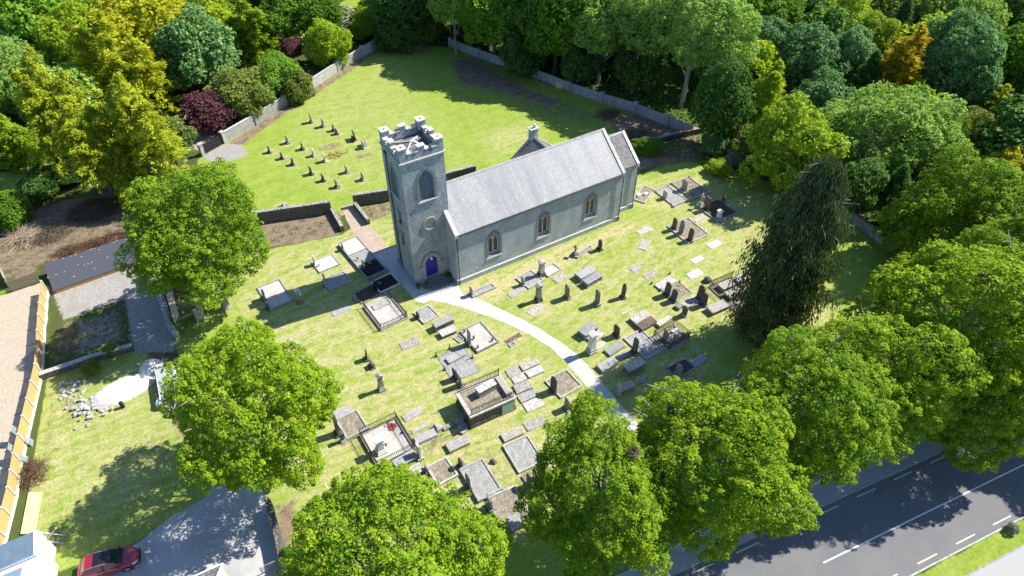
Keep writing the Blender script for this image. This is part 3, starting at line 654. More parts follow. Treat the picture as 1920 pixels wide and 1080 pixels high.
# door
sm = MB(); ringprism(sm, arch(2.25, 2.4, .53, 2.75, 4.2), arch(2.25, 1.62, .55, 2.75, 3.75), -.07, 0); sm.build("door_surround", M['lime'], church)
hm = MB(); hp_ = arch(2.25, 2.62, 2.6, 2.8, 4.38)[1:]
for p, q in zip(hp_, hp_[1:] ): hm.bar((p[0], -.06, p[1]), (q[0], -.06, q[1]), .11)
for s in (-1, 1): hm.box(2.25 + s * 1.45 - .2, -.14, 2.5, 2.25 + s * 1.45 + .2, 0, 2.66)
hm.build("hood_mould", M['smooth'], church)
dm = MB()
for s in (-1, 1):
    for k in range(4):
        u = 2.25 + s * (.1 + k * .2); top = 2.75 + 1.0 * (1 - (abs(u - 2.25) / .81) ** 1.7) - .04; dm.box(u - .094, .38, .56, u + .094, .44, top)
dr = dm.build("door", M['door'], church)
b = MB(); b.prism(arch(2.25, 1.62, .55, 2.75, 3.75), .46, .49, 0, 'y'); b.build("door_backing", M['door'], dr)
b = MB(); b.lathe([(.05, 1.55), (.06, 1.6), (.05, 1.65)], 8, 0, (2.12, .34)); b.box(2.38, .35, 1.5, 2.4, .38, 1.7); b.build("handle", M['iron'], dr)
b = MB(); b.lathe([(.04, 3.72), (.12, 3.66), (.13, 3.4), (.06, 3.36)], 8, 0, (2.25, -.16)); b.bar((2.25, 0, 3.76), (2.25, -.18, 3.76), .05); b.build("lantern", M['plastic'], church)
st_ = MB(); st_.prism([(.85, 0), (.55, -.5), (.75, -1.2), (1.25, -1.6), (1.9, -1.78), (4.3, -1.78), (4.3, 0)], 0, .17)
st_.prism([(1.15, 0), (1.15, -.95), (1.5, -1.2), (3.7, -1.2), (3.7, 0)], .17, .34); st_.prism([(1.35, 0), (1.35, -.75), (3.3, -.75), (3.3, 0)], .34, .53)
st_.build("door_steps", M['oldgrey'], church, bevel=.02)
hr = MB(); hr.tube([(1.3, -.5, .5), (1.3, -.5, 1.45), (1.25, -1.35, 1.2), (1.25, -1.5, 1.1), (1.25, -1.5, .17)], .025, 6); hr.build("handrail", M['iron'], church)
# tower trims
tp = MB()
for a in ((-.12, -.12, T, 0), (-.12, 0, 0, TN + .12), (0, TN, T, TN + .12)): tp.box(a[0], a[1], 0, a[2], a[3], .62)
tp.build("tower_plinth", M['tower'], church)
sc_ = MB(); ringprism(sc_, [(-.14, -.14), (T + .14, -.14), (T + .14, TN + .14), (-.14, TN + .14)], [(.1, .1), (T - .1, .1), (T - .1, TN - .1), (.1, TN - .1)], 17.0, 17.16, 0, 'z'); sc_.build("string_course", M['lime'], church)
pa = MB(); ringprism(pa, [(0, 0), (T, 0), (T, TN), (0, TN)], [(.45, .45), (T - .45, .45), (T - .45, TN - .45), (.45, TN - .45)], 17.16, 17.62, 0, 'z'); par = pa.build("parapet", M['tower'], church)
def merlon(x0, y0, x1, y1, z1, hole=False):
    m = MB(); m.box(x0, y0, 17.62, x1, y1, z1 - .12); o = m.build("merlon", M['tower'], church)
    m = MB(); m.box(x0 - .07, y0 - .07, z1 - .12, x1 + .07, y1 + .07, z1)
    if hole: cx, cy = (x0 + x1) / 2, (y0 + y1) / 2; m.box(cx - .12, cy - .12, z1, cx + .12, cy + .12, z1 + .012, 1)
    m.build("cap_stone", [M['capstone'], M['iron']], o)
for cx, cy in ((0, 0), (T, 0), (T, TN), (0, TN)):
    sx, sy = (1 if cx == 0 else -1), (1 if cy == 0 else -1)
    merlon(*(min(cx, cx + sx * .82), min(cy, cy + sy * .82), max(cx, cx + sx * .82), max(cy, cy + sy * .82)), 18.8, True)
for side in range(4):
    for u0, u1, z in ((.9, 1.3, 18.1), (1.78, 2.06, 18.1), (2.14, 2.86, 18.58), (2.94, 3.22, 18.1), (3.7, 4.1, 18.1)):
        bx = {0: (u0, 0, u1, .45), 1: (T - .45, u0, T, u1), 2: (u0, TN - .45, u1, TN), 3: (0, u0, .45, u1)}[side]; merlon(*bx, z)
tr = MB(); c0 = .45; tr.add([(c0, c0, 16.95), (T - c0, c0, 16.95), (T - c0, TN - c0, 16.95), (c0, TN - c0, 16.95), (T / 2, TN / 2, 17.75)], [(0, 1, 4), (1, 2, 4), (2, 3, 4), (3, 0, 4)]); t_ = tr.build("tower_roof", M['slate_dark'], church)
hp2 = MB()
for cx, cy in ((c0, c0), (T - c0, c0), (T - c0, TN - c0), (c0, TN - c0)): hp2.bar((cx, cy, 16.98), (T / 2, TN / 2, 17.78), .14)
hp2.build("lead_hip", M['capstone'], t_)
dp = MB(); dp.tube([(-.1, 3.75, .1), (-.1, 3.75, 16.4)], .06, 6); dp.lathe([(.09, 16.4), (.16, 16.75), (.16, 16.8)], 8, 0, (-.1, 3.75)); dp.build("downpipe", M['iron'], church)
# ------------------------------------------------------------------ graves: builders
def rect(z, L, B, Tp, h):
    a, b, c = P(z, L, h), P(z, B, h), P(z, Tp, h); u = (c - a)[:2]; v = (a - b)[:2]; l = float(np.hypot(*u)); wd = abs(float(u[0] * v[1] - u[1] * v[0])) / l
    ce = (b + c) / 2; SPOTS.append((float(ce[0]), float(ce[1]), max(l, wd) * .75, .38, 1.0)); return (float(ce[0]), float(ce[1])), l, wd, math.atan2(u[1], u[0])
GS, GH, GC, GK = "flat grave slabs in the churchyard", "standing headstones in the churchyard", "chest tombs in the churchyard", "kerbed grave plots in the churchyard"
def slab(z, L, B, Tp, h, label, m='lichen'):
    (cx, cy), l, wd, a = rect(z, L, B, Tp, h); b = MB(); b.box(-l / 2, -wd / 2, -.04 if h < .22 else 0, l / 2, wd / 2, h, 0, .025)
    o = b.build("grave_slab", M[m], loc=(cx, cy, 0), rz=a, bevel=.03); jr = random.Random(int(cx * 91 + cy * 57)); o.rotation_euler[0] = jr.gauss(0, .012); o.rotation_euler[1] = jr.gauss(0, .006); return tag(o, label, "grave slab", GS)
def chest(z, L, B, Tp, h, label, m='lichen', m2='oldgrey', panels=True):
    (cx, cy), l, wd, a = rect(z, L, B, Tp, h); t = thing("chest_tomb", label, "chest tomb", (cx, cy, 0), a, GC)
    b = MB(); b.box(-l / 2 + .1, -wd / 2 + .1, -.04, l / 2 - .1, wd / 2 - .1, h - .13)
    if panels and h > .45:
        for sx in (-1, 1):
            for sy in (-1, 1):
                x, y = sx * (l / 2 - .2), sy * (wd / 2 - .14); b.box(x - .14, y - .07, .0, x + .14, y + .07, h - .135)
        b.box(-l / 2 + .04, -wd / 2 + .04, -.04, l / 2 - .04, wd / 2 - .04, .1)
    b.build("chest", M[m2], t); b = MB(); b.box(-l / 2, -wd / 2, h - .13, l / 2, wd / 2, h, 0, .015); b.build("lid", M[m], t, bevel=.035); return t
def plot(z, L, B, Tp, h, label, bed='g_grey', kerb='kerb', kw=.16, div=None, posts=False, cat="grave plot"):
    (cx, cy), l, wd, a = rect(z, L, B, Tp, h); t = thing("grave_plot", label, cat, (cx, cy, 0), a, GK)
    o = [(-l / 2, -wd / 2), (l / 2, -wd / 2), (l / 2, wd / 2), (-l / 2, wd / 2)]; i = [(x - math.copysign(kw, x), y - math.copysign(kw, y)) for x, y in o]
    b = MB(); ringprism(b, o, i, -.04, h, 0, 'z')
    if div:
        for d in div[1:]: y = wd / 2 - d[0] * wd; b.box(-l / 2 + kw, y - kw / 2, 0, l / 2 - kw, y + kw / 2, h - .004)
    if posts:
        for x, y in o: b.box(x - .16, y - .16, 0, x + .16, y + .16, h + .1)
    b.build("kerb", M[kerb], t)
    secs = [(0.0, bed)] if not div else div; zz = max(.03, h - .1)
    for k, (d, bm) in enumerate(secs):
        e = secs[k + 1][0] if k + 1 < len(secs) else 1.0; y1 = wd / 2 - d * wd - (kw if k == 0 else kw / 2); y0 = wd / 2 - e * wd + (kw if e == 1 else kw / 2)
        q = MB(); n, mm = max(2, int(l / .35)), max(2, int((y1 - y0) / .35)); r = random.Random(int(cx * 97 + cy * 31))
        X = [-l / 2 + kw + (l - 2 * kw) * i_ / n for i_ in range(n + 1)]; Y = [y0 + (y1 - y0) * j_ / mm for j_ in range(mm + 1)]
        V = [(x, y, zz + (r.uniform(-.015, .035) if 0 < i_ < n and 0 < j_ < mm and bed in ('g_brown', 'g_dark', 'g_grey') else 0)) for j_, y in enumerate(Y) for i_, x in enumerate(X)]
        q.add(V, [(j_ * (n + 1) + i_, j_ * (n + 1) + i_ + 1, (j_ + 1) * (n + 1) + i_ + 1, (j_ + 1) * (n + 1) + i_) for j_ in range(mm) for i_ in range(n)])
        q.build("bed", M[bm], t)
    return t
def profile(style, w, h):
    e = w / 2
    if style == 'round': return [(-e, 0), (e, 0), (e, h - e * .9)] + [(e * math.cos(t), h - e * .9 + e * .9 * math.sin(t)) for t in np.linspace(.2, 2.94, 9)] + [(-e, h - e * .9)]
    if style == 'low': return [(-e, 0), (e, 0), (e, h - .15), (e * .6, h - .04), (0, h), (-e * .6, h - .04), (-e, h - .15)]
    if style == 'point': return [(-e, 0), (e, 0), (e, h * .62), (e * .82, h * .78), (e * .5, h * .9), (0, h), (-e * .5, h * .9), (-e * .82, h * .78), (-e, h * .62)]
    if style == 'shoulder': return [(-e, 0), (e, 0), (e, h - .42), (e * .78, h - .4), (e * .72, h - .25), (e * .4, h - .06), (0, h), (-e * .4, h - .06), (-e * .72, h - .25), (-e * .78, h - .4), (-e, h - .42)]
    return [(-e, 0), (e, 0), (e, h), (-e, h)]
def stone(z, base, top, w, style, label, m='oldgrey', th=.13, bh=.0, rz=0.0, lean=0.0, z0=0.0, grp=GH, mb=None, h=None):
    c = P(z, base, z0); H = h or max(.3, hgt(c, z[1] + top * z[2])); jr = random.Random(int(c[0] * 91 + c[1] * 57)); lean = lean + jr.gauss(0, .045); rz = rz + jr.gauss(0, .07); roll = jr.gauss(0, .03); SPOTS.append((float(c[0]), float(c[1]), .8, .8, 1.0)); t = thing("headstone", label, "headstone", (float(c[0]), float(c[1]), z0), rz, grp)
    bh = bh or min(.22, .15 * H)
    b = MB(); b.box(-th * 1.35, -w / 2 - .09, -.04, th * 1.35, w / 2 + .09, bh); b.build("base", M[mb or m], t)
    b = MB(); b.prism(profile(style, w, H - bh), -th / 2, th / 2, 0, 'x'); s = b.build("slab", M[m], t, (0, 0, bh), bevel=.015); s.rotation_euler = (roll, lean, 0); return t
def pillar(z, base, top, w, label, m='palestone', m2='oldgrey', z0=0.0, rz=0.0, urn=False, name="pedestal_monument"):
    c = P(z, base, z0); H = hgt(c, z[1] + top * z[2]); SPOTS.append((float(c[0]), float(c[1]), .9, .8, 1.0)); t = thing(name, label, "monument", (float(c[0]), float(c[1]), z0), rz, "pedestal monuments in the churchyard")
    b = MB(); e = w / 2; b.box(-e, -e, -.04, e, e, H * .12); b.box(-e * .85, -e * .85, H * .12, e * .85, e * .85, H * .24); b.build("stepped_base", M[m2], t, bevel=.02)
    b = MB(); e2, e3 = e * .68, e * .6; z1, z2 = H * .24, H * .86
    b.add([(s * q, r * q, zz) for zz, q in ((z1, e2), (z2, e3)) for s, r in ((-1, -1), (1, -1), (1, 1), (-1, 1))], [(3, 2, 1, 0), (4, 5, 6, 7), (0, 1, 5, 4), (1, 2, 6, 5), (2, 3, 7, 6), (3, 0, 4, 7)])
    b.box(-e3 - .02, -e3 * .7, z1 + H * .12, -e3 + .0, e3 * .7, z2 - H * .1); b.build("shaft", M[m], t)
    b = MB(); b.box(-e * .86, -e * .86, z2, e * .86, e * .86, H * .94)
    b.add([(-e * .86, -e * .86, H * .94), (e * .86, -e * .86, H * .94), (e * .86, e * .86, H * .94), (-e * .86, e * .86, H * .94), (0, -e * .8, H), (0, e * .8, H)], [(0, 1, 4), (1, 2, 5, 4), (2, 3, 5), (3, 0, 4, 5)]); b.build("cap", M[m], t); return t
def cross(z, base, top, label, m='oldgrey', z0=0.0, ring=True):
    c = P(z, base, z0); H = hgt(c, z[1] + top * z[2]); t = thing("stone_cross", label, "cross", (float(c[0]), float(c[1]), z0), 0)
    b = MB(); b.box(-.35, -.45, -.04, .35, .45, H * .14); b.box(-.26, -.34, H * .14, .26, .34, H * .26); b.box(-.18, -.24, H * .26, .18, .24, H * .36); b.build("stepped_base", M[m], t)
    b = MB(); b.box(-.07, -.1, H * .36, .07, .1, H); b.box(-.065, -.32, H * .78 - .09, .065, .32, H * .78 + .09)
    if ring: ringprism(b, [(.27 * math.cos(k * .5236), H * .78 + .27 * math.sin(k * .5236)) for k in range(12)], [(.2 * math.cos(k * .5236), H * .78 + .2 * math.sin(k * .5236)) for k in range(12)], -.045, .045, 0, 'x')
    b.build("cross_shaft", M[m], t); return t
def railing(z, L, B, Tp, z0, h, label, sides="NESW", m='iron', gap=.13, par=None, inset=0.08):
    (cx, cy), l, wd, a = rect(z, L, B, Tp, z0); t = par or thing("iron_railing", label, "railing", (cx, cy, z0), a, "iron railings round graves")
    x, y = l / 2 - inset, wd / 2 - inset; cs = {'N': ((-x, y), (x, y)), 'E': ((x, y), (x, -y)), 'S': ((x, -y), (-x, -y)), 'W': ((-x, -y), (-x, y))}
    for s in sides:
        (ax, ay), (bx, by) = cs[s]; b = MB(); n = max(2, int(math.hypot(bx - ax, by - ay) / gap))
        b.bar((ax, ay, .12), (bx, by, .12), .035); b.bar((ax, ay, h - .15), (bx, by, h - .15), .035)
        for k in range(1, n):
            q = k / n; X, Y = ax + (bx - ax) * q, ay + (by - ay) * q; b.bar((X, Y, 0), (X, Y, h), .034); b.bar((X, Y, h - .04), (X, Y, h + .06), .045)
        b.build("railing_panel", M[m], t)
    used = {p for s in sides for p in cs[s]}
    for p in used: b = MB(); b.bar((*p, 0), (*p, h + .12), .06); b.lathe([(.04, h + .1), (.055, h + .16), (.0, h + .22)], 6, 0, p); b.build("post", M[m], t)
    return t
def vase(z, p, label, z0=.15, col='flower_y', m='black'):
    c = P(z, p, z0); t = thing("flower_vase", label, "vase", tuple(map(float, c)), 0, "flower vases on graves"); b = MB(); b.lathe([(.07, 0), (.1, .18), (.08, .22)], 8); b.build("vase", M[m], t)
    b = MB(); r = random.Random(int(p[0]))
    for k in range(14):
        x, y, q = r.gauss(0, .09), r.gauss(0, .09), .22 + r.uniform(0, .16); b.box(x - .035, y - .035, q, x + .035, y + .035, q + .05)
    b.build("flowers", M[col], t); return t

# ------------------------------------------------------------------ graves west of the church and by the tower
z6 = (460, 420, 320 / 1571)
plot(z6, (110, 580), (215, 795), (325, 495), .16, "large plot of pale chippings beside the upper left lime, headstones at its end", 'g_pale')
stone(z6, (176, 690), 600, .75, 'round', "grey round-topped headstone, upper of two at the end of the large pale chippings plot", 'oldgrey', z0=.0)
stone(z6, (216, 778), 718, .6, 'low', "low dark headstone, lower of two at the end of the large pale chippings plot", 'darkstone')
stone(z6, (503, 722), 610, .6, 'point', "narrow pointed grey headstone at the foot of the large pale chippings plot", 'oldgrey')
slab(z6, (440, 605), (485, 660), (478, 590), .12, "small pale slab lying behind the narrow pointed headstone", 'white')
plot(z6, (615, 345), (672, 450), (808, 265), .18, "bright white chippings plot with a narrow white headstone, left of the long terraced plot", 'g_white', 'granite')
stone(z6, (640, 378), 298, .65, 'low', "narrow white headstone on the bright white chippings plot", 'white', .11)
vase(z6, (680, 385), "dark vase on the bright white chippings plot", .12, 'flower_y')
plot(z6, (705, 512), (778, 612), (905, 425), .18, "grey chippings plot with a thin pale headstone at the edge of the tower shadow", 'g_grey', 'kerb')
stone(z6, (737, 566), 462, .7, 'round', "thin pale headstone on the grey chippings plot at the edge of the tower shadow", 'palestone', .11)
plot(z6, (852, 178), (1120, 500), (1028, 105), .42, "long terraced granite plot in three beds, white, grey and black, beside the brown path", 'g_white', 'granite', .14, [(0.0, 'g_white'), (.36, 'granite'), (.66, 'g_black')])
stone(z6, (897, 222), 178, .55, 'low', "small grey headstone on the white bed of the long terraced plot", 'granite', .1, z0=.34)
stone(z6, (1100, 440), 350, .95, 'flat', "polished black headstone on the black bed of the long terraced plot", 'black', .12, z0=.34)
vase(z6, (1035, 325), "yellow flowers in a pot on the grey middle bed of the long terraced plot", .42, 'flower_y'); vase(z6, (1150, 375), "yellow flowers on the black bed near the polished headstone", .34, 'flower_y')
vase(z6, (1150, 440), "dark empty-looking vase at the lower edge of the black bed", .34, 'g_dark')
plot(z6, (1155, 530), (1240, 630), (1340, 445), .22, "black chippings plot with a white kerb beside the path at the tower corner", 'g_black', 'white', .11)
stone(z6, (1195, 590), 520, .75, 'flat', "black headstone on the white-kerbed black chippings plot", 'black', .11, z0=.12)
vase(z6, (1240, 562), "pale flowers in a vase on the white-kerbed black plot", .12, 'flower_y')
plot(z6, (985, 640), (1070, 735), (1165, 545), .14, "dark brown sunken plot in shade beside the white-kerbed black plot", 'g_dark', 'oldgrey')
stone(z6, (1010, 690), 625, .7, 'low', "low weathered headstone at the end of the dark brown sunken plot", 'oldgrey')
plot(z6, (1080, 755), (1250, 975), (1325, 645), .22, "wide stone-kerbed plot of leaf litter with remnants of railing, in the tower shadow", 'g_pale', 'kerb', .2)
railing(z6, (1080, 755), (1250, 975), (1325, 645), .2, .75, "pale weathered railing on three sides of the wide leaf-littered plot", "WES", 'rust', .16)
slab(z6, (1152, 752), (1192, 790), (1302, 682), .26, "pale ledger lying inside the railed plot in the tower shadow", 'palestone')
slab(z6, (780, 815), (820, 853), (945, 740), .06, "grey ledger flush in the grass within the tower shadow", 'granite')
z6b = (480, 360, 1 / 3)
slab(z6b, (800, 850), (825, 890), (905, 812), .07, "grey ledger alone in the grass left of the twin table tombs by the path", 'lichen')
plot(z6b, (1197, 565), (1222, 590), (1325, 510), .22, "narrow kerbed grave by the nave corner beside the start of the concrete path", 'g_grey', 'palestone', .12)
stone(z6b, (1212, 580), 532, .6, 'low', "short pale headstone on the narrow kerbed grave by the nave corner", 'palestone')
# ------------------------------------------------------------------ graves between the path and the vault tomb
z7 = (780, 540, 300 / 1473)
plot(z7, (-10, 215), (55, 335), (130, 140), .22, "square grey chippings plot just below the forecourt of the tower", 'g_grey', 'palestone', .13)
stone(z7, (18, 275), 220, .6, 'low', "low dark headstone on the square grey plot below the forecourt", 'darkstone')
chest(z7, (135, 320), (185, 365), (310, 235), .85, "tall chest tomb, upper of a touching pair, below the square grey plot")
chest(z7, (200, 395), (240, 447), (340, 335), .55, "lower table tomb touching the tall chest tomb below the square grey plot", 'palestone')
plot(z7, (400, 395), (565, 590), (595, 300), .3, "large polished granite plot with pale blue-grey chippings and one upright stone, beside the path", 'g_pale', 'granite', .14)
stone(z7, (490, 515), 385, .75, 'round', "slim grey-green headstone on the large polished granite plot", 'granite', .12, z0=.1)
for p, l in (((530, 470), "dark flower vase nearest the slim headstone on the granite plot"), ((570, 553), "dark flower vase at the lower corner of the granite plot"), ((445, 408), "dark flower vase at the upper corner of the granite plot"), ((705, 485), "dark flower vase at the far edge of the granite plot")): vase(z7, p, l, .2, 'g_dark')
plot(z7, (345, 455), (400, 505), (390, 420), .14, "tiny rubble-filled plot against the left side of the polished granite plot", 'g_brown', 'palestone', .1)
plot(z7, (195, 625), (335, 870), (440, 528), .05, "wide grey chippings plot with corner posts and chains above the vault tomb", 'g_grey', 'oldgrey', .12)
slab(z7, (270, 645), (300, 695), (430, 560), .3, "raised grey ledger on the chained chippings plot", 'granite')
for p, l in (((187, 630), "left"), ((312, 560), "upper"), ((520, 645), "right"), ((265, 755), "lower")):
    c = P(z7, p); b = MB(); b.lathe([(.16, -.02), (.15, .18), (.05, .22), (.04, .62), (.08, .68), (0, .76)], 8); o = b.build("chain_post", M['rust'], loc=tuple(map(float, c))); tag(o, f"{l} corner post of the chained chippings plot above the vault tomb", "post", "corner posts of the chained plot")
pts = [P(z7, p, .55) for p in ((187, 630), (312, 560), (520, 645))]; b = MB()
for a, c in zip(pts, pts[1:]): b.tube([tuple(a + (c - a) * t - np.array([0, 0, .25 * math.sin(math.pi * t)])) for t in np.linspace(0, 1, 9)], .015, 4)
tag(b.build("chain", M['rust']), "rusty chain sagging between posts of the grey chippings plot", "chain")
stone(z7, (365, 838), 748, .8, 'flat', "square leaning headstone left of the pair behind the vault tomb", 'darkstone', lean=-.08)
stone(z7, (412, 895), 785, .7, 'round', "round-topped headstone right of the pair behind the vault tomb", 'oldgrey')
slab(z7, (800, 490), (845, 510), (940, 415), .05, "brownish narrow ledger in the grass right of the polished granite plot", 'brownstone')
plot(z7, (845, 512), (872, 540), (895, 488), .16, "tiny stone box grave beside the brownish ledger near the path", 'g_brown', 'palestone', .08)
slab(z7, (945, 710), (990, 758), (1100, 640), .22, "cracked ledger, upper of two slabs right of the vault tomb near the path")
slab(z7, (1000, 765), (1040, 825), (1140, 705), .22, "pale ledger, lower of two slabs right of the vault tomb near the path", 'palestone')
plot(z7, (1188, 850), (1330, 1015), (1387, 738), .2, "large brown gravel plot with a leaning headstone against the curve of the path", 'g_brown', 'palestone', .15)
stone(z7, (1262, 950), 825, .9, 'round', "tall round-topped headstone leaning on the large brown gravel plot by the path", 'darkstone', lean=.05)
# vault tomb
z9 = (820, 660, 1 / 6)
(vx, vy), vl, vw, va = rect(z9, (200, 450), (370, 740), (700, 238), 1.95)
vt = thing("vault_tomb", "big raised vault tomb with railed terrace, chest tomb on top and pale green door panel", "vault tomb", (vx, vy, 0), va)
b = MB(); b.box(-vl / 2 + .08, -vw / 2 + .08, -.04, vl / 2 - .08, vw / 2 - .08, 1.78); b.box(-vl / 2, -vw / 2, -.04, vl / 2, vw / 2, .55); b.build("vault_wall", M['rubble'], vt)
b = MB(); o_ = [(-vl / 2 - .05, -vw / 2 - .05), (vl / 2 + .05, -vw / 2 - .05), (vl / 2 + .05, vw / 2 + .05), (-vl / 2 - .05, vw / 2 + .05)]
ringprism(b, o_, [(x - math.copysign(.38, x), y - math.copysign(.38, y)) for x, y in o_], 1.78, 1.97, 0, 'z'); b.build("cornice", M['palestone'], vt)
b = MB(); b.add([(-vl / 2 + .3, -vw / 2 + .3, 1.84), (vl / 2 - .3, -vw / 2 + .3, 1.84), (vl / 2 - .3, vw / 2 - .3, 1.84), (-vl / 2 + .3, vw / 2 - .3, 1.84)], [(0, 1, 2, 3)]); b.build("terrace", M['g_brown'], vt)
b = MB(); b.box(.95, -vw / 2 - .03, .12, 2.3, -vw / 2 + .03, 1.62); b.build("door_panel", M['green_panel'], vt)
b = MB(); b.box(vl / 2 - .75, -vw / 2 + .5, 1.84, vl / 2 - .2, vw / 2 - .5, 2.3); b.build("end_block", M['palestone'], vt)
t2 = railing(z9, (200, 450), (370, 740), (700, 238), 1.97, .95, "black iron railing along both long sides of the vault tomb terrace", "NS", 'iron', .15, None, .2)
(tx, ty), tl, tw_, ta = rect(z9, (420, 400), (465, 470), (622, 290), 2.75); tc = thing("chest_tomb", "grey chest tomb standing on the terrace of the vault tomb", "chest tomb", (tx, ty, 1.84), ta, GC)
b = MB(); b.box(-tl / 2 + .06, -tw_ / 2 + .06, 0, tl / 2 - .06, tw_ / 2 - .06, .8); b.build("chest", M['oldgrey'], tc); b = MB(); b.box(-tl / 2, -tw_ / 2, .8, tl / 2, tw_ / 2, .92); b.build("lid", M['palestone'], tc, bevel=.03)
slab(z9, (752, 205), (815, 285), (893, 150), .12, "lichened slab against the end of the vault tomb, uppermost of five in a row")
slab(z9, (820, 290), (870, 360), (963, 230), .14, "pale slab second from the top of five in a row beside the vault tomb", 'palestone')
slab(z9, (850, 375), (890, 470), (1030, 308), .2, "broad slab third of five in a row beside the vault tomb")
slab(z9, (890, 490), (945, 570), (1080, 405), .2, "grey slab fourth of five in a row beside the vault tomb", 'granite')
slab(z9, (957, 580), (1015, 680), (1150, 495), .1, "low slab lowest of five in a row beside the vault tomb", 'palestone')
stone(z9, (1452, 640), 528, .75, 'low', "small grey headstone alone in the grass above the roadside limes, below the brown plot", 'oldgrey')
slab(z9, (960, 800), (1015, 895), (1177, 705), .1, "brownish lichened slab in the grass below the vault tomb, right of two", 'lichen')
slab(z9, (707, 925), (755, 1010), (925, 825), .28, "mottled raised slab below the vault tomb, left of two, touching a kerbed plot")
for k, (p, s, l) in enumerate((((245, 790), .55, "upper broken grey stone slab leaning in the vault tomb's shadow"), ((285, 860), .75, "largest broken grey stone in the shadow beside the vault tomb"), ((285, 735), .5, "broken stone highest against the vault tomb's shaded end"))):
    c = P(z9, p); b = MB(); b.prism([(-s, -.3 * s), (-.3 * s, -.7 * s), (.7 * s, -.5 * s), (s, .3 * s), (.2 * s, .75 * s), (-.8 * s, .5 * s)], 0, .28); o = b.build("broken_stone", M['oldgrey'], loc=(float(c[0]), float(c[1]), 0), rz=k * .8, bevel=.05); o.rotation_euler[0] = .12; tag(o, l, "stone", "broken stones by the vault tomb")
# ------------------------------------------------------------------ graves left of the vault tomb
z10 = (600, 740, 1 / 6)
slab(z10, (105, 215), (160, 290), (315, 100), .1, "grey slab beside the brown plot nearest the big left lime tree", 'granite')
plot(z10, (185, 270), (285, 510), (432, 145), .25, "brown plot with thick pale kerb and two dark monuments near the big left lime tree", 'g_brown', 'palestone', .2)
stone(z10, (200, 440), 248, .8, 'round', "tall dark headstone at the left of the brown plot near the big left lime tree", 'darkstone', .2)
pillar(z10, (262, 520), 425, .55, "short stone pier at the lower corner of the brown plot near the big lime", 'darkstone', 'palestone')
plot(z10, (455, 440), (635, 830), (870, 240), .28, "large railed plot of pale grey chippings with a white pedestal monument", 'g_pale', 'oldgrey', .2)
railing(z10, (455, 440), (635, 830), (870, 240), .28, .95, "rusty spiked railing round the large plot with the white pedestal", "NESW", 'rust', .16)
pillar(z10, (688, 635), 490, .95, "white marble pedestal with broad cap inside the large railed plot", 'white', 'white', .18)
vase(z10, (745, 575), "brown pot of dried flowers beside the white marble pedestal", .18, 'g_brown')
for p, r_, n, col, l in (((805, 360), .5, 70, 'flower_r', "clump of red flowers inside the railed plot"), ((920, 430), .16, 18, 'door', "purple flower pot inside the railed plot")):
    c = P(z10, p, .18); b = MB(); q = random.Random(4); b.lathe([(r_ * .9, -.01), (r_ * .7, .06), (.01, .1)], 9)
    for k in range(n): x, y = q.gauss(0, r_ * .45), q.gauss(0, r_ * .45); h_ = q.uniform(.02, .25); b.box(x - .03, y - .03, 0, x + .03, y + .03, h_)
    tag(b.build("flower_clump", M[col], loc=tuple(map(float, c))), l, "flowers")
slab(z10, (912, 235), (960, 310), (1110, 122), .1, "long pale slab right of the top of the large railed plot", 'palestone')
slab(z10, (1022, 400), (1048, 440), (1212, 300), .06, "sunken broken pale slab between two ledgers right of the railed plot", 'lichen')
slab(z10, (1040, 475), (1090, 552), (1275, 370), .38, "raised grey ledger right of the lower corner of the railed plot", 'granite')
for p, l in (((1325, 385), "carved stone block standing at the end of the raised grey ledger"),):
    c = P(z10, p); b = MB(); b.box(-.28, -.42, 0, .28, .42, .5); b.box(-.2, -.34, .5, .2, .34, .62); tag(b.build("stone_block", M['palestone'], loc=(float(c[0]), float(c[1]), 0), rz=.1, bevel=.03), l, "stone")
slab(z10, (1365, 355), (1395, 400), (1480, 300), .25, "tilted broken slab behind the carved stone block in the vault shadow", 'oldgrey')
chest(z10, (810, 742), (862, 838), (1045, 600), .65, "chest tomb against the lower corner of the railed plot, with a shadow on its lid", 'granite')
stone(z10, (1118, 705), 565, .65, 'flat', "pale pillar-like headstone at the end of the chest tomb below the railed plot", 'palestone', .22)
chest(z10, (875, 895), (940, 985), (1105, 755), .4, "low table tomb below the chest tomb, partly under the front lime's leaves", 'lichen')
# ------------------------------------------------------------------ graves above the front limes
z11 = (780, 780, 280 / 1375)
slab(z11, (265, 248), (305, 332), (455, 160), .4, "thick pale grey slab tomb in the grass left below the vault tomb", 'palestone')
plot(z11, (110, 455), (180, 655), (300, 355), .3, "kerbed plot of bare earth with a pale ring in it, above the front lime", 'g_brown', 'palestone', .18)
stone(z11, (103, 500), 455, .6, 'low', "low broken headstone on the kerb of the bare earth plot above the front lime", 'palestone', .2)
stone(z11, (412, 468), 390, .6, 'round', "small mossy black headstone between two kerbed plots above the front lime", 'darkstone', .16)
plot(z11, (395, 485), (575, 785), (615, 375), .42, "deep-kerbed grey gravel plot with a dark headstone, middle of the front row", 'g_grey', 'kerb', .22)
stone(z11, (485, 655), 540, .75, 'round', "dark narrow headstone on the left kerb of the deep-kerbed gravel plot", 'darkstone', z0=.3)
c = P(z11, (712, 425)); b = MB(); b.lathe([(.4, 0), (.32, .12), (.16, .4), (.1, .45)], 7); tag(b.build("tree_stump", M['bark'], loc=(float(c[0]), float(c[1]), 0)), "small dark stump in the grass right of the deep-kerbed plot", "stump")
plot(z11, (650, 745), (760, 990), (915, 630), .3, "brown gravel plot with a square headstone block, lowest of the front row", 'g_brown', 'kerb', .18)
stone(z11, (685, 838), 750, .85, 'flat', "square grey headstone on the lowest brown gravel plot", 'oldgrey', .2, z0=.2)
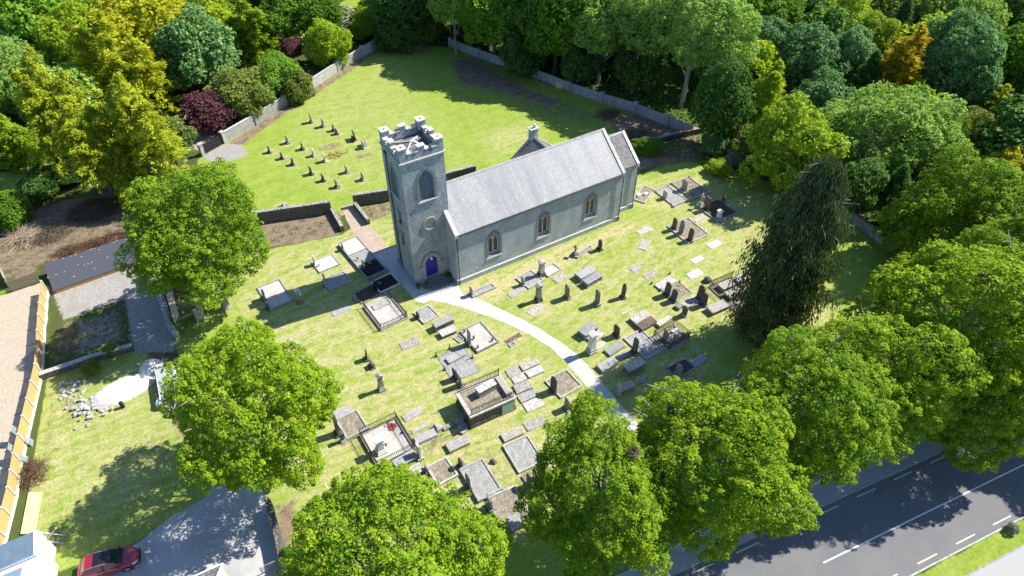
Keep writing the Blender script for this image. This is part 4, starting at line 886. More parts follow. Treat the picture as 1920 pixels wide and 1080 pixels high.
plot(z11, (797, 268), (945, 525), (1030, 165), .25, "square mossy gravel plot below the mottled raised slab", 'g_grey', 'palestone', .17)
plot(z11, (970, 550), (1062, 695), (1197, 435), .2, "weedy plot half hidden under the front right lime, below the square mossy plot", 'g_brown', 'oldgrey', .17)
stone(z11, (1045, 645), 540, .8, 'round', "dark round headstone half hidden beside the front right lime", 'darkstone')
chest(z11, (825, 930), (880, 1050), (985, 858), .6, "chest tomb in shade at the edge of the front right lime")
# ------------------------------------------------------------------ graves right of the path
z8 = (1040, 560, 1 / 6)
chest(z8, (265, 345), (335, 432), (420, 230), .8, "solid chest tomb just right of the path, left of the white pedestal", 'granite')
slab(z8, (365, 440), (430, 500), (497, 340), .3, "pale slab between the solid chest tomb and the white pedestal", 'palestone')
slab(z8, (450, 525), (490, 570), (545, 460), .06, "low pale slab in the grass right of the white pedestal", 'palestone')
pillar(z8, (410, 600), 385, .95, "tall white pedestal monument beside the path casting its shadow across it", 'white', 'palestone')
stone(z8, (690, 420), 298, .85, 'round', "dark broad headstone tilting back, right of the tall white pedestal", 'darkstone', lean=-.06)
chest(z8, (835, 210), (910, 285), (1010, 115), .5, "grey lichened chest tomb, upper of a touching pair right of the path", 'lichen')
chest(z8, (910, 285), (985, 357), (1080, 185), .48, "brownish chest tomb, lower of a touching pair right of the path", 'brownstone')
slab(z8, (1140, 275), (1185, 308), (1280, 175), .4, "raised slab between the touching chest tombs and the spiked railed grave", 'lichen')
plot(z8, (740, 460), (1065, 665), (940, 350), .2, "large pale-kerbed gravel plot with a dark headstone on its left kerb, right of the path", 'g_grey', 'palestone', .17)
stone(z8, (890, 615), 443, .8, 'round', "tall dark headstone on the left kerb of the large pale-kerbed gravel plot", 'darkstone')
slab(z8, (555, 575), (620, 640), (730, 465), .3, "grey ledger left of the large pale-kerbed gravel plot", 'granite')
slab(z8, (465, 742), (540, 822), (650, 635), .42, "long grey ledger nearest the path, left of the chest tomb in dappled shade", 'granite')
slab(z8, (690, 640), (735, 690), (815, 570), .1, "flat slab shaded by the tall dark headstone", 'oldgrey')
chest(z8, (760, 745), (850, 818), (950, 645), .9, "tall chest tomb in dappled shade below the large gravel plot", 'lichen')
slab(z8, (905, 900), (945, 960), (1010, 865), .08, "low slab in shade below the tall chest tomb", 'oldgrey')
chest(z8, (690, 977), (742, 1047), (860, 910), .6, "table tomb half hidden by the lime nearest the path", 'palestone')
plot(z8, (1105, 420), (1275, 590), (1345, 280), .2, "railed weedy plot with a rounded headstone and two small tablets", 'g_brown', 'palestone', .15)
railing(z8, (1105, 420), (1275, 590), (1345, 280), .2, .95, "spiked railing with tall bars round the weedy plot right of the gravel plot", "NESW", 'rust', .15)
stone(z8, (1235, 470), 362, .75, 'round', "rounded grey headstone inside the spiked railing", 'oldgrey', z0=.1)
for p, l in (((1345, 372), "upper of two small white tablets inside the spiked railing"), ((1388, 402), "lower of two small white tablets inside the spiked railing")):
    c = P(z8, p, .1); b = MB(); b.box(-.38, -.16, 0, .38, .16, .3); tag(b.build("tablet", M['white'], loc=tuple(map(float, c)), rz=.05), l, "tablet", "white tablets inside the spiked railing")
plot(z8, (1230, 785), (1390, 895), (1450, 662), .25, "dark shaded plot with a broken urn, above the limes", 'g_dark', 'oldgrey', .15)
stone(z8, (1385, 865), 745, .8, 'low', "weathered headstone in shade on the dark plot above the limes", 'oldgrey', .2)
z7c = (960, 360, 1 / 3)
slab(z7c, (1000, 950), (1030, 985), (1070, 905), .08, "flat slab in deep shade right of the dark shaded plot", 'granite')
slab(z8, (740, 168), (762, 182), (885, 95), .05, "long thin sunken slab in the grass above the touching chest tombs", 'palestone')
z12 = (1200, 480, 1 / 6)
slab(z12, (20, 215), (75, 265), (160, 140), .06, "grey-centred slab in the lawn directly above the weedy grave group", 'lichen')
slab(z12, (510, 210), (580, 260), (650, 140), .06, "white slab in the lawn above the round boulder stone", 'white')
slab(z12, (560, 48), (615, 85), (672, -10), .06, "white slab in the lawn above another white slab, right of centre", 'white')
slab(z12, (165, 320), (238, 388), (340, 215), .25, "pale slab edged by four corner stubs beside twin dark headstones", 'palestone')
for p, l in (((130, 312), "left"), ((335, 200), "upper"), ((445, 300), "right"), ((232, 390), "lower")):
    c = P(z12, p); b = MB(); b.lathe([(.13, -.02), (.11, .3), (.0, .42)], 6); tag(b.build("corner_stub", M['oldgrey'], loc=(float(c[0]), float(c[1]), 0)), f"{l} corner stub of the pale slab beside the twin headstones", "post", "corner stubs of the pale slab")
plot(z12, (240, 390), (400, 505), (440, 295), .1, "overgrown brown plot behind twin dark headstones", 'g_brown', 'oldgrey', .12)
stone(z12, (300, 440), 302, .85, 'round', "dark headstone left of the twin pair at the overgrown plot", 'darkstone', .16)
stone(z12, (368, 505), 378, .8, 'round', "dark headstone right of the twin pair at the overgrown plot", 'darkstone', .16)
slab(z12, (420, 530), (530, 577), (580, 450), .22, "pale ledger with a headstone's round shadow on it", 'palestone')
stone(z12, (662, 497), 343, .9, 'round', "tall black headstone whose shadow falls on the pale ledger", 'darkstone', .18)
stone(z12, (712, 552), 415, .75, 'round', "black headstone just right below the tall one by the pale ledger", 'darkstone', .16)
stone(z12, (495, 668), 560, .7, 'round', "dark headstone on a pale base below the pale ledger", 'darkstone', .16, mb='palestone')
c = P(z12, (430, 580)); b = MB(); b.box(-.45, -.35, 0, .45, .35, .4); tag(b.build("stone_block", M['oldgrey'], loc=(float(c[0]), float(c[1]), 0), rz=.3, bevel=.05), "dark tilted stone block left of the pale ledger", "stone")
chest(z12, (745, 565), (815, 647), (945, 475), .6, "pale chest tomb outside the corner of the long railing near the dark conifer", 'palestone')
c = P(z12, (755, 285)); b = MB(); b.lathe([(.42, -.05), (.48, .2), (.4, .5), (.2, .68), (0, .72)], 10); tag(b.build("boulder_stone", M['darkstone'], loc=(float(c[0]), float(c[1]), 0)), "round dark boulder marking a grave beside the long railing", "stone")
railing(z12, (770, 345), (1100, 645), (1030, 235), .1, 1.0, "long green-rusted railing round two chest tombs beside the dark drooping conifer", "NWS", 'rust', .16)
plot(z12, (770, 345), (1100, 645), (1030, 235), .1, "long weedy plot inside the railing beside the dark drooping conifer", 'g_brown', 'oldgrey', .15)
chest(z12, (870, 312), (935, 382), (1010, 247), .65, "upper chest tomb inside the long railing by the dark conifer", 'lichen')
chest(z12, (935, 407), (1020, 477), (1112, 332), .65, "lower chest tomb inside the long railing by the dark conifer", 'lichen')
chest(z12, (1060, 242), (1115, 310), (1195, 180), .5, "chest tomb outside the long railing, touching the dark conifer's branches", 'granite')
z13 = (1170, 320, 240 / 1620)
plot(z13, (125, 330), (245, 430), (260, 160), .2, "brown earth plot at the chancel corner with two small white tablets", 'g_brown', 'kerb', .15)
for p, l in (((185, 318), "left small white tablet on the earth plot at the chancel corner"), ((275, 305), "right small white tablet on the earth plot at the chancel corner")):
    c = P(z13, p, .1); b = MB(); b.box(-.3, -.22, 0, .3, .22, .28); b.box(-.2, -.14, .28, .2, .14, .34); tag(b.build("tablet", M['white'], loc=tuple(map(float, c)), rz=.1), l, "tablet", "white tablets at the chancel corner")
plot(z13, (385, 245), (628, 445), (560, 178), .2, "pale grey gravel plot between the chancel plot and the far weedy plot", 'g_grey', 'kerb', .15, posts=True)
plot(z13, (598, 155), (868, 355), (822, 70), .2, "weedy straw-coloured plot with kerb stubs, farthest right of the chancel", 'g_brown', 'kerb', .15, posts=True)
stone(z13, (510, 352), 252, .75, 'low', "pale square headstone between the chancel plot and the grey gravel plot", 'palestone')
stone(z13, (755, 250), 108, .95, 'round', "tall round headstone between the grey gravel plot and the weedy plot", 'oldgrey', .18)
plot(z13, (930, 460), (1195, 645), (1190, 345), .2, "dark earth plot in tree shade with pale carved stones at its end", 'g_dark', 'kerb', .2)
cross(z13, (965, 460), 290, "pale stone cross on a stepped base at the dark earth plot", 'palestone')
stone(z13, (1048, 495), 335, .8, 'flat', "square brown headstone beside the pale cross on the dark earth plot", 'brownstone', .2)
stone(z13, (1250, 410), 330, .6, 'round', "small shaded headstone at the back of the dark earth plot", 'darkstone')
pillar(z13, (1195, 605), 500, .75, "short white carved pedestal at the front of the dark earth plot", 'white', 'palestone')
plot(z13, (525, 700), (825, 912), (795, 590), .18, "gravel plot with three headstones along its left kerb, in the right-hand lawn", 'g_brown', 'palestone', .14)
stone(z13, (628, 742), 598, .7, 'round', "brown headstone, leftmost of three on the right-hand gravel plot", 'brownstone', .16)
stone(z13, (712, 805), 625, .7, 'shoulder', "shouldered headstone with a pale base, middle of three on the right-hand gravel plot", 'oldgrey', .2, mb='palestone')
stone(z13, (828, 892), 738, .75, 'round', "grey-brown headstone, rightmost of three on the right-hand gravel plot", 'brownstone', .16)
slab(z13, (135, 770), (205, 815), (310, 700), .06, "pale slab in the lawn halfway along the nave, nearest the chancel", 'palestone')
slab(z13, (170, 985), (280, 1010), (225, 860), .06, "pale slab set across the others in the lawn in front of the nave", 'palestone')
slab(z13, (1035, 935), (1112, 985), (1172, 870), .06, "white slab in the lawn right of the three-headstone plot", 'white')
slab(z13, (870, 625), (912, 655), (1000, 558), .06, "pale slab between the three-headstone plot and the dark earth plot", 'palestone')
slab(z7c, (650, 430), (690, 452), (700, 400), .06, "pale slab in the lawn left of the grey-centred slab", 'palestone')
z14 = (940, 440, 1 / 6)
plot(z14, (830, 232), (857, 258), (995, 115), .25, "narrow kerbed grave by the nave wall between a cross and a dark headstone", 'g_brown', 'palestone', .1)
cross(z14, (828, 235), 118, "small Celtic cross on a stepped base at the left end of the narrow grave", 'oldgrey')
stone(z14, (1105, 168), 55, .65, 'round', "dark headstone at the right end of the narrow grave by the nave wall", 'darkstone', .18)
plot(z14, (170, 480), (300, 612), (340, 380), .2, "grey gravel plot with a small pale headstone, left of two in front of the nave", 'g_grey', 'palestone', .13)
stone(z14, (245, 565), 470, .6, 'low', "small pale headstone on the left gravel plot in front of the nave", 'palestone', .16)
plot(z14, (450, 385), (512, 482), (597, 300), .2, "pale gravel plot behind a tall pillar monument in front of the nave", 'g_pale', 'kerb', .13)
pillar(z14, (450, 455), 292, .85, "tall grey pillar monument with white cap in front of the nave", 'palestone', 'darkstone')
slab(z14, (558, 490), (622, 547), (690, 415), .06, "lichened slab in the grass beside the pale gravel plot near the nave", 'lichen')
slab(z14, (62, 665), (118, 715), (235, 565), .06, "long pale slab in the grass left of the capped stele, near the path", 'palestone')
chest(z14, (820, 430), (895, 497), (1000, 335), .75, "left half of a double chest tomb in the middle lawn", 'granite')
chest(z14, (903, 506), (972, 562), (1080, 402), .75, "right half of a double chest tomb in the middle lawn", 'granite')
pillar(z14, (418, 738), 560, .8, "capped grey stele on a stepped base between slab and path", 'oldgrey', 'darkstone')
stone(z14, (738, 708), 560, .8, 'round', "plain round-topped headstone left of three in a row in the middle lawn", 'oldgrey', .15)
stone(z14, (1075, 785), 620, .75, 'round', "round-topped headstone on a broad base, middle of three in a row in the lawn", 'oldgrey', .2, .35)
stone(z14, (1365, 708), 555, .6, 'shoulder', "narrow dark carved headstone, right of three in a row in the lawn", 'darkstone', .18)
slab(z14, (280, 875), (342, 917), (430, 765), .06, "brownish pale slab in the grass between the capped stele and the path", 'lichen')
# ------------------------------------------------------------------ lone stones in the left lawn
zq = (540, 640, 280 / 1890)
stone(zq, (995, 225), 108, .65, 'round', "thin dark headstone, upper of two in line, in the open lawn left of the path", 'darkstone')
stone(zq, (1062, 322), 262, .75, 'flat', "low dark stone, lower of two in line, in the open lawn left of the path", 'darkstone', .22)
pillar(zq, (1188, 608), 420, .7, "slim stele with white cap alone in the open lawn, casting a long shadow", 'oldgrey', 'palestone')
stone(zq, (412, 432), 368, .45, 'flat', "small dark headstone in the lawn beside the big left lime tree", 'darkstone')
slab(zq, (292, 640), (335, 682), (402, 570), .06, "grey slab in the lawn at the edge of the big left lime tree", 'granite')
for p, s, l in (((245, 310), .6, "white broken stone under the upper edge of the big left lime"), ((120, 50), .45, "dark broken stone where the two left limes meet"), ((15, 30), .7, "pale broken slab where the two left limes meet")):
    c = P(zq, p); b = MB(); b.prism([(-s, -.4 * s), (.3 * s, -.7 * s), (s, .1 * s), (.4 * s, .7 * s), (-.7 * s, .5 * s)], 0, .3); tag(b.build("broken_stone", M['palestone'], loc=(float(c[0]), float(c[1]), 0), rz=s, bevel=.06), l, "stone")
stone(FULL, (623, 937), 911, .85, 'low', "thin white headstone alone in the grass between the two front left limes", 'white', .1)
stone(FULL, (1160, 738), 720, .5, 'low', "broken pale headstone in shade where the path meets the limes", 'palestone', .2)
# ------------------------------------------------------------------ headstones on the upper lawn
GU = "headstones on the upper lawn"; zu = (480, 0, 1 / 3)
for bx, by, ty, wd, st, m, l in (
    (312, 688, 637, .8, 'round', 'oldgrey', "grey headstone with a dark base, top left of the upper lawn group"),
    (378, 712, 663, .8, 'round', 'palestone', "pale grey headstone right beside the top left one of the upper lawn"),
    (438, 735, 700, .7, 'flat', 'darkstone', "dark square headstone, back one of a touching dark pair on the upper lawn"),
    (455, 754, 722, .7, 'low', 'darkstone', "dark low headstone, front one of a touching dark pair on the upper lawn"),
    (178, 805, 763, .7, 'low', 'oldgrey', "grey headstone on the upper lawn standing highest of the left-hand rows"),
    (76, 858, 822, .7, 'low', 'darkstone', "dark headstone farthest left on the upper lawn"),
    (262, 840, 804, .75, 'flat', 'darkstone', "dark square headstone in the middle of the upper lawn group, left of a white one"),
    (325, 877, 836, .75, 'low', 'white', "small white headstone left of the tall white one on the upper lawn"),
    (148, 892, 857, .75, 'low', 'darkstone', "dark headstone second from the left in the lower rows of the upper lawn"),
    (207, 927, 890, .75, 'low', 'darkstone', "dark headstone third from the left in the lower rows of the upper lawn"),
    (390, 907, 860, .8, 'round', 'white', "tall white headstone with a flower bed behind it on the upper lawn"),
    (553, 782, 738, .95, 'flat', 'black', "black polished headstone, taller of a pair at the right of the upper lawn"),
    (545, 795, 762, .6, 'low', 'black', "short black headstone in front of the taller polished one on the upper lawn"),
    (612, 815, 776, .8, 'round', 'palestone', "pale headstone behind a white one, nearest the church tower on the upper lawn"),
    (606, 832, 786, .9, 'round', 'white', "white rounded headstone on bare earth, nearest the church tower on the upper lawn"),
    (312, 980, 938, .75, 'flat', 'darkstone', "dark headstone, left of three in the lowest slanting row of the upper lawn"),
    (512, 970, 928, .75, 'low', 'palestone', "pale headstone, left of two by the boundary wall side of the upper lawn"),
    (380, 1017, 978, .75, 'low', 'darkstone', "dark headstone, middle of three in the lowest slanting row of the upper lawn"),
    (600, 1012, 971, .75, 'low', 'palestone', "pale headstone, right of two by the boundary wall side of the upper lawn"),
    (455, 1054, 1014, .75, 'low', 'oldgrey', "grey headstone, right of three in the lowest slanting row of the upper lawn"),
    (-65, 1195, 1163, .6, 'low', 'palestone', "pale leaning headstone at the left end of the rubble wall"),
    (154, 1158, 1135, .5, 'low', 'palestone', "small pale headstone just behind the middle of the rubble wall")):
    stone(zu, (bx, by), ty, wd, st, l, m, .14, 0, -.02, 0, 0, GU)
c = g(480 + 445 / 3, 875 / 3); b = MB(); q = random.Random(5)
for k in range(150): x, y = q.gauss(0, .75), q.gauss(0, .4); b.box(x - .05, y - .05, 0, x + .05, y + .05, q.uniform(.04, .3))
tag(b.build("flower_bed", [M['flower_y']], loc=(float(c[0]), float(c[1]), 0)), "patch of straw-yellow flowers behind the tall white headstone", "flower bed")
# ------------------------------------------------------------------ walls
def wall(name, label, pts, h, th, m, cope=None, ch=.12, cw=.06, kind_cat="wall", piers=None, ph=.35, pm=None, z=0.0, seg=None):
    """a wall along ground points; piers: distances along it"""
    pts = [Vector((float(p[0]), float(p[1]), 0)) for p in pts]; t = thing(name, label, kind_cat, pts[0]); o = pts[0]; b = MB(); c = MB()
    for a, q in zip(pts, pts[1:]):
        d = (q - a); l = d.length; d = d / l; n = Vector((-d.y, d.x, 0)); ang = math.atan2(d.y, d.x)
        k = MB(); k.box(0, -th / 2, -.05, l, th / 2, h); seg_o = k.build("wall_face", m, t, a - o, ang)
        if cope:
            k = MB(); r = random.Random(int(l * 10)); x = 0.0
            while x < l - .05:
                s = min(seg or r.uniform(.3, .6), l - x); k.box(x + .01, -th / 2 - cw, h, x + s - .01, th / 2 + cw, h + ch * (r.uniform(.7, 1.25) if not seg else 1)); x += s
            k.build("coping", cope, seg_o)
    for p in (piers or []):
        p = Vector((float(p[0]), float(p[1]), 0)) - o; k = MB(); k.box(-.28, -.28, -.05, .28, .28, h + ph); k.box(-.34, -.34, h + ph, .34, .34, h + ph + .12)
        k.build("pier", pm or m, t, p, math.atan2((pts[-1] - pts[0]).y, (pts[-1] - pts[0]).x))
    return t
z_nw = (360, 60, 360 / 1620); nwp = [(278, 932), (545, 777), (790, 622), (1015, 476), (1235, 332), (1440, 206), (1545, 148)]
wall("rendered_wall", "pale rendered wall with piers along the left side of the upper lawn", [P(z_nw, p) for p in nwp], 1.65, .3, M['rendered'], M['lime'], .08, .04, piers=[P(z_nw, p) for p in nwp[:-1]], ph=.15, seg=2.0)
z_ne = (840, 60, .25); nep = [(20, 112), (230, 192), (445, 267), (665, 347), (905, 443), (1150, 527), (1400, 602), (1640, 702), (1830, 770)]
wall("block_wall", "grey concrete block wall with piers below the wood, right of the upper lawn", [P(z_ne, p) for p in nep], 1.6, .25, M['block'], None, piers=[P(z_ne, p) for p in nep[:-1]], ph=.1)
ga = thing("metal_gate", "dark sheeted metal gate between two piers in the rendered wall", "gate", tuple(map(float, g(384, 288)))); a, q = Vector(g(384, 288)), Vector(g(421, 268)); d = q - a; l = d.length
k = MB(); k.box(.1, -.03, .1, l / 2 - .02, .03, 1.55); k.build("gate_leaf", M['iron'], ga, None, math.atan2(d.y, d.x)); k = MB(); k.box(l / 2 + .02, -.03, .1, l - .1, .03, 1.55); k.build("gate_leaf", M['iron'], ga, None, math.atan2(d.y, d.x))
b = MB(); b.box(-.26, -.26, 0, .26, .26, 1.8); b.box(-.33, -.33, 1.8, .33, .33, 1.95); tag(b.build("gate_pier", M['rendered'], loc=tuple(map(float, g(381, 291))), rz=.4), "pale gate pier at the near end of the dark metal gate", "gate pier")
wl = [g(452, 424), g(540, 410), (float(g(623, 398)[0]), float(g(623, 398)[1]))]
wall("rubble_wall", "dark rubble wall with pale coping stones below the upper lawn, left of the ramp", wl, 1.75, .5, M['rubble'], M['cope'], .13, .02)
wr = [g(664, 386), g(738, 374), g(845, 342), g(892, 330)]
wall("rubble_wall", "dark rubble wall with pale coping stones running behind the tower, right of the ramp path", wr, 1.75, .5, M['rubble'], M['cope'], .13, .02)
wall("wing_wall", "low wing wall on the left of the brown ramp path", [g(624, 400), g(643, 434)], .8, .4, M['rubble'], M['cope'], .1, .02)
wall("wing_wall", "low wing wall on the right of the brown ramp path", [g(666, 388), g(692, 421)], .8, .4, M['rubble'], M['cope'], .1, .02)
wall("boundary_wall", "low ivy-grown stone wall at the edge of the right-hand wood", [g(1420, 300), g(1500, 345), g(1566, 384), g(1600, 416), g(1640, 448), g(1690, 480), g(1760, 530)], 1.25, .45, M['oldgrey'], M['cope'], .1, .02)
wall("ivy_wall", "low overgrown wall end below the woodland at the chancel corner", [g(1190, 280), g(1255, 262), g(1325, 246)], .9, .5, M['rubble'], M['cope'], .1, .02)
p0 = RO + RX * (-13) + RY * 6.12; p1 = RO + RX * 34 + RY * 6.12
wall("roadside_wall", "pale stone churchyard wall along the footpath under the roadside limes", [p0, p1], 1.1, .4, M['rubble_pale'], M['cope'], .12, .03)
wall("retaining_wall", "shaded stone wall with grassy top between the driveway and the churchyard", [g(500, 935, 1.5), g(520, 1005, 1.5), g(537, 1090, 1.5), g(545, 1150, 1.5)], 1.5, .5, M['rubble'], None)
gt = thing("field_gate", "low barred metal gate closing the bottom of the driveway", "gate", tuple(map(float, g(493, 1076)))); a, q = Vector(g(493, 1076)), Vector(g(527, 1061)); d = q - a; an = math.atan2(d.y, d.x); l = d.length
k = MB()
for zz in (.25, .55, .85, 1.15): k.bar((0, 0, zz), (l, 0, zz), .05)
for x in (0, l / 2, l): k.bar((x, 0, .1), (x, 0, 1.2), .06)
k.build("gate_frame", M['timber_grey'], gt, None, an)
c = P(z_ne, (832, 425)); pa_ = thing("pallet", "wooden pallet standing against the grey block wall", "pallet", tuple(map(float, c)), -1.05); k = MB()
for i in range(7): k.box(-.6, -.06, .06 + i * .16, .6, -.03, .17 + i * .16)
for x in (-.55, 0, .55): k.box(x - .05, -.03, .02, x + .05, .06, 1.2)
o = k.build("slats", M['timber_pale'], pa_); o.rotation_euler = (-.2, 0, 0)
# ------------------------------------------------------------------ building site on the left
fl = [(90, 548), (85, 610), (80, 703), (73, 735), (58, 800), (42, 870), (32, 933), (13, 1010), (0, 1050)]; fp = [Vector(map(float, g(*p))) for p in fl]
ft = thing("timber_fence", "long orange board fence with pale concrete posts and base beside the gravel lane", "fence", fp[0])
tot = 0.0
for a, q in zip(fp, fp[1:]):
    d = q - a; l = d.length; an = math.atan2(d.y, d.x); n = max(1, round(l / 2.3)); ax = a - fp[0]
    for i in range(n):
        x0, x1 = i * l / n, (i + 1) * l / n; k = MB(); nb = max(3, int((x1 - x0) / .15))
        for j in range(nb):
            u0 = x0 + .06 + (x1 - x0 - .12) * j / nb; u1 = x0 + .06 + (x1 - x0 - .12) * (j + 1) / nb - .012; k.box(u0, -.02, .32, u1, .015, 1.85)
        k.build("fence_panel", M['timber'], ft, ax, an); k = MB(); k.box(x0 - .07, -.07, 0, x0 + .07, .12, 1.9); k.build("fence_post", M['conpost'], ft, ax, an)
        k = MB(); k.box(x0 + .08, -.05, 0, x1 - .08, .1, .31); k.build("base_board", M['conpost'], ft, ax, an)
zs = (0, 360, 280 / 1512)
def quad_roof(name, par, m, pts, th):
    b = MB(); v = [tuple(map(float, p)) for p in pts]; b.add(v + [(x, y, z - th) for x, y, z in v], [(0, 1, 2, 3), (7, 6, 5, 4), (0, 4, 5, 1), (1, 5, 6, 2), (2, 6, 7, 3), (3, 7, 4, 0)]); return b.build(name, m, par)
R4 = [P(zs, (540, 1003), .55), P(zs, (1418, 690), .55), P(zs, (1300, 455), 1.5), P(zs, (435, 735), 1.5)]
sh = thing("lean_to_shed", "long low shed with dark felt roof across the building site", "shed", (0, 0, 0)); rf = quad_roof("felt_roof", sh, M['felt'], R4, .1)
b = MB(); v = [(p[0], p[1], 0) for p in R4]
ce = np.mean([p for p in R4], axis=0); ins = [tuple(map(float, ce + (p - ce) * .965)) for p in R4]
b.add([(x, y, 0) for x, y, z in ins] + [(x, y, z - .12) for x, y, z in ins], [(0, 1, 5, 4), (1, 2, 6, 5), (2, 3, 7, 6), (3, 0, 4, 7)]); b.build("shed_wall", M['timber'], sh)
nl = MB(); r = random.Random(3)
for k in range(22):
    s, t = r.choice([(k / 22, .97), (k / 22, .5), (r.random(), r.random())]); p = (1 - t) * ((1 - s) * R4[0] + s * R4[1]) + t * ((1 - s) * R4[3] + s * R4[2]); nl.box(p[0] - .07, p[1] - .05, p[2] + .0, p[0] + .07, p[1] + .05, p[2] + .05)
nl.build("roof_weights", M['rock'], rf)
def slatfence(name, label, a, q, h, n, m, cat="fence"):
    a, q = Vector(map(float, a)), Vector(map(float, q)); d = q - a; l = d.length; t = thing(name, label, cat, a, math.atan2(d.y, d.x)); k = MB()
    for i in range(n): z0 = .06 + i * (h - .06) / n; k.box(0, -.02, z0, l, .02, z0 + (h - .06) / n * .72)
    k.build("slat_panel", m, t)
    for x in (0, l * .5, l): k = MB(); k.box(x - .06, .02, 0, x + .06, .12, h + .05); k.build("post", m, t)
    return t
slatfence("slatted_screen", "horizontal slatted timber screen closing the top of the gravel lane", P(zs, (122, 1008)), P(zs, (408, 912)), 1.6, 6, M['timber_old'], "screen")
slatfence("plank_fence", "grey plank fence at the far left edge beside the brush heap", P(zs, (-60, 620)), P(zs, (100, 965)), 1.5, 7, M['timber_grey'])
zr = (60, 640, 1 / 6)
wall("ruined_wall", "low ruined wall with pale flat top at the bottom of the building site", [P(zr, (115, 420)), P(zr, (720, 210)), P(zr, (1150, 90))], .75, .55, M['rubble'], M['rendered'], .06, .0, seg=1.4)
zb = (240, 460, 1 / 6)
rb = thing("ruined_building", "roofless stone ruin with timber joists under the upper left lime", "ruin", (0, 0, 0))
def rwall(pts, h, th=.5):
    for a, q in zip(pts, pts[1:]):
        A, B = P(zb, a, h), P(zb, q, h); d = Vector(B - A); l = d.length; k = MB(); k.box(0, -th / 2, -h, l, th / 2, 0, 0, .04); k.build("ruin_wall", M['rubble_pale'], rb, tuple(map(float, A)), math.atan2(d.y, d.x))
rwall([(175, 250), (250, 440)], 1.4); rwall([(175, 250), (300, 205), (420, 150)], 1.4); rwall([(330, 500), (440, 850), (520, 960)], 1.5); rwall([(720, 560), (800, 700)], 1.6); rwall([(720, 740), (800, 700)], 1.7)
for a, q in (((325, 205), (385, 375)), ((370, 480), (465, 780)), ((485, 420), (545, 740)), ((570, 610), (635, 800)), ((555, 840), (720, 765)), ((545, 720), (755, 630)), ((230, 450), (270, 505))):
    k = MB(); k.bar(tuple(P(zb, a, 1.5)), tuple(P(zb, q, 1.5)), .16); k.build("joist", M['timber_old'], rb)
k = MB()
for i in range(4): k.bar(tuple(P(zb, (440 + i * 14, 550 - i * 8), 1.7 + i * .02)), tuple(P(zb, (530 + i * 12, 860 - i * 22), 1.7 + i * .02)), .2)
tag(k.build("plank_stack", M['timber_pale']), "stack of long yellow planks laid on the joists of the ruin", "planks")
dk = thing("felt_deck", "dark felted board deck across the middle of the ruin", "deck"); quad_roof("deck", dk, M['felt'], [P(zb, (265, 510), 1.7), P(zb, (505, 405), 1.7), P(zb, (470, 340), 1.7), P(zb, (240, 440), 1.7)], .12)
# heaps
c = P(zr, (1000, 560)); nn = 22; b = MB(); V = []; r = random.Random(8)
for j in range(nn + 1):
    for i in range(nn + 1):
        u, v = -1 + 2 * i / nn, -1 + 2 * j / nn; d = math.hypot(u, v); hh = .75 * max(0, 1 - d * d) ** .8; sc = 1.0 / max(1.0, d)
        V.append((u * sc * 3.1 + v * .6, v * sc * 1.75, hh + (r.uniform(-.05, .06) if d < .95 else -.03)))
b.add(V, [(j * (nn + 1) + i, j * (nn + 1) + i + 1, (j + 1) * (nn + 1) + i + 1, (j + 1) * (nn + 1) + i) for j in range(nn) for i in range(nn)])
tag(b.build("gravel_heap", M['sand'], loc=(float(c[0]) + .2, float(c[1]), 0), rz=-.1, smooth=True), "long white heap of sand and gravel on the left lawn", "heap")
c = P(zr, (1340, 300)); b = MB(); b.lathe([(1.3, -.02), (1.05, .3), (.5, .6), (0, .66)], 14); tag(b.build("gravel_heap", M['sand'], loc=(float(c[0]), float(c[1]), 0), smooth=True), "small white gravel heap half under the big left lime behind the trailer", "heap")
rk = []
for k in range(3):
    b = MB(); r = random.Random(30 + k); b.lathe([(.14, -.02), (.22, .06), (.2, .18), (.08, .26)], 6); b.v = [(x + r.uniform(-.06, .06), y + r.uniform(-.06, .06), z + r.uniform(-.04, .04)) for x, y, z in b.v]; rk.append(b)
r = random.Random(11); first = []
for k in range(125):
    if k < 85: p = (r.gauss(630, 85), r.gauss(770, 62))
    else: p = (r.uniform(320, 620), r.uniform(430, 700))
    c = P(zr, p); zz = .0 if k > 55 else r.uniform(0, .22)
    if k < 3: o = rk[k].build("rubble_stone", M['rock']); first.append(o); tag(o, "pale rubble stone in the loose heap beside the white gravel on the left lawn", "stone", "rubble stones on the left lawn")
    else: o = first[k % 3].copy(); COL.objects.link(o)
    s = r.uniform(.4, 1.1); o.location = (float(c[0]), float(c[1]), zz); o.scale = (s, s * r.uniform(.7, 1.2), s * r.uniform(.7, 1)); o.rotation_euler = (r.uniform(-.3, .3), r.uniform(-.3, .3), r.uniform(0, 6))
c = P(zr, (1027, 740)); b = MB(); b.lathe([(.2, 0), (.2, .75), (.17, .8)], 10); b.lathe([(.15, .8), (.15, .82)], 10); tag(b.build("drum", M['rubber'], loc=(float(c[0]), float(c[1]), 0)), "black upright pipe standing in front of the white gravel heap", "pipe")
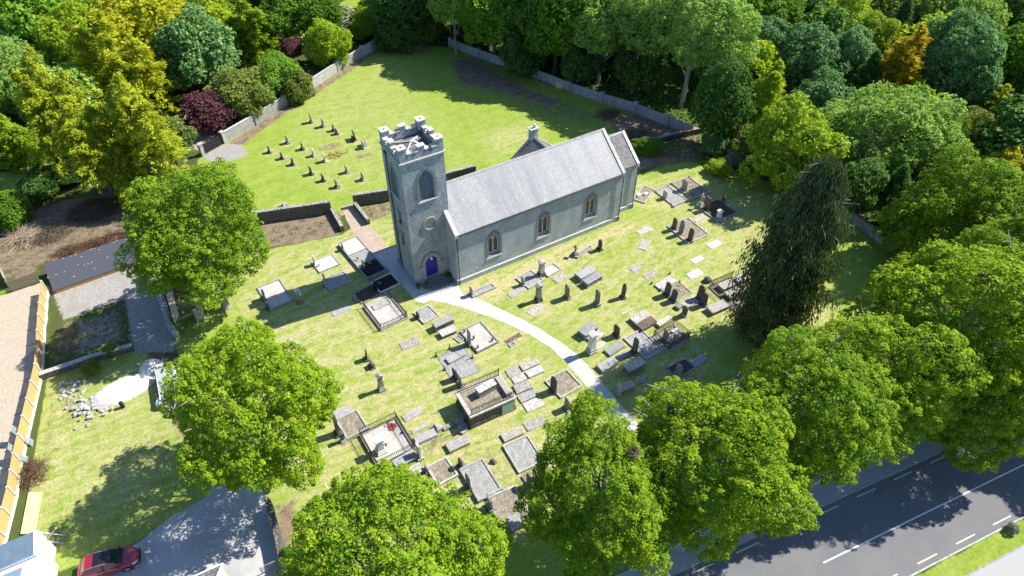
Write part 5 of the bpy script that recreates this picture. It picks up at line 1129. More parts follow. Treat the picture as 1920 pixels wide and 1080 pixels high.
# trailer
A, B = P(zr, (1385, 320), 1.3), P(zr, (1440, 655), 1.3); d = Vector(B - A); l = max(3.6, d.length); an = math.atan2(d.y, d.x); tl_ = thing("trailer", "white high-sided trailer with grey-green cover, half under the big left lime", "trailer", (float(A[0]), float(A[1]), 0), an)
b = MB(); b.box(0, .02, .5, l, 1.75, 1.22); b.box(-.02, -.02, .62, l + .02, .02, .7); b.box(-.02, -.02, .95, l + .02, .02, 1.05); b.box(-.02, -.02, 1.2, l + .02, 0.05, 1.28); b.build("body", M['plastic'], tl_)
b = MB(); b.box(.05, .1, 1.22, l - .05, 1.7, 1.32); b.build("cover", M['tarp'], tl_)
for x in (l * .42, l * .62):
    for y in (.05, 1.72): b = MB(); b.prism([(x + .32 * math.cos(t), .34 + .32 * math.sin(t)) for t in np.arange(14) * math.pi / 7], y - .1, y + .1, 0, 'y'); b.build("wheel", M['rubber'], tl_)
b = MB(); b.bar((l, .5, .5), (l + 1.1, .9, .45), .1); b.bar((l, 1.3, .5), (l + 1.1, .9, .45), .1); b.build("drawbar", M['metal'], tl_)
c = P(zr, (1470, 700), .3); b = MB(); b.lathe([(.5, 0), (.62, .3), (.55, .75), (.35, .95), (.2, 1.0)], 9); r = random.Random(2); b.v = [(x + r.uniform(-.09, .09), y + r.uniform(-.09, .09), z + r.uniform(-.06, .06)) for x, y, z in b.v]
tag(b.build("bulk_bag", M['plastic'], loc=(float(c[0]), float(c[1]), 0)), "crumpled white bulk bag at the front of the white trailer", "bag")
def brush(label, c, rx, ry, h, n, m, seed, name="brush_heap", ln=(.6, 1.6)):
    b = MB(); r = random.Random(seed)
    for k in range(n):
        a = r.uniform(0, 6.28); q = math.sqrt(r.random()); x, y = rx * q * math.cos(a), ry * q * math.sin(a); z = max(.02, h * (1 - q * q) * r.uniform(.1, 1)); t = r.uniform(0, 6.28); L = r.uniform(*ln); e = r.uniform(-.3, .45)
        dx, dy, dz = L * math.cos(t) * math.cos(e), L * math.sin(t) * math.cos(e), L * math.sin(e)
        b.tube([(x, y, z), (x + dx * .5 + r.gauss(0, .07), y + dy * .5 + r.gauss(0, .07), max(.02, z + dz * .5 + r.gauss(0, .05))), (x + dx, y + dy, max(.02, z + dz))], [.022, .016, .006], 3, 0, False)
    return tag(b.build(name, m, loc=(float(c[0]), float(c[1]), 0)), label, "brush heap", "heaps of cut branches")
brush("pale dry heap of cut branches at the far left of the building site", P(zs, (270, 470)), 1.9, 1.6, 1.3, 700, M['twig_pale'], 1, ln=(.8, 2.2))
brush("dark shaded heap of cut branches right of the pale dry heap", P(zs, (520, 440)), 2.6, 1.8, 1.1, 600, M['twig'], 2)
brush("large red-brown heap of dead conifer brash under the golden conifers", P(zs, (960, 190)), 3.3, 2.6, 1.5, 900, M['twig_red'], 3)
brush("red-brown brash along the back edge of the felt-roofed shed", P(zs, (760, 590)), 2.6, .9, .8, 400, M['twig_red'], 4)
brush("red-brown brash behind the right end of the felt-roofed shed", P(zs, (1120, 480)), 2.6, .9, .7, 380, M['twig_red'], 5)
brush("small red-brown brush heap leaning on the orange fence", g(60, 890), 1.2, 1.6, 1.0, 420, M['twig_red'], 6, ln=(.4, 1.1))
brush("tangle of dead red twigs near the grey block wall behind the church", P(z_ne, (1210, 620)), 2.0, 1.2, 1.0, 350, M['twig'], 7)
brush("fallen dead branches on bare earth behind the chancel", P(z_ne, (1400, 775)), 2.6, 1.0, .5, 260, M['twig'], 9, ln=(.8, 2.0))
brush("grey brush and garden rubbish at the top corner of the upper lawn", g(778, 88), 1.8, 1.3, .9, 320, M['twig_pale'], 10)
c = g(868 / 1.0 - 95, 88)
for k, (p, l, s) in enumerate(((g(690, 408), "wood chip", .3),)): pass
# planks, panels, post, ladder by the fence
k = MB()
for i in range(5): a, q = g(43 + i * 5, 1003), g(58 + i * 5, 925); k.bar((a[0], a[1], .12), (q[0], q[1], .12), .22)
tag(k.build("plank_stack", M['timber_pale']), "row of long pale yellow boards lying on the grass by the metal-roofed building", "planks")
for i, (a, q, l) in enumerate((((62, 838), (20, 808), "upper clear plastic sheet leaning on the orange fence"), ((52, 870), (14, 842), "lower clear plastic sheet leaning on the orange fence"))):
    A, B = Vector(map(float, g(*a))), Vector(map(float, g(*q, 1.9))); s = Vector((.15, 1.0, 0)); k = MB(); k.add([A, A + s * .8, B + s * .8, B], [(0, 1, 2, 3)]); o = k.build("clear_sheet", M['clearpanel']); m_ = o.modifiers.new("s", 'SOLIDIFY'); m_.thickness = .02; tag(o, l, "sheet", "clear sheets leaning on the fence")
# metal-roofed building at the lower left corner
hb = thing("outbuilding", "white outbuilding with blue-grey corrugated metal roof in the lower left corner", "building"); zz = 3.0
A, B, C_, D_ = g(63, 1040, 2.7), g(63, 996, 3.3), g(0, 1022, 3.3), g(0, 1073, 2.7); ux = Vector(D_ - A); ux.z = 0
ext = Vector(C_ - B) * 1.6; A, B = Vector(A), Vector(B); C2, D2 = B + ext, A + ext
n = 46; b = MB(); vs = []
for i in range(n + 1):
    t = i / n; dz = .03 * (1 if i % 2 else -1); e0, e1 = A + (D2 - A) * 0, B
    p, q = A + (B - A) * t, D2 + (C2 - D2) * t; vs += [(p.x, p.y, p.z + dz), (q.x, q.y, q.z + dz)]
b.add(vs, [(2 * i, 2 * i + 1, 2 * i + 3, 2 * i + 2) for i in range(n)]); b.build("metal_roof", M['tin'], hb)
sx = (A - B); sx.z = 0; sx.normalize(); ex = -Vector((ext.x, ext.y, 0)).normalized()
b = MB(); w0 = [A - ex * .05 - sx * .05, B - ex * .05 + sx * .05, C2 + sx * .05, D2 - sx * .05]; b.add([(p.x, p.y, 0) for p in w0] + [(p.x, p.y, p.z - .08) for p in w0], [(0, 1, 5, 4), (1, 2, 6, 5), (2, 3, 7, 6), (3, 0, 4, 7)]); b.build("wall", M['whitewash'], hb)
b = MB(); q0 = [A + ex * 0, A + ex * .3, B + ex * .3, B + ex * 0]; b.add([(p.x, p.y, 0) for p in q0] + [(p.x, p.y, z_) for p, z_ in zip(q0, (2.75, 2.6, 3.1, 3.35))], [(0, 1, 5, 4), (1, 2, 6, 5), (2, 3, 7, 6), (3, 0, 4, 7), (4, 5, 6, 7)]); b.build("end_wall", M['whitewash'], hb)
b = MB(); q0 = [A + ex * .7 + sx * .02, A + ex * .7 + sx * 3.5, D2 + sx * 3.5, D2 + sx * .02]; b.add([(p.x, p.y, 0) for p in q0] + [(p.x, p.y, z_) for p, z_ in zip(q0, (2.3, 2.3, 2.3, 2.3))], [(0, 1, 5, 4), (1, 2, 6, 5), (2, 3, 7, 6), (3, 0, 4, 7), (4, 5, 6, 7)]); b.build("lower_wall", M['whitewash'], hb)
b = MB(); q0 = [A - ex * .9 + sx * .4, A - ex * .9 + sx * 3.3, D2 + sx * 3.3, D2 + sx * .4]; b.add([(p.x, p.y, 2.33) for p in q0], [(0, 1, 2, 3)]); b.build("lower_roof", M['tin'], hb)
k = MB(); a, q = g(82, 1020), g(106, 1036); A2 = A + ex * 1.35 + (B - A) * .35
la = Vector((float(a[0]), float(a[1]), 0)); d = Vector((1.6, -.5, 0)); s = Vector((.1, .35, 0))
for o_ in (s, -s): k.bar(la + o_ + Vector((0, 0, 1.5)), la + d + o_, .05)
for i in range(6): t = (i + .5) / 6; p = la + d * t + Vector((0, 0, 1.5 * (1 - t))); k.bar(p + s, p - s, .04)
tag(k.build("step_ladder", M['metal']), "short aluminium ladder leaning on the white outbuilding wall", "ladder")
k = MB(); k.tube([tuple(g(83, 1018, 1.2)), tuple(g(95, 1003, 2.0)), tuple(g(105, 990, 2.7))], [.07, .09, .06], 6); tag(k.build("wooden_pole", M['timber_pale']), "pale wooden pole leaning out from the corner of the white outbuilding", "pole")
# slate-roofed house corner at the bottom
ho = thing("slate_house", "corner of a small grey slate roof with white barge board at the bottom edge", "building"); a = Vector(map(float, g(419, 1057, 4.2))); ex_ = Vector(map(float, g(367, 1080, 4.2))) - a; ex_.normalize(); sy = Vector(map(float, g(413, 1082, 3.4))) - a; sy.z = 0; sy.normalize()
q = [a, a + ex_ * 7, a + ex_ * 7 + sy * 4 + Vector((0, 0, -2.0)), a + sy * 4 + Vector((0, 0, -2.0))]; quad_roof("slate_roof", ho, M['slate_dark'], q[::-1], .12)
b = MB(); b.bar(a + Vector((0, 0, .06)), q[3] + Vector((0, 0, .06)), .16); b.bar(a + Vector((0, 0, .05)), q[1] + Vector((0, 0, .05)), .1); b.build("barge_board", M['whitewash'], ho)
b = MB(); i_ = [a + ex_ * .15 + sy * .1, q[1], q[2] - sy * .1, q[3] + ex_ * .15 - sy * .1]; b.add([(p.x, p.y, 0) for p in i_] + [(p.x, p.y, p.z - .15) for p in i_], [(0, 1, 5, 4), (1, 2, 6, 5), (2, 3, 7, 6), (3, 0, 4, 7)]); b.build("wall", M['whitewash'], ho)
# ------------------------------------------------------------------ red car
def car():
    cpt = g(204, 1054, .75); hd = math.atan2(-1.06, 4.65); t = thing("car", "dark red car with black glass roof parked on the edge of the driveway", "car", (float(cpt[0]), float(cpt[1]), 0), hd)
    L, Wd = 4.55, 1.84
    # cross sections along x: (x, half width, z bottom, z belt, z top, half width at top)
    S = [(-2.27, .68, .45, .85, .9, .62), (-2.15, .84, .3, .92, 1.0, .76), (-1.5, .92, .24, .98, 1.03, .84), (-.6, .92, .24, .97, 1.01, .86), (.5, .92, .24, .95, .99, .86), (1.05, .92, .24, .93, 1.0, .84), (1.7, .9, .24, .86, .93, .78), (2.12, .82, .28, .74, .82, .66), (2.28, .62, .4, .62, .68, .5)]
    b = MB(); rows = []
    for x, hw, zb_, zm, zt, ht in S: rows.append([(x, -hw * .92, zb_), (x, -hw, zb_ + .12), (x, -hw, zm), (x, -ht, zt), (x, -ht * .5, zt + .03), (x, ht * .5, zt + .03), (x, ht, zt), (x, hw, zm), (x, hw, zb_ + .12), (x, hw * .92, zb_)])
    n = 10; V = [p for r_ in rows for p in r_]; b.add(V, [(i * n + k, i * n + (k + 1) % n, (i + 1) * n + (k + 1) % n, (i + 1) * n + k) for i in range(len(S) - 1) for k in range(n)] + [tuple(range(n)), tuple((len(S) - 1) * n + k for k in range(n - 1, -1, -1))])
    o = b.build("body", M['carpaint'], t, smooth=True); s = o.modifiers.new("s", 'SUBSURF'); s.levels = s.render_levels = 2
    G = [(-2.0, .74, 1.0, .7, 1.02), (-1.55, .8, 1.0, .62, 1.5), (-.5, .83, .99, .64, 1.62), (.35, .82, .97, .62, 1.56), (1.15, .78, .97, .6, 1.0)]
    b = MB()
    for x, hb_, z0_, ht, z1_ in G: b.v += [(x, -hb_, z0_ - .05), (x, -ht, z1_), (x, ht, z1_), (x, hb_, z0_ - .05)]
    for i in range(len(G) - 1):
        for k in range(3): b.f.append((i * 4 + k, i * 4 + k + 1, (i + 1) * 4 + k + 1, (i + 1) * 4 + k)); b.m.append(0)
    b.f += [(0, 1, 2, 3), (19, 18, 17, 16)]; b.m += [0, 0]; o = b.build("window_glass", M['carglass'], t, smooth=False)
    b = MB(); b.add([(-.95, -.57, 1.585), (-.5, -.6, 1.635), (.3, -.58, 1.585), (.3, .58, 1.585), (-.5, .6, 1.635), (-.95, .57, 1.585)], [(0, 1, 4, 5), (1, 2, 3, 4)]); b.build("roof_panel", M['black'], t)
    b = MB(); b.add([(-2.03, -.72, 1.02), (-1.56, -.63, 1.52), (-1.56, .63, 1.52), (-2.03, .72, 1.02)], [(0, 1, 2, 3)]); b.add([(-1.56, -.63, 1.525), (-.93, -.62, 1.6), (-.93, .62, 1.6), (-1.56, .63, 1.525)], [(0, 1, 2, 3)]); b.build("tailgate", M['carpaint'], t)
    for s in (-1, 1):
        b = MB(); pts = [(1.2, s * .8, 1.0), (.38, s * .64, 1.58), (-.5, s * .66, 1.65), (-1.5, s * .65, 1.53), (-2.02, s * .76, 1.03)]; b.tube(pts, .045, 6); b.build("roof_frame", M['carpaint'], t)
        b = MB(); b.tube([(.1, s * .6, 1.66), (-.5, s * .62, 1.7), (-1.4, s * .6, 1.6)], .025, 5); b.build("roof_rail", M['metal'], t)
        b = MB(); b.box(-.25, s * .84 - .02, .98, -.18, s * .7 + .02, 1.5) if s > 0 else b.box(-.25, s * .84 - .0, .98, -.18, s * .7, 1.5); b.build("door_pillar", M['rubber'], t)
        b = MB(); b.lathe([(.09, 0), (.12, .06), (.09, .16), (0, .18)], 8); b.build("wing_mirror", M['carpaint'], t, (.85, s * 1.0, .98))
        b = MB(); b.add([(1.95, s * .84, .72), (2.22, s * .62, .66), (2.2, s * .58, .78), (1.85, s * .76, .86)], [(0, 1, 2, 3)]); o = b.build("headlight", M['lamp'], t); m_ = o.modifiers.new("s", 'SOLIDIFY'); m_.thickness = .06; m_.offset = 0
        b = MB(); b.box(-2.26, s * .72 - .1, .72, -2.12, s * .72 + .1, .92); b.build("tail_light", M['flower_r'], t)
        for x in (-1.4, 1.38):
            b = MB(); b.prism([(.34 * math.cos(q), .34 * math.sin(q)) for q in np.arange(20) * math.pi / 10], -.11, .11, 0, 'y'); wh = b.build("wheel", M['rubber'], t, (x, s * .83, .34))
            b = MB(); b.prism([(.23 * math.cos(q), .23 * math.sin(q)) for q in np.arange(20) * math.pi / 10], -.118, .118, 0, 'y'); b.build("rim", M['metal'], wh)
    b = MB(); b.box(2.16, -.5, .34, 2.31, .5, .56); b.build("grille", M['rubber'], t); return t
car()
for p, l in (((785, 540), "fern in a pot left of the church door steps"), ((842, 519), "fern in a pot right of the church door, by the nave wall")):
    c = g(*p, .1); t = thing("plant_pot", l, "plant pot", (float(c[0]), float(c[1]), .0), 0, "potted ferns by the church door"); b = MB(); b.lathe([(.16, 0), (.22, .4), (.19, .42)], 10); b.build("pot", M['pot'], t); b = MB(); r = random.Random(3)
    for k in range(60):
        a = r.uniform(0, 6.28); q = r.uniform(.15, .42); b.add([(0, 0, .4), (q * math.cos(a) - .04, q * math.sin(a), .45 + r.uniform(0, .3)), (q * math.cos(a) + .04, q * math.sin(a) + .04, .42 + r.uniform(0, .3))], [(0, 1, 2)])
    b.build("fern", None or M['fern'], t)
# ------------------------------------------------------------------ vegetation
def unit(a): return a / (np.linalg.norm(a, axis=-1, keepdims=True) + 1e-9)
def leaves_mesh(name, C, N_, S, asp, tint, rg, T=None):
    """quads of length S at C with normal N_"""
    n = len(C); t = rg.normal(size=(n, 3)) if T is None else T; t = unit(t - (t * N_).sum(1, keepdims=True) * N_); b = np.cross(N_, t)
    L = (S / 2)[:, None]; W = L * asp
    v = np.stack([C - t * L, C + b * W - t * L * .1, C + t * L, C - b * W - t * L * .1], 1).reshape(-1, 3)
    me = np_mesh(name, v, np.arange(4 * n).reshape(n, 4)); a = me.attributes.new("tint", 'FLOAT', 'FACE'); a.data.foreach_set("value", tint.astype(np.float32)); return me
def broad(name, seed, R, asp, nl, ns, nleaf, sr, ll, m, flat=.55, low=-.75, lobe=(.3, .45), la=.62, hole=0.0, rag=.12, core=.62, tufts=None):
    rg = np.random.default_rng(seed)
    i = np.arange(nl) + .5; ph = np.arccos(1 - 1.72 * i / nl); th = math.pi * (1 + 5 ** .5) * i + rg.normal(0, .25, nl)
    d = np.stack([np.cos(th) * np.sin(ph), np.sin(th) * np.sin(ph), np.cos(ph)], 1); lr = rg.uniform(*lobe, nl) * R
    lc = d * (R - lr)[:, None] * rg.uniform(.68, 1.2, (nl, 1)); lc[:, 2] *= asp
    lc = np.concatenate([lc, [[0, 0, 0]]]); lr = np.concatenate([lr, [R * core]])
    pr = lr ** 2 / (lr ** 2).sum(); P_, O = [], []
    while sum(map(len, P_)) < ns:
        k = rg.choice(nl + 1, ns, p=pr); dd = unit(rg.normal(size=(ns, 3)) + [0, 0, .12]); rr = lr[k] * (rg.uniform(.6, 1.04, ns) ** .6 + np.abs(rg.normal(0, rag, ns)))
        p = lc[k] + dd * rr[:, None] * [1, 1, 1 if asp > .8 else .85]
        dist = np.linalg.norm(p[:, None, :] - lc[None], axis=2); depth = (dist / lr[None]); depth[np.arange(ns), k] = 9
        ok = (depth.min(1) > .78) & (p[:, 2] > low * R * asp) & (rg.random(ns) > hole); P_.append(p[ok]); O.append(dd[ok])
    p = np.concatenate(P_)[:ns]; o = np.concatenate(O)[:ns]; n = ns * nleaf; st = rg.normal(0, .2, ns)
    off = rg.normal(size=(n, 3)) * sr; oo = np.repeat(o, nleaf, 0); off -= oo * (off * oo).sum(1, keepdims=True) * (1 - flat)
    C = np.repeat(p, nleaf, 0) + off; N_ = unit(oo * .4 + [.22, 0, .6] + rg.normal(size=(n, 3)) * .5); S = ll * rg.uniform(.55, 1.5, n)
    tint = np.clip(.42 + np.repeat(st, nleaf) + rg.normal(0, .15, n), 0, 1)
    tn, tl, ts, to = tufts or (int(ns * .55), nleaf, sr * .85, sr * .9)
    pk = lc[rg.choice(nl + 1, tn * 4, p=pr)]; kk = rg.choice(nl + 1, tn * 4, p=pr); dd = unit(rg.normal(size=(tn * 4, 3)) + [0, 0, .2]); q = lc[kk] + dd * (lr[kk] * 1.0)[:, None]
    dist = np.linalg.norm(q[:, None, :] - lc[None], axis=2) / lr[None]; dist[np.arange(len(q)), kk] = 9; ok = (dist.min(1) > .93) & (q[:, 2] > low * R * asp); q, dd = q[ok][:tn], dd[ok][:tn]
    q = q + dd * (to * rg.uniform(.1, 1.25, len(q)))[:, None]; m2 = len(q) * tl; sz = np.repeat(rg.uniform(.6, 1.25, len(q)), tl); o2 = unit(rg.normal(size=(m2, 3)) + np.repeat(dd, tl, 0) * .7 + [0, 0, .4]); C2 = np.repeat(q, tl, 0) + o2 * (ts * sz * rg.uniform(.35, 1.0, m2) ** .5)[:, None] * [1.15, 1.15, .75]
    N2 = unit(o2 * .6 + [.1, 0, .5] + rg.normal(size=(m2, 3)) * .4); t2 = np.clip(.62 + np.repeat(rg.normal(0, .2, len(q)), tl) + rg.normal(0, .13, m2), 0, 1)
    C, N_, S, tint = np.concatenate([C, C2]), np.concatenate([N_, N2]), np.concatenate([S, ll * rg.uniform(.55, 1.5, m2)]), np.concatenate([tint, t2])
    me = leaves_mesh(name, C, N_, S, la, tint, rg); me.materials.append(M[m]); return me
def conifer(name, seed, R, H, nb, nsp, nl, ll, m, droop=.25, pw=.75, leaders=1, la=.3, up_=.25, round_=0.35):
    rg = np.random.default_rng(seed); C, D, TI, Nn = [], [], [], []
    ld = [(0, 0, 1.0)] + [(R * .42 * math.cos(a), R * .42 * math.sin(a), rg.uniform(.72, .92)) for a in rg.uniform(0, 6.28, leaders - 1)]
    for k in range(nb):
        lx, ly, lh = ld[k % leaders]; t = rg.random() ** .8; z = -H / 2 + H * lh * (.04 + .96 * t); rad = R * (1 if leaders == 1 else .66) * ((1 - t) ** pw * (1 - round_) + round_ * math.sqrt(max(0, 1 - t * t))) * rg.uniform(.72, 1.12)
        a = rg.uniform(0, 2 * math.pi); dr = np.array([math.cos(a), math.sin(a), 0.0]); sd_ = np.array([-dr[1], dr[0], 0]); bt = rg.normal(0, .14)
        for j in range(nsp):
            f = rg.uniform(.3, 1.0); w_ = (1.05 - f) * .4 + .09; lat = rg.normal(0, w_ * rad * .5); q = np.array([lx, ly, z]) + dr * rad * f + sd_ * lat + np.array([0, 0, up_ * rad * f - droop * rad * f * f * 1.4 + rg.normal(0, .1)])
            base = unit((dr * 1.0 + sd_ * lat / (rad * .5 + .1) * .6)[None])[0]
            for i in range(nl):
                dd = base + rg.normal(0, .38, 3) + [0, 0, .12]; C.append(q + rg.normal(0, .13, 3)); D.append(dd); TI.append(.5 + bt + rg.normal(0, .14)); Nn.append([rg.normal(0, .45), rg.normal(0, .45), 1.0])
    C, D, Nn = np.array(C), unit(np.array(D)), unit(np.array(Nn)); N_ = unit(Nn - D * (Nn * D).sum(1, keepdims=True))
    me = leaves_mesh(name, C, N_, ll * rg.uniform(.6, 1.4, len(C)), la, np.clip(np.array(TI), 0, 1), rg, D); me.materials.append(M[m]); return me
def weeping(name, seed, R, H, nb, m):
    rg = np.random.default_rng(seed); C, D, TI = [], [], []
    for k in range(nb):
        t = rg.random(); z = -H / 2 + H * (.03 + .97 * t); rad = R * rg.uniform(.85, 1.12) * (.45 + .75 * math.sin(math.pi * min(1, .18 + t * .72)) ** 1.2) * rg.uniform(.55, 1.08) * (1 if t < .78 else 1 - (t - .78) * 2.6); a = rg.uniform(0, 6.283); rad *= 1 + .28 * math.sin(a * 3 + z * .55) * math.sin(z * .8 + a); dr = np.array([math.cos(a), math.sin(a), 0.]); bt = rg.normal(0, .16)
        tip = np.array([0, 0, z]) + dr * rad + [0, 0, .3]; n = int(rg.integers(18, 34)); hang = rg.uniform(.9, 2.4)
        for i in range(n):
            f = rg.random(); C.append(tip - dr * rg.uniform(0, .45) * rad * .6 + [rg.normal(0, .22), rg.normal(0, .22), -hang * f + .15]); D.append([dr[0] * .25 + rg.normal(0, .18), dr[1] * .25 + rg.normal(0, .18), -1.0]); TI.append(.45 + bt + rg.normal(0, .16))
    C = np.array(C); D = unit(np.array(D)); N_ = unit(np.cross(D, rg.normal(size=D.shape))); me = leaves_mesh(name, C, N_, .5 * rg.uniform(.6, 1.5, len(C)), .22, np.clip(np.array(TI), 0, 1), rg, D); me.materials.append(M[m]); return me
def trunk(name, seed, R, zc, asp, r0, nlimb, m, twig=True, fork=.42, straight=False):
    rg = random.Random(seed); b = MB(); zt = zc + (R * asp * .45)
    if straight: b.tube([(0, 0, -.1), (.03, 0, zc * .5), (0, .04, zt)], [r0, r0 * .7, .05], 8)
    else:
        b.tube([(0, 0, -.1), (0, 0, .25), (.06, .03, zc * fork), (.1, -.1, zc), (0, 0, zt)], [r0 * 1.4, r0, r0 * .85, r0 * .5, .04], 9)
        for k in range(nlimb):
            a = k * 2.4 + rg.uniform(-.3, .3); z0 = zc * rg.uniform(fork * .85, .95); L = R * rg.uniform(.55, .86); e = rg.uniform(.1, 1.15); ca, sa = math.cos(a), math.sin(a)
            end = (L * ca * math.cos(e), L * sa * math.cos(e), min(zc + R * asp * .95, z0 + L * math.sin(e) + .15 * L)); mid = (end[0] * .5 + rg.uniform(-.3, .3), end[1] * .5 + rg.uniform(-.3, .3), z0 + (end[2] - z0) * .6)
            b.tube([(0, 0, z0), mid, end], [r0 * .42, r0 * .24, .03], 5)
            if twig:
                for j in range(4):
                    f = rg.uniform(.45, 1); p = [mid[i] + (end[i] - mid[i]) * (f - .45) / .55 for i in range(3)]; q = [p[0] + rg.gauss(0, .1) * R, p[1] + rg.gauss(0, .1) * R, p[2] + rg.uniform(.0, .2) * R]; mm = [(p[i] + q[i]) / 2 + rg.gauss(0, .15) for i in range(3)]; b.tube([p, mm, q], [.045, .03, .012], 4, 0, False)
    me = bpy.data.meshes.new(name); me.from_pydata(b.v, [], b.f); me.materials.append(M[m]); me.update(); return me
KIND = {}
def reg(k, crowns, R, asp, trunks, tzc): KIND[k] = (crowns, R, asp, trunks, tzc)
reg('lime', [broad("lime_crown", s, 7.2, 1.0, 40, 1500, 34, .42, .2, 'lf_lime', lobe=(.15, .33), rag=.06, flat=.3, core=.7, tufts=(1150, 46, .36, .4)) for s in (1, 2, 3)], 7.2, 1.0, [trunk("lime_trunk", s, 7.2, 8, 1.0, .42, 18, 'bark_pale') for s in (1, 2, 3)], 8)
reg('lime2', [broad("lime_crown", s, 7.2, 1.05, 34, 1500, 34, .42, .2, 'lf_lime', lobe=(.16, .34), rag=.06, flat=.3, core=.7, tufts=(1100, 46, .36, .4)) for s in (14,)], 7.2, 1.05, [trunk("lime_trunk", 14, 7.2, 8, 1.05, .42, 14, 'bark')], 8)
reg('oak', [broad("green_crown", s, 5.5, .95, 22, 950, 20, .32, .36, 'lf_oak') for s in (5, 6)], 5.5, .95, [trunk("green_trunk", 5, 5.5, 6, .95, .35, 9, 'bark', False)], 6)
reg('ash', [broad("ash_crown", s, 6.0, .8, 30, 1150, 18, .36, .34, 'lf_ash', flat=.4, lobe=(.18, .32), la=.42, hole=.1, low=-.6) for s in (7, 8)], 6.0, 1.05, [trunk("ash_trunk", s, 6.0, 10, 1.05, .3, 12, 'bark_pale', True, .35) for s in (7, 8)], 10)
reg('blue', [broad("blue_green_crown", 9, 5.5, .9, 26, 1000, 20, .3, .33, 'lf_blue', lobe=(.2, .34))], 5.5, .9, [trunk("tree_trunk", 9, 5.5, 5, .9, .3, 8, 'bark', False)], 5)
reg('dark', [broad("dark_crown", 10, 5.0, 1.15, 24, 950, 20, .3, .3, 'lf_dark', lobe=(.2, .34)), broad("dark_crown", 20, 5.0, 1.0, 24, 950, 20, .3, .3, 'lf_dark', lobe=(.2, .34))], 5.0, 1.1, [trunk("tree_trunk", 10, 5, 6, 1.1, .35, 8, 'bark', False)], 6)
reg('ylime', [broad("yellow_green_crown", s, 6.0, 1.0, 26, 1250, 20, .32, .33, 'lf_ylime', lobe=(.2, .34)) for s in (11, 21)], 6.0, 1.0, [trunk("tree_trunk", 11, 6, 7, 1.0, .35, 9, 'bark', False)], 7)
reg('yellow', [broad("yellow_crown", 12, 5.0, .95, 22, 950, 20, .32, .34, 'lf_yellow', lobe=(.2, .34))], 5.0, .95, [trunk("tree_trunk", 12, 5, 5, .95, .3, 8, 'bark', False)], 5)
reg('olive', [broad("olive_crown", s, 4.5, .85, 20, 750, 18, .3, .3, 'lf_olive', lobe=(.2, .36)) for s in (13, 23)], 4.5, .85, [trunk("tree_trunk", 13, 4.5, 4, .85, .25, 8, 'bark', False)], 4)
reg('copper', [broad("copper_crown", 15, 3.4, .85, 18, 560, 18, .24, .26, 'lf_copper')], 3.4, .85, [trunk("tree_trunk", 15, 3.4, 3, .85, .16, 9, 'bark', True)], 3)
reg('silver', [broad("silver_crown", 16, 3.2, .9, 18, 420, 16, .24, .28, 'lf_silver')], 3.2, .9, [trunk("tree_trunk", 16, 3.2, 3, .9, .16, 8, 'bark', False)], 3)
reg('holm', [broad("evergreen_crown", 17, 5.0, 1.55, 40, 1900, 20, .24, .26, 'lf_blue', lobe=(.3, .42))], 5.0, 1.55, [trunk("tree_trunk", 17, 5, 8, 1.5, .4, 8, 'bark', False)], 8)
reg('golden', [conifer("golden_conifer_crown", s, 5.0, 12, 330, 12, 12, .34, 'lf_golden', .2, .6, 5, .3, .28, .5) for s in (1, 2)], 5.0, 1.5, [trunk("conifer_trunk", 1, 5, 7.5, 1.2, .35, 0, 'bark', False, .4, True)], 7.5)
reg('orange', [conifer("orange_conifer_crown", 3, 5.0, 13, 300, 9, 8, .5, 'lf_orange', .1, .7, 4, .24, .45)], 5.0, 1.3, [trunk("conifer_trunk", 3, 5, 6.5, 1.2, .35, 0, 'bark', False, .4, True)], 6.5)
reg('feather', [conifer("feathery_crown", 4, 5.0, 9, 260, 9, 8, .46, 'lf_ylime', .3, .6, 3, .32, .3, .6)], 5.0, .9, [trunk("conifer_trunk", 4, 5, 4.5, .8, .3, 0, 'bark', False, .4, True)], 4.5)
reg('darkcon', [conifer("dark_conifer_crown", 5, 4.0, 13, 300, 8, 8, .46, 'lf_dark', .25, .8, 1, .28)], 4.0, 1.6, [trunk("conifer_trunk", 5, 4, 6.5, 1.5, .3, 0, 'bark', False, .4, True)], 6.5)
def v_road(x, y): return (Vector((float(x), float(y), 0)) - RO).dot(RY)
TREES = []; GL = "lime trees round the churchyard"
def tree(kind, cx, cy, r, zc, label, name=None, group=None, var=0, zs=1.0, cat="tree", rz=None, lean=0.0):
    crowns, R0, asp, trunks, tz = KIND[kind]; c = g(cx, cy, zc); D = float(np.linalg.norm(c - CAM)); R = r * D / F; s = R / R0; rr = random.Random(int(cx * 7 + cy * 13))
    t = thing(name or {'golden': 'golden_conifer', 'orange': 'golden_conifer', 'darkcon': 'dark_conifer', 'feather': 'feathery_conifer', 'ash': 'ash_tree', 'lime': 'lime_tree', 'lime2': 'lime_tree'}.get(kind, 'broadleaf_tree'), label, cat, (float(c[0]), float(c[1]) + lean, 0), rr.uniform(0, 6.28) if rz is None else rz, group); a0 = t.rotation_euler.z
    if v_road(c[0], c[1] + lean) < 6.75 and group == GL: pass
    o = bpy.data.objects.new("crown", crowns[var % len(crowns)]); COL.objects.link(o); o.parent = t; o.location = (-lean * math.sin(a0), -lean * math.cos(a0), zc); e = rr.uniform(.9, 1.1) if group == GL else rr.uniform(.82, 1.2); s *= 1.0 if group == GL else 1.08; o.scale = (s * e, s / e, s * zs * rr.uniform(.94, 1.06))
    o = bpy.data.objects.new("trunk", trunks[var % len(trunks)]); COL.objects.link(o); o.parent = t; o.scale = (s, s, zc / tz)
    TREES.append((float(c[0]), float(c[1]), R)); return t
tree('lime', 471, 768, 144, 9.5, "big bright lime tree on the left between lawn and driveway", group=GL, var=0)
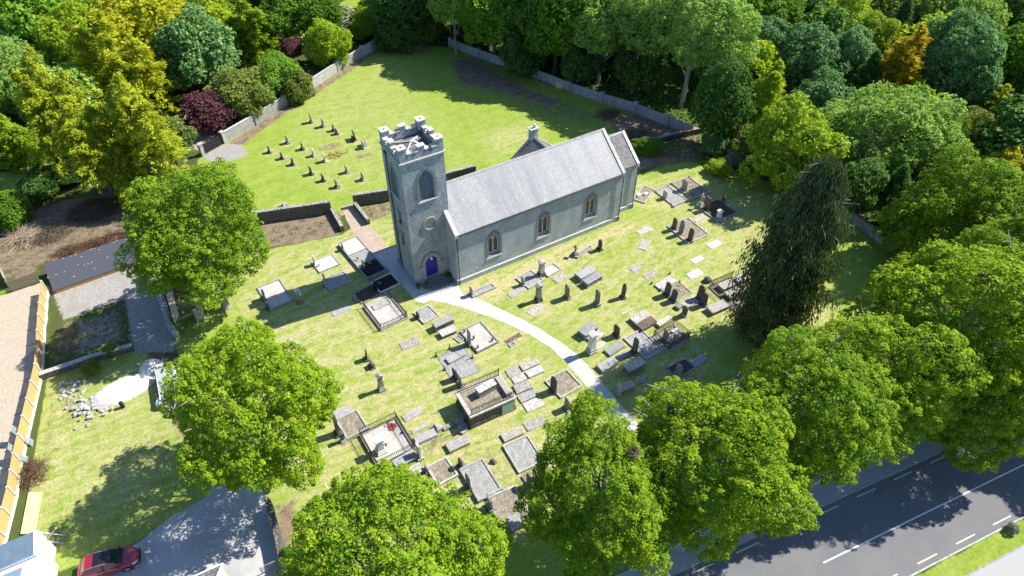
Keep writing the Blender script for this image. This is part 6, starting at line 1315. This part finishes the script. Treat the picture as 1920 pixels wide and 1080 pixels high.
tree('lime', 368, 437, 112, 11, "tall bright lime tree above the roofless ruin, left of the rubble wall", group=GL, var=1, zs=1.05)
tree('lime', 740, 1085, 185, 9, "front lime tree at the bottom edge, below the railed plot", group=GL, var=2)
tree('lime', 1130, 920, 142, 11, "lime tree standing over the lower end of the graves, left of the path's end", group=GL, var=1, rz=1.0)
tree('lime', 1330, 872, 150, 11.5, "lime tree at the foot of the path, right of the path's end", group=GL, var=0, rz=2.2, lean=2.0)
tree('lime', 1510, 772, 133, 12, "roadside lime tree directly below the dark drooping conifer", group=GL, var=2, rz=3.9, lean=2.0)
tree('lime', 1655, 705, 118, 12, "roadside lime tree fourth along the road, with the lit lawn behind it", group=GL, var=1, rz=5.1, lean=1.0)
tree('lime', 1812, 610, 150, 13, "tall roadside lime tree near the right edge above the road", group=GL, var=0, rz=.4)
tree('lime2', 1845, 745, 108, 7.5, "lower lime tree overhanging the road at the right edge", group=GL, rz=3.0, lean=2.6)
tree('lime2', 1925, 520, 105, 11, "lime tree cut by the right edge of the picture", group=GL, rz=1.7)
tree('lime2', 1808, 412, 94, 6, "spreading bright tree between the lawn's corner and the yellow tree on the right", "broadleaf_tree", "trees of the wood", rz=4.4)
for x, y, R, l in ((54, -49.3, 8.0, 'roadside lime beyond the right edge, overhanging the road'), (66, -51, 8.0, 'farther roadside lime beyond the right edge, overhanging the road')):
    q = proj((x, y, 11)); tree('lime2', q[0], q[1], R * F / q[2], 11, l, group=GL, lean=2.3)
# the dark drooping conifer
c = g(1434, 632); hh = 22.5; t = thing("weeping_cypress", "tall dark drooping conifer with grey twiggy top standing at the right of the graves", "tree", (float(c[0]), float(c[1]), 0))
w1 = weeping("weeping_crown", 5, 3.6, hh, 2000, 'lf_droop'); o = bpy.data.objects.new("crown", w1); COL.objects.link(o); o.parent = t; o.location = (0, 0, hh / 2 + .3)
b = MB(); r = random.Random(6); b.tube([(0, 0, -.1), (.1, 0, 8), (0, .1, 16), (0, 0, hh - .5)], [.55, .4, .2, .05], 9)
for k in range(90):
    a = r.uniform(0, 6.28); z = r.uniform(.25, 1.0) * hh; L = r.uniform(1.8, 3.5) * (1 if z < hh * .85 else .6); e = r.uniform(.0, .6); p1 = (L * .6 * math.cos(a), L * .6 * math.sin(a), z + L * .35 * e); p2 = (L * 1.15 * math.cos(a + .1), L * 1.15 * math.sin(a + .1), z + L * .1 - .2); p3 = (L * 1.3 * math.cos(a + .15), L * 1.3 * math.sin(a + .15), z - L * .3)
    b.tube([(0, 0, z), p1, p2, p3], [.07, .045, .025, .008], 4, 0, False)
b.build("trunk", M['bark_pale'], t)
GW = "trees of the wood"; GB = "trees and shrubs beyond the rendered wall"; GX = "golden conifers on the left"
tree('golden', 108, 205, 62, 10, "golden conifer farthest left of the golden group", group=GX, var=0, zs=1.15)
tree('golden', 222, 130, 66, 8, "golden conifer at the back of the golden group", group=GX, var=1, zs=1.05)
tree('golden', 262, 240, 72, 10, "golden conifer at the front right of the golden group, nearest the dark gate", group=GX, var=0, zs=1.0, rz=2.0)
tree('golden', 165, 265, 56, 9, "darker golden conifer in the middle of the golden group above the brash", group=GX, var=1, rz=4.0)
tree('golden', 238, 342, 32, 4, "small golden conifer peeping over the lime above the ruin", group=GX, var=0, rz=1.0)
tree('ylime', 148, 82, 52, 9, "bright yellow broadleaf behind the leftmost golden conifer", group=GX, var=1)
tree('yellow', 266, 78, 70, 8, "bright yellow-green round tree behind the golden conifers", group=GX)
tree('blue', 370, 98, 63, 6, "rounded blue-green tree beside the grassy lane beyond the rendered wall", group=GB)
tree('feather', 467, 60, 50, 5, "feathery yellow-green tree right of the rounded blue-green tree", group=GB)
tree('oak', 530, 28, 40, 6, "mid green tree at the top edge, left of the grassy lane", group=GB, var=0)
tree('oak', 590, 22, 38, 6, "mid green tree at the top edge, touching the grassy lane", group=GB, var=1)
tree('copper', 389, 209, 36, 3, "purple copper-leaved shrub beside the dark gate", "copper_tree", GB)
tree('olive', 455, 178, 48, 3, "loose olive-green tree right of the purple shrub", "shrub", GB, 0, cat="shrub")
tree('oak', 522, 145, 40, 3, "rounded green shrub in the middle of the row beyond the rendered wall", "shrub", GB, 1, cat="shrub")
tree('olive', 555, 165, 30, 2, "low grey-green shrub against the middle of the rendered wall", "shrub", GB, 1, cat="shrub")
tree('copper', 545, 92, 18, 3, "thin reddish tree behind the middle of the rendered wall", "copper_tree", GB)
tree('ylime', 613, 80, 37, 4, "bright green tree behind the upper part of the rendered wall", "broadleaf_tree", GB, 0)
tree('silver', 643, 42, 26, 3, "white-flowering grey-green shrub near the top of the rendered wall", "shrub", GB, cat="shrub")
tree('ylime', 685, 45, 26, 3, "pale yellow shrub at the top end of the rendered wall", "shrub", GB, 1, cat="shrub")
tree('oak', 712, 22, 32, 4, "green shrub by the lane's end at the top of the rendered wall", "shrub", GB, 0, cat="shrub")
tree('olive', 312, 262, 36, 5, "sparse brownish-green tree hanging over the dark gate", "broadleaf_tree", GX, 1)
tree('ash', 15, 150, 62, 7, "pale green tree cut by the left edge beside the golden conifers", "broadleaf_tree", GX, 0)
tree('feather', 20, 262, 44, 4, "low yellow-green conifer at the left edge", group=GX)
tree('oak', 12, 395, 30, 2, "green bush at the left edge above the brush heaps", "shrub", GX, 1, cat="shrub")
tree('dark', 75, 345, 30, 1.5, "dark hedge bush above the pale brush heap", "shrub", GX, 0, cat="shrub", zs=.5)
tree('dark', 130, 322, 32, 1.5, "dark hedge bush under the golden conifers", "shrub", GX, 1, cat="shrub", zs=.5)
tree('olive', 122, 38, 40, 6, "olive grey tree at the top left, behind the yellow trees", "broadleaf_tree", GX, 0)
tree('blue', 178, 30, 36, 6, "grey-green tree at the top left, right of the olive one", "broadleaf_tree", GX)
tree('olive', 48, 75, 40, 4, "brownish olive bush near the top left corner", "shrub", GX, 1, cat="shrub")
tree('dark', 22, 25, 50, 7, "dark tree filling the top left corner", "broadleaf_tree", GX, 0)
tree('dark', 240, 5, 40, 6, "dark tree at the top edge above the bright yellow tree", "broadleaf_tree", GX, 1)
tree('oak', 322, 18, 42, 6, "dark green tree at the top edge above the blue-green tree", "broadleaf_tree", GB, 1)
tree('ylime', 425, 12, 34, 6, "small yellow-green tree at the top edge above the feathery one", "broadleaf_tree", GB, 1)
tree('dark', 745, 62, 40, 2.5, "dark thicket bush at the far corner of the upper lawn", "shrub", GW, 0, cat="shrub", zs=.8)
tree('olive', 795, 55, 32, 2.5, "dusty green bush right of the thicket at the far lawn corner", "shrub", GW, 0, cat="shrub", zs=.8)
tree('dark', 755, 8, 48, 7, "dark tree at the top edge above the far lawn corner", "broadleaf_tree", GW, 1)
tree('ash', 850, 8, 42, 9, "thin-stemmed pale tree at the top edge left of the grey block wall's end", group=GW, var=1)
tree('oak', 925, 22, 58, 9, "large green tree above the left part of the grey block wall", "broadleaf_tree", GW, 0)
tree('dark', 985, 95, 42, 4, "ivy-dark tree leaning over the middle of the grey block wall", "broadleaf_tree", GW, 0)
tree('oak', 1045, 40, 62, 9, "broad green tree above the middle of the grey block wall", "broadleaf_tree", GW, 1)
tree('dark', 1085, 122, 36, 3.5, "dark evergreen right behind the pallet", "broadleaf_tree", GW, 1)
tree('ash', 1130, 50, 58, 10, "tall pale ash above the pallet", group=GW, var=1, rz=2.4)
tree('ash', 1203, 38, 62, 12.5, "tall pale ash on a bare forked stem, left of two beyond the block wall", group=GW, var=0, rz=.6)
tree('ash', 1306, 48, 84, 13.5, "tallest pale ash on a bare forked stem, right of two beyond the block wall", group=GW, var=1, rz=5.0)
tree('dark', 1200, 120, 50, 5, "dark evergreen behind the bare forked ash stems", "broadleaf_tree", GW, 0)
tree('dark', 1352, 195, 48, 7, "dark ivy-clad tall tree at the corner of the wood by the chancel", "broadleaf_tree", GW, 1, zs=1.6)
tree('olive', 1395, 268, 30, 2.5, "grey-green shrub at the foot of the ivy-clad tree", "shrub", GW, 0, cat="shrub")
tree('blue', 1340, 268, 24, 2, "blue-green ivy bush right of the overgrown wall end", "shrub", GW, cat="shrub")
tree('blue', 1432, 80, 40, 7, "blue-green tree right of the tallest pale ash", "broadleaf_tree", GW)
tree('feather', 1444, 175, 45, 6, "yellow-green feathery conifer in the wood right of the ivy-clad tree", group=GW, zs=1.3)
tree('blue', 1516, 112, 54, 7, "silvery dark weeping tree in the wood above the blue-green round tree", "broadleaf_tree", GW, rz=2.0)
tree('blue', 1598, 95, 36, 8, "small blue-green tree left of the orange conifer", "broadleaf_tree", GW, rz=4.0)
tree('blue', 1540, 196, 50, 5, "blue-green round tree below the silvery weeping tree", "broadleaf_tree", GW, rz=1.0)
tree('ylime', 1568, 32, 42, 8, "yellow-green tree near the top edge above the silvery weeping tree", "broadleaf_tree", GW, 0)
tree('ylime', 1640, 62, 30, 8, "small yellow-green tree above the orange conifer", "broadleaf_tree", GW, 1)
tree('orange', 1692, 140, 56, 7, "orange-gold conifer in the right-hand wood", group=GW)
tree('darkcon', 1620, 165, 34, 5, "dark conifer left of the orange-gold conifer", group=GW)
tree('holm', 1790, 122, 56, 8, "big dark smooth column-shaped tree right of the orange-gold conifer", "broadleaf_tree", GW)
tree('ash', 1662, 252, 88, 7, "big pale green ash below the orange-gold conifer", group=GW, var=0, rz=1.2)
tree('ylime', 1482, 275, 76, 6, "bright green tree with a bushy crown, left of the big pale ash", "broadleaf_tree", GW, 1, rz=2.5)
tree('lime2', 1772, 260, 28, 4, "slim bright green tree right of the big pale ash", "broadleaf_tree", GW, zs=1.3)
tree('olive', 1822, 255, 42, 3.5, "round olive bush right of the slim bright tree", "shrub", GW, 0, cat="shrub")
tree('golden', 1868, 195, 40, 4, "orange-olive conifer bush above the round olive bush", "golden_conifer", GW, 0, zs=.6)
tree('blue', 1808, 172, 28, 4, "blue-grey bush at the foot of the column-shaped tree", "shrub", GW, cat="shrub", rz=3.0)
tree('oak', 1902, 110, 40, 5, "round mid green tree at the upper right edge", "broadleaf_tree", GW, 0)
tree('dark', 1915, 255, 30, 4, "dark green bush cut by the right edge beside the track", "shrub", GW, 0, cat="shrub")
tree('yellow', 1892, 338, 44, 5, "bright yellow tree at the right edge", "broadleaf_tree", GW)
tree('oak', 1800, 335, 46, 3, "soft green thicket left of the bright yellow tree", "shrub", GW, 1, cat="shrub", zs=.8)
tree('darkcon', 1675, 362, 30, 5, "dark conifer standing at the lawn's boundary wall, left of two", group=GW)
tree('darkcon', 1748, 350, 28, 4.5, "dark conifer standing behind the silver-leaved bush, right of two", group=GW)
tree('silver', 1748, 388, 26, 3, "silver-leaved bush above the spreading bright tree", "shrub", GW, cat="shrub")
tree('dark', 1618, 345, 42, 5, "dark yew behind the top of the drooping conifer", "broadleaf_tree", GW, 0)
tree('dark', 1728, 440, 30, 3.5, "dark shaded tree over the boundary wall by the lawn corner", "broadleaf_tree", GW, 1)
tree('ash', 1800, 30, 62, 9, "pale yellow-green tree at the top edge behind the column-shaped tree", "broadleaf_tree", GW, 1)
tree('darkcon', 1686, 48, 24, 8, "dark blue conifer at the top edge above the orange-gold conifer", group=GW)
tree('dark', 1895, 28, 46, 7, "dark tree in the top right corner", "broadleaf_tree", GW, 0)
tree('oak', 1390, 22, 40, 9, "green tree at the top edge behind the tallest pale ash", "broadleaf_tree", GW, 0)
tree('oak', 1458, 25, 40, 9, "green tree at the top edge, second right of the tallest pale ash", "broadleaf_tree", GW, 1)
tree('dark', 1505, 12, 38, 9, "dark tree at the top edge above the silvery weeping tree", "broadleaf_tree", GW, 1)
tree('ylime', 1350, 312, 22, 1.0, "bright low bush at the lawn's edge above the weedy plot", "shrub", GW, 0, cat="shrub", zs=.5)
tree('silver', 1375, 300, 14, 1.0, "small grey-green bush beside the bright low bush", "shrub", GW, cat="shrub")
tree('oak', 1215, 275, 22, 1.0, "ivy bush on the overgrown wall end by the chancel", "shrub", GW, 0, cat="shrub", zs=.7)
tree('oak', 552, 1052, 22, 1.2, "green shrub on the shaded wall beside the driveway gate", "shrub", "shrubs by the driveway", 1, cat="shrub")
tree('silver', 1900, 990, 8, .45, "grey-green shrub on the grass verge by the road", "shrub", "shrubs by the road verge", cat="shrub")
tree('olive', 170, 690, 13, .8, "scrubby bush at the middle of the ruined wall", "shrub", "shrubs by the ruined wall", 0, cat="shrub")
tree('oak', 208, 655, 12, .6, "low weeds at the ruined wall, right of the scrubby bush", "shrub", "shrubs by the ruined wall", 0, cat="shrub", zs=.6)
# rooks' nests: dark bundles of sticks high in the limes
for p, z, l in (((1553, 682), 16.3, "dark stick nest high in the lime below the drooping conifer"), ((1498, 708), 16.3, "dark stick nest left of centre in the lime below the drooping conifer"), ((1262, 770), 15.8, "dark stick nest high in the lime at the foot of the path"), ((1188, 848), 15.5, "brown stick nest in the lime over the lower graves"), ((1336, 765), 15.8, "dark stick nest right of another in the lime at the foot of the path"), ((1850, 520), 19, "stick nest high in the tall roadside lime near the right edge")):
    c = g(*p, z); b = MB(); r = random.Random(int(p[0]))
    for k in range(120):
        a = r.uniform(0, 6.28); q = r.uniform(.15, .5); a2 = a + r.uniform(.6, 1.6); b.tube([(q * math.cos(a), q * math.sin(a), r.uniform(-.2, .25)), (q * math.cos(a2), q * math.sin(a2), r.uniform(-.2, .3))], .02, 3, 0, False)
    tag(b.build("bird_nest", M['twig'], loc=tuple(map(float, c))), l, "nest", "stick nests in the limes")
# the wood beyond, one mass
def pip(x, y, poly):
    n = len(poly); c = False
    for i in range(n):
        x0, y0 = poly[i]; x1, y1 = poly[(i + 1) % n]
        if (y0 > y) != (y1 > y) and x < x0 + (y - y0) * (x1 - x0) / (y1 - y0): c = not c
    return c
keep = [px([(320, 225), (430, 140), (560, 70), (650, -10), (720, -60), (760, 70), (845, 85), (1260, 245), (1420, 300), (1570, 384), (1760, 530), (1900, 700), (1930, 1100), (-100, 1200), (-200, 420), (0, 300), (120, 300)]), px([(1850, 235), (1900, 240), (1960, 320), (1890, 300)])]
rg = np.random.default_rng(44); items = []; r = random.Random(44)
for k in range(6000):
    x, y = r.uniform(-110, 240), r.uniform(-60, 200); q = proj((x, y, 5))
    if q[2] < 20 or not (-500 < q[0] < 2600 and -420 < q[1] < 560) or any(pip(x, y, kp) for kp in keep): continue
    if y < -15 and x < 75: continue
    R = r.uniform(4.2, 6.8)
    if any(math.hypot(x - a, y - b_) < (R * .62 + rr * .72) for a, b_, rr in TREES): continue
    if any(math.hypot(x - a, y - b_) < (R + rr) * .68 for a, b_, rr in items): continue
    items.append((x, y, R))
bases = []
for s in range(4):
    me = broad("tmpw", 60 + s, 5.5, 1.0, 20, 420, 12, .4, .62, 'lf_oak', lobe=(.22, .36)); v = np.empty(len(me.vertices) * 3, np.float32); me.vertices.foreach_get("co", v); ti = np.empty(len(me.polygons), np.float32); me.attributes["tint"].data.foreach_get("value", ti); bases.append((v.reshape(-1, 3).copy(), ti.copy())); bpy.data.meshes.remove(me)
V, TI, MI = [], [], []
WM = ['lf_oak', 'lf_dark', 'lf_ash', 'lf_olive', 'lf_ylime', 'lf_blue']
for k, (x, y, R) in enumerate(items):
    bv, bt = bases[k % 4]; a = r.uniform(0, 6.28); s = R / 5.5; m = np.array([[math.cos(a), -math.sin(a), 0], [math.sin(a), math.cos(a), 0], [0, 0, r.uniform(.95, 1.25)]]) * s; zc = R * r.uniform(.95, 1.35)
    V.append(bv @ m.T + [x, y, zc]); TI.append(np.clip(bt + r.gauss(0, .12), 0, 1)); MI.append(np.full(len(bt), r.choices(range(6), [5, 4, 3, 3, 2, 2])[0]))
V = np.concatenate(V); me = np_mesh("woodland", V, np.arange(len(V)).reshape(-1, 4)); a = me.attributes.new("tint", 'FLOAT', 'FACE'); a.data.foreach_set("value", np.concatenate(TI).astype(np.float32))
for m in WM: me.materials.append(M[m])
me.polygons.foreach_set("material_index", np.concatenate(MI).astype(np.int32)); o = bpy.data.objects.new("woodland", me); COL.objects.link(o); tag(o, "leafy mass of the wood beyond the walls", "woodland", None, "stuff")
def Q(z, *ps): return [(z[0] + a * z[2], z[1] + b_ * z[2]) for a, b_ in ps]
# undergrowth: low leafy cover on the woodland floor and along walls
def cover(name, label, polys, per, ll, mats, seed, hmax=.6, kind="stuff"):
    rg = np.random.default_rng(seed); C, TI, MI = [], [], []
    for poly in polys:
        w_ = px(poly); x0, y0 = w_.min(0); x1, y1 = w_.max(0); ar = (x1 - x0) * (y1 - y0); n = int(ar * per); pts = rg.uniform((x0, y0), (x1, y1), (n, 2)); ins = softpoly(pts[:, 0], pts[:, 1], [tuple(q) for q in w_], .3) > .5; pts = pts[ins]
        cl = np.sin(pts[:, 0] * .9 + 2 * np.sin(pts[:, 1] * .5)) * np.cos(pts[:, 1] * .8 + pts[:, 0] * .3); hh = hmax * np.clip(.45 + .5 * cl + rg.normal(0, .15, len(pts)), .05, 1.2) * rg.random(len(pts)) ** .5
        C.append(np.column_stack([pts, hh])); TI.append(np.clip(.45 + .25 * cl + rg.normal(0, .18, len(pts)), 0, 1)); MI.append(((cl + rg.normal(0, .3, len(pts))) > .1).astype(np.int32))
    C = np.concatenate(C); N_ = unit(rg.normal(size=C.shape) * .6 + [0, 0, .8]); me = leaves_mesh(name, C, N_, ll * rg.uniform(.6, 1.4, len(C)), .55, np.concatenate(TI), rg)
    for m in mats: me.materials.append(M[m])
    me.polygons.foreach_set("material_index", np.concatenate(MI)); o = bpy.data.objects.new(name, me); COL.objects.link(o); return tag(o, label, "undergrowth", None, kind)
cover("undergrowth", "low leafy undergrowth on the floor of the wood", [[(860, 70), (1065, 150), (1260, 228), (1420, 290), (1500, 340), (1570, 370), (1700, 330), (1900, 320), (1920, 200), (1400, 20), (900, 10)], [(1180, 285), (1330, 250), (1420, 310), (1340, 330), (1290, 300)], [(720, 70), (740, 20), (850, 40), (845, 84), (760, 92)]], 5.5, .5, ['lf_oak', 'lf_dark'], 3, .9)
cover("weeds", "straggling weeds in the old site, on the bank and along the ivy-grown walls", [[(470, 462), (470, 440), (636, 408), (640, 432)], [(672, 392), (736, 380), (738, 400), (694, 418)], [(120, 640), (200, 580), (245, 600), (240, 650), (150, 690)], [(1170, 282), (1320, 240), (1325, 256), (1180, 300)], [(1090, 180), (1115, 190), (1110, 200), (1085, 190)], [(1180, 212), (1260, 244), (1250, 256), (1175, 222)], [(500, 935), (512, 935), (548, 1080), (532, 1085)], Q(z12, (250, 390), (400, 495), (570, 390), (440, 305)), Q(z13, (620, 165), (870, 340), (1080, 265), (822, 90)), Q(z8, (1140, 420), (1275, 560), (1480, 440), (1345, 300)), Q(z12, (800, 350), (1090, 620), (1130, 600), (850, 330)), Q(z13, (990, 440), (1195, 590), (1400, 540), (1250, 440)), Q(z11, (1000, 545), (1070, 670), (1240, 540), (1190, 450))], 5, .24, ['lf_olive', 'lf_oak'], 4, .45)

for bx, by, k, R, zc, zs, v, l in ((872, 82, 'oak', 5.6, 12, 1.4, 0, "tall green tree directly behind the left end of the grey block wall"), (915, 98, 'dark', 5.4, 10, 1.4, 1, "dark tree directly behind the block wall, second from its left end"), (962, 116, 'oak', 6, 12.5, 1.4, 1, "tall green tree directly behind the block wall, third from its left end"), (1010, 136, 'dark', 5.4, 11, 1.4, 0, "dark ivy-hung tree directly behind the middle of the block wall"), (1062, 152, 'oak', 5.6, 11.5, 1.3, 0, "tall green tree directly behind the block wall, just left of the pallet"), (1125, 172, 'ash', 5.0, 11, 1.0, 0, "loose pale tree directly behind the block wall, just right of the pallet")):
    c = g(bx, by); q = proj((c[0] + 1.5, c[1] + 2.5, zc)); tree(k, q[0], q[1], R * F / q[2], zc, l, None, GW, v, zs)
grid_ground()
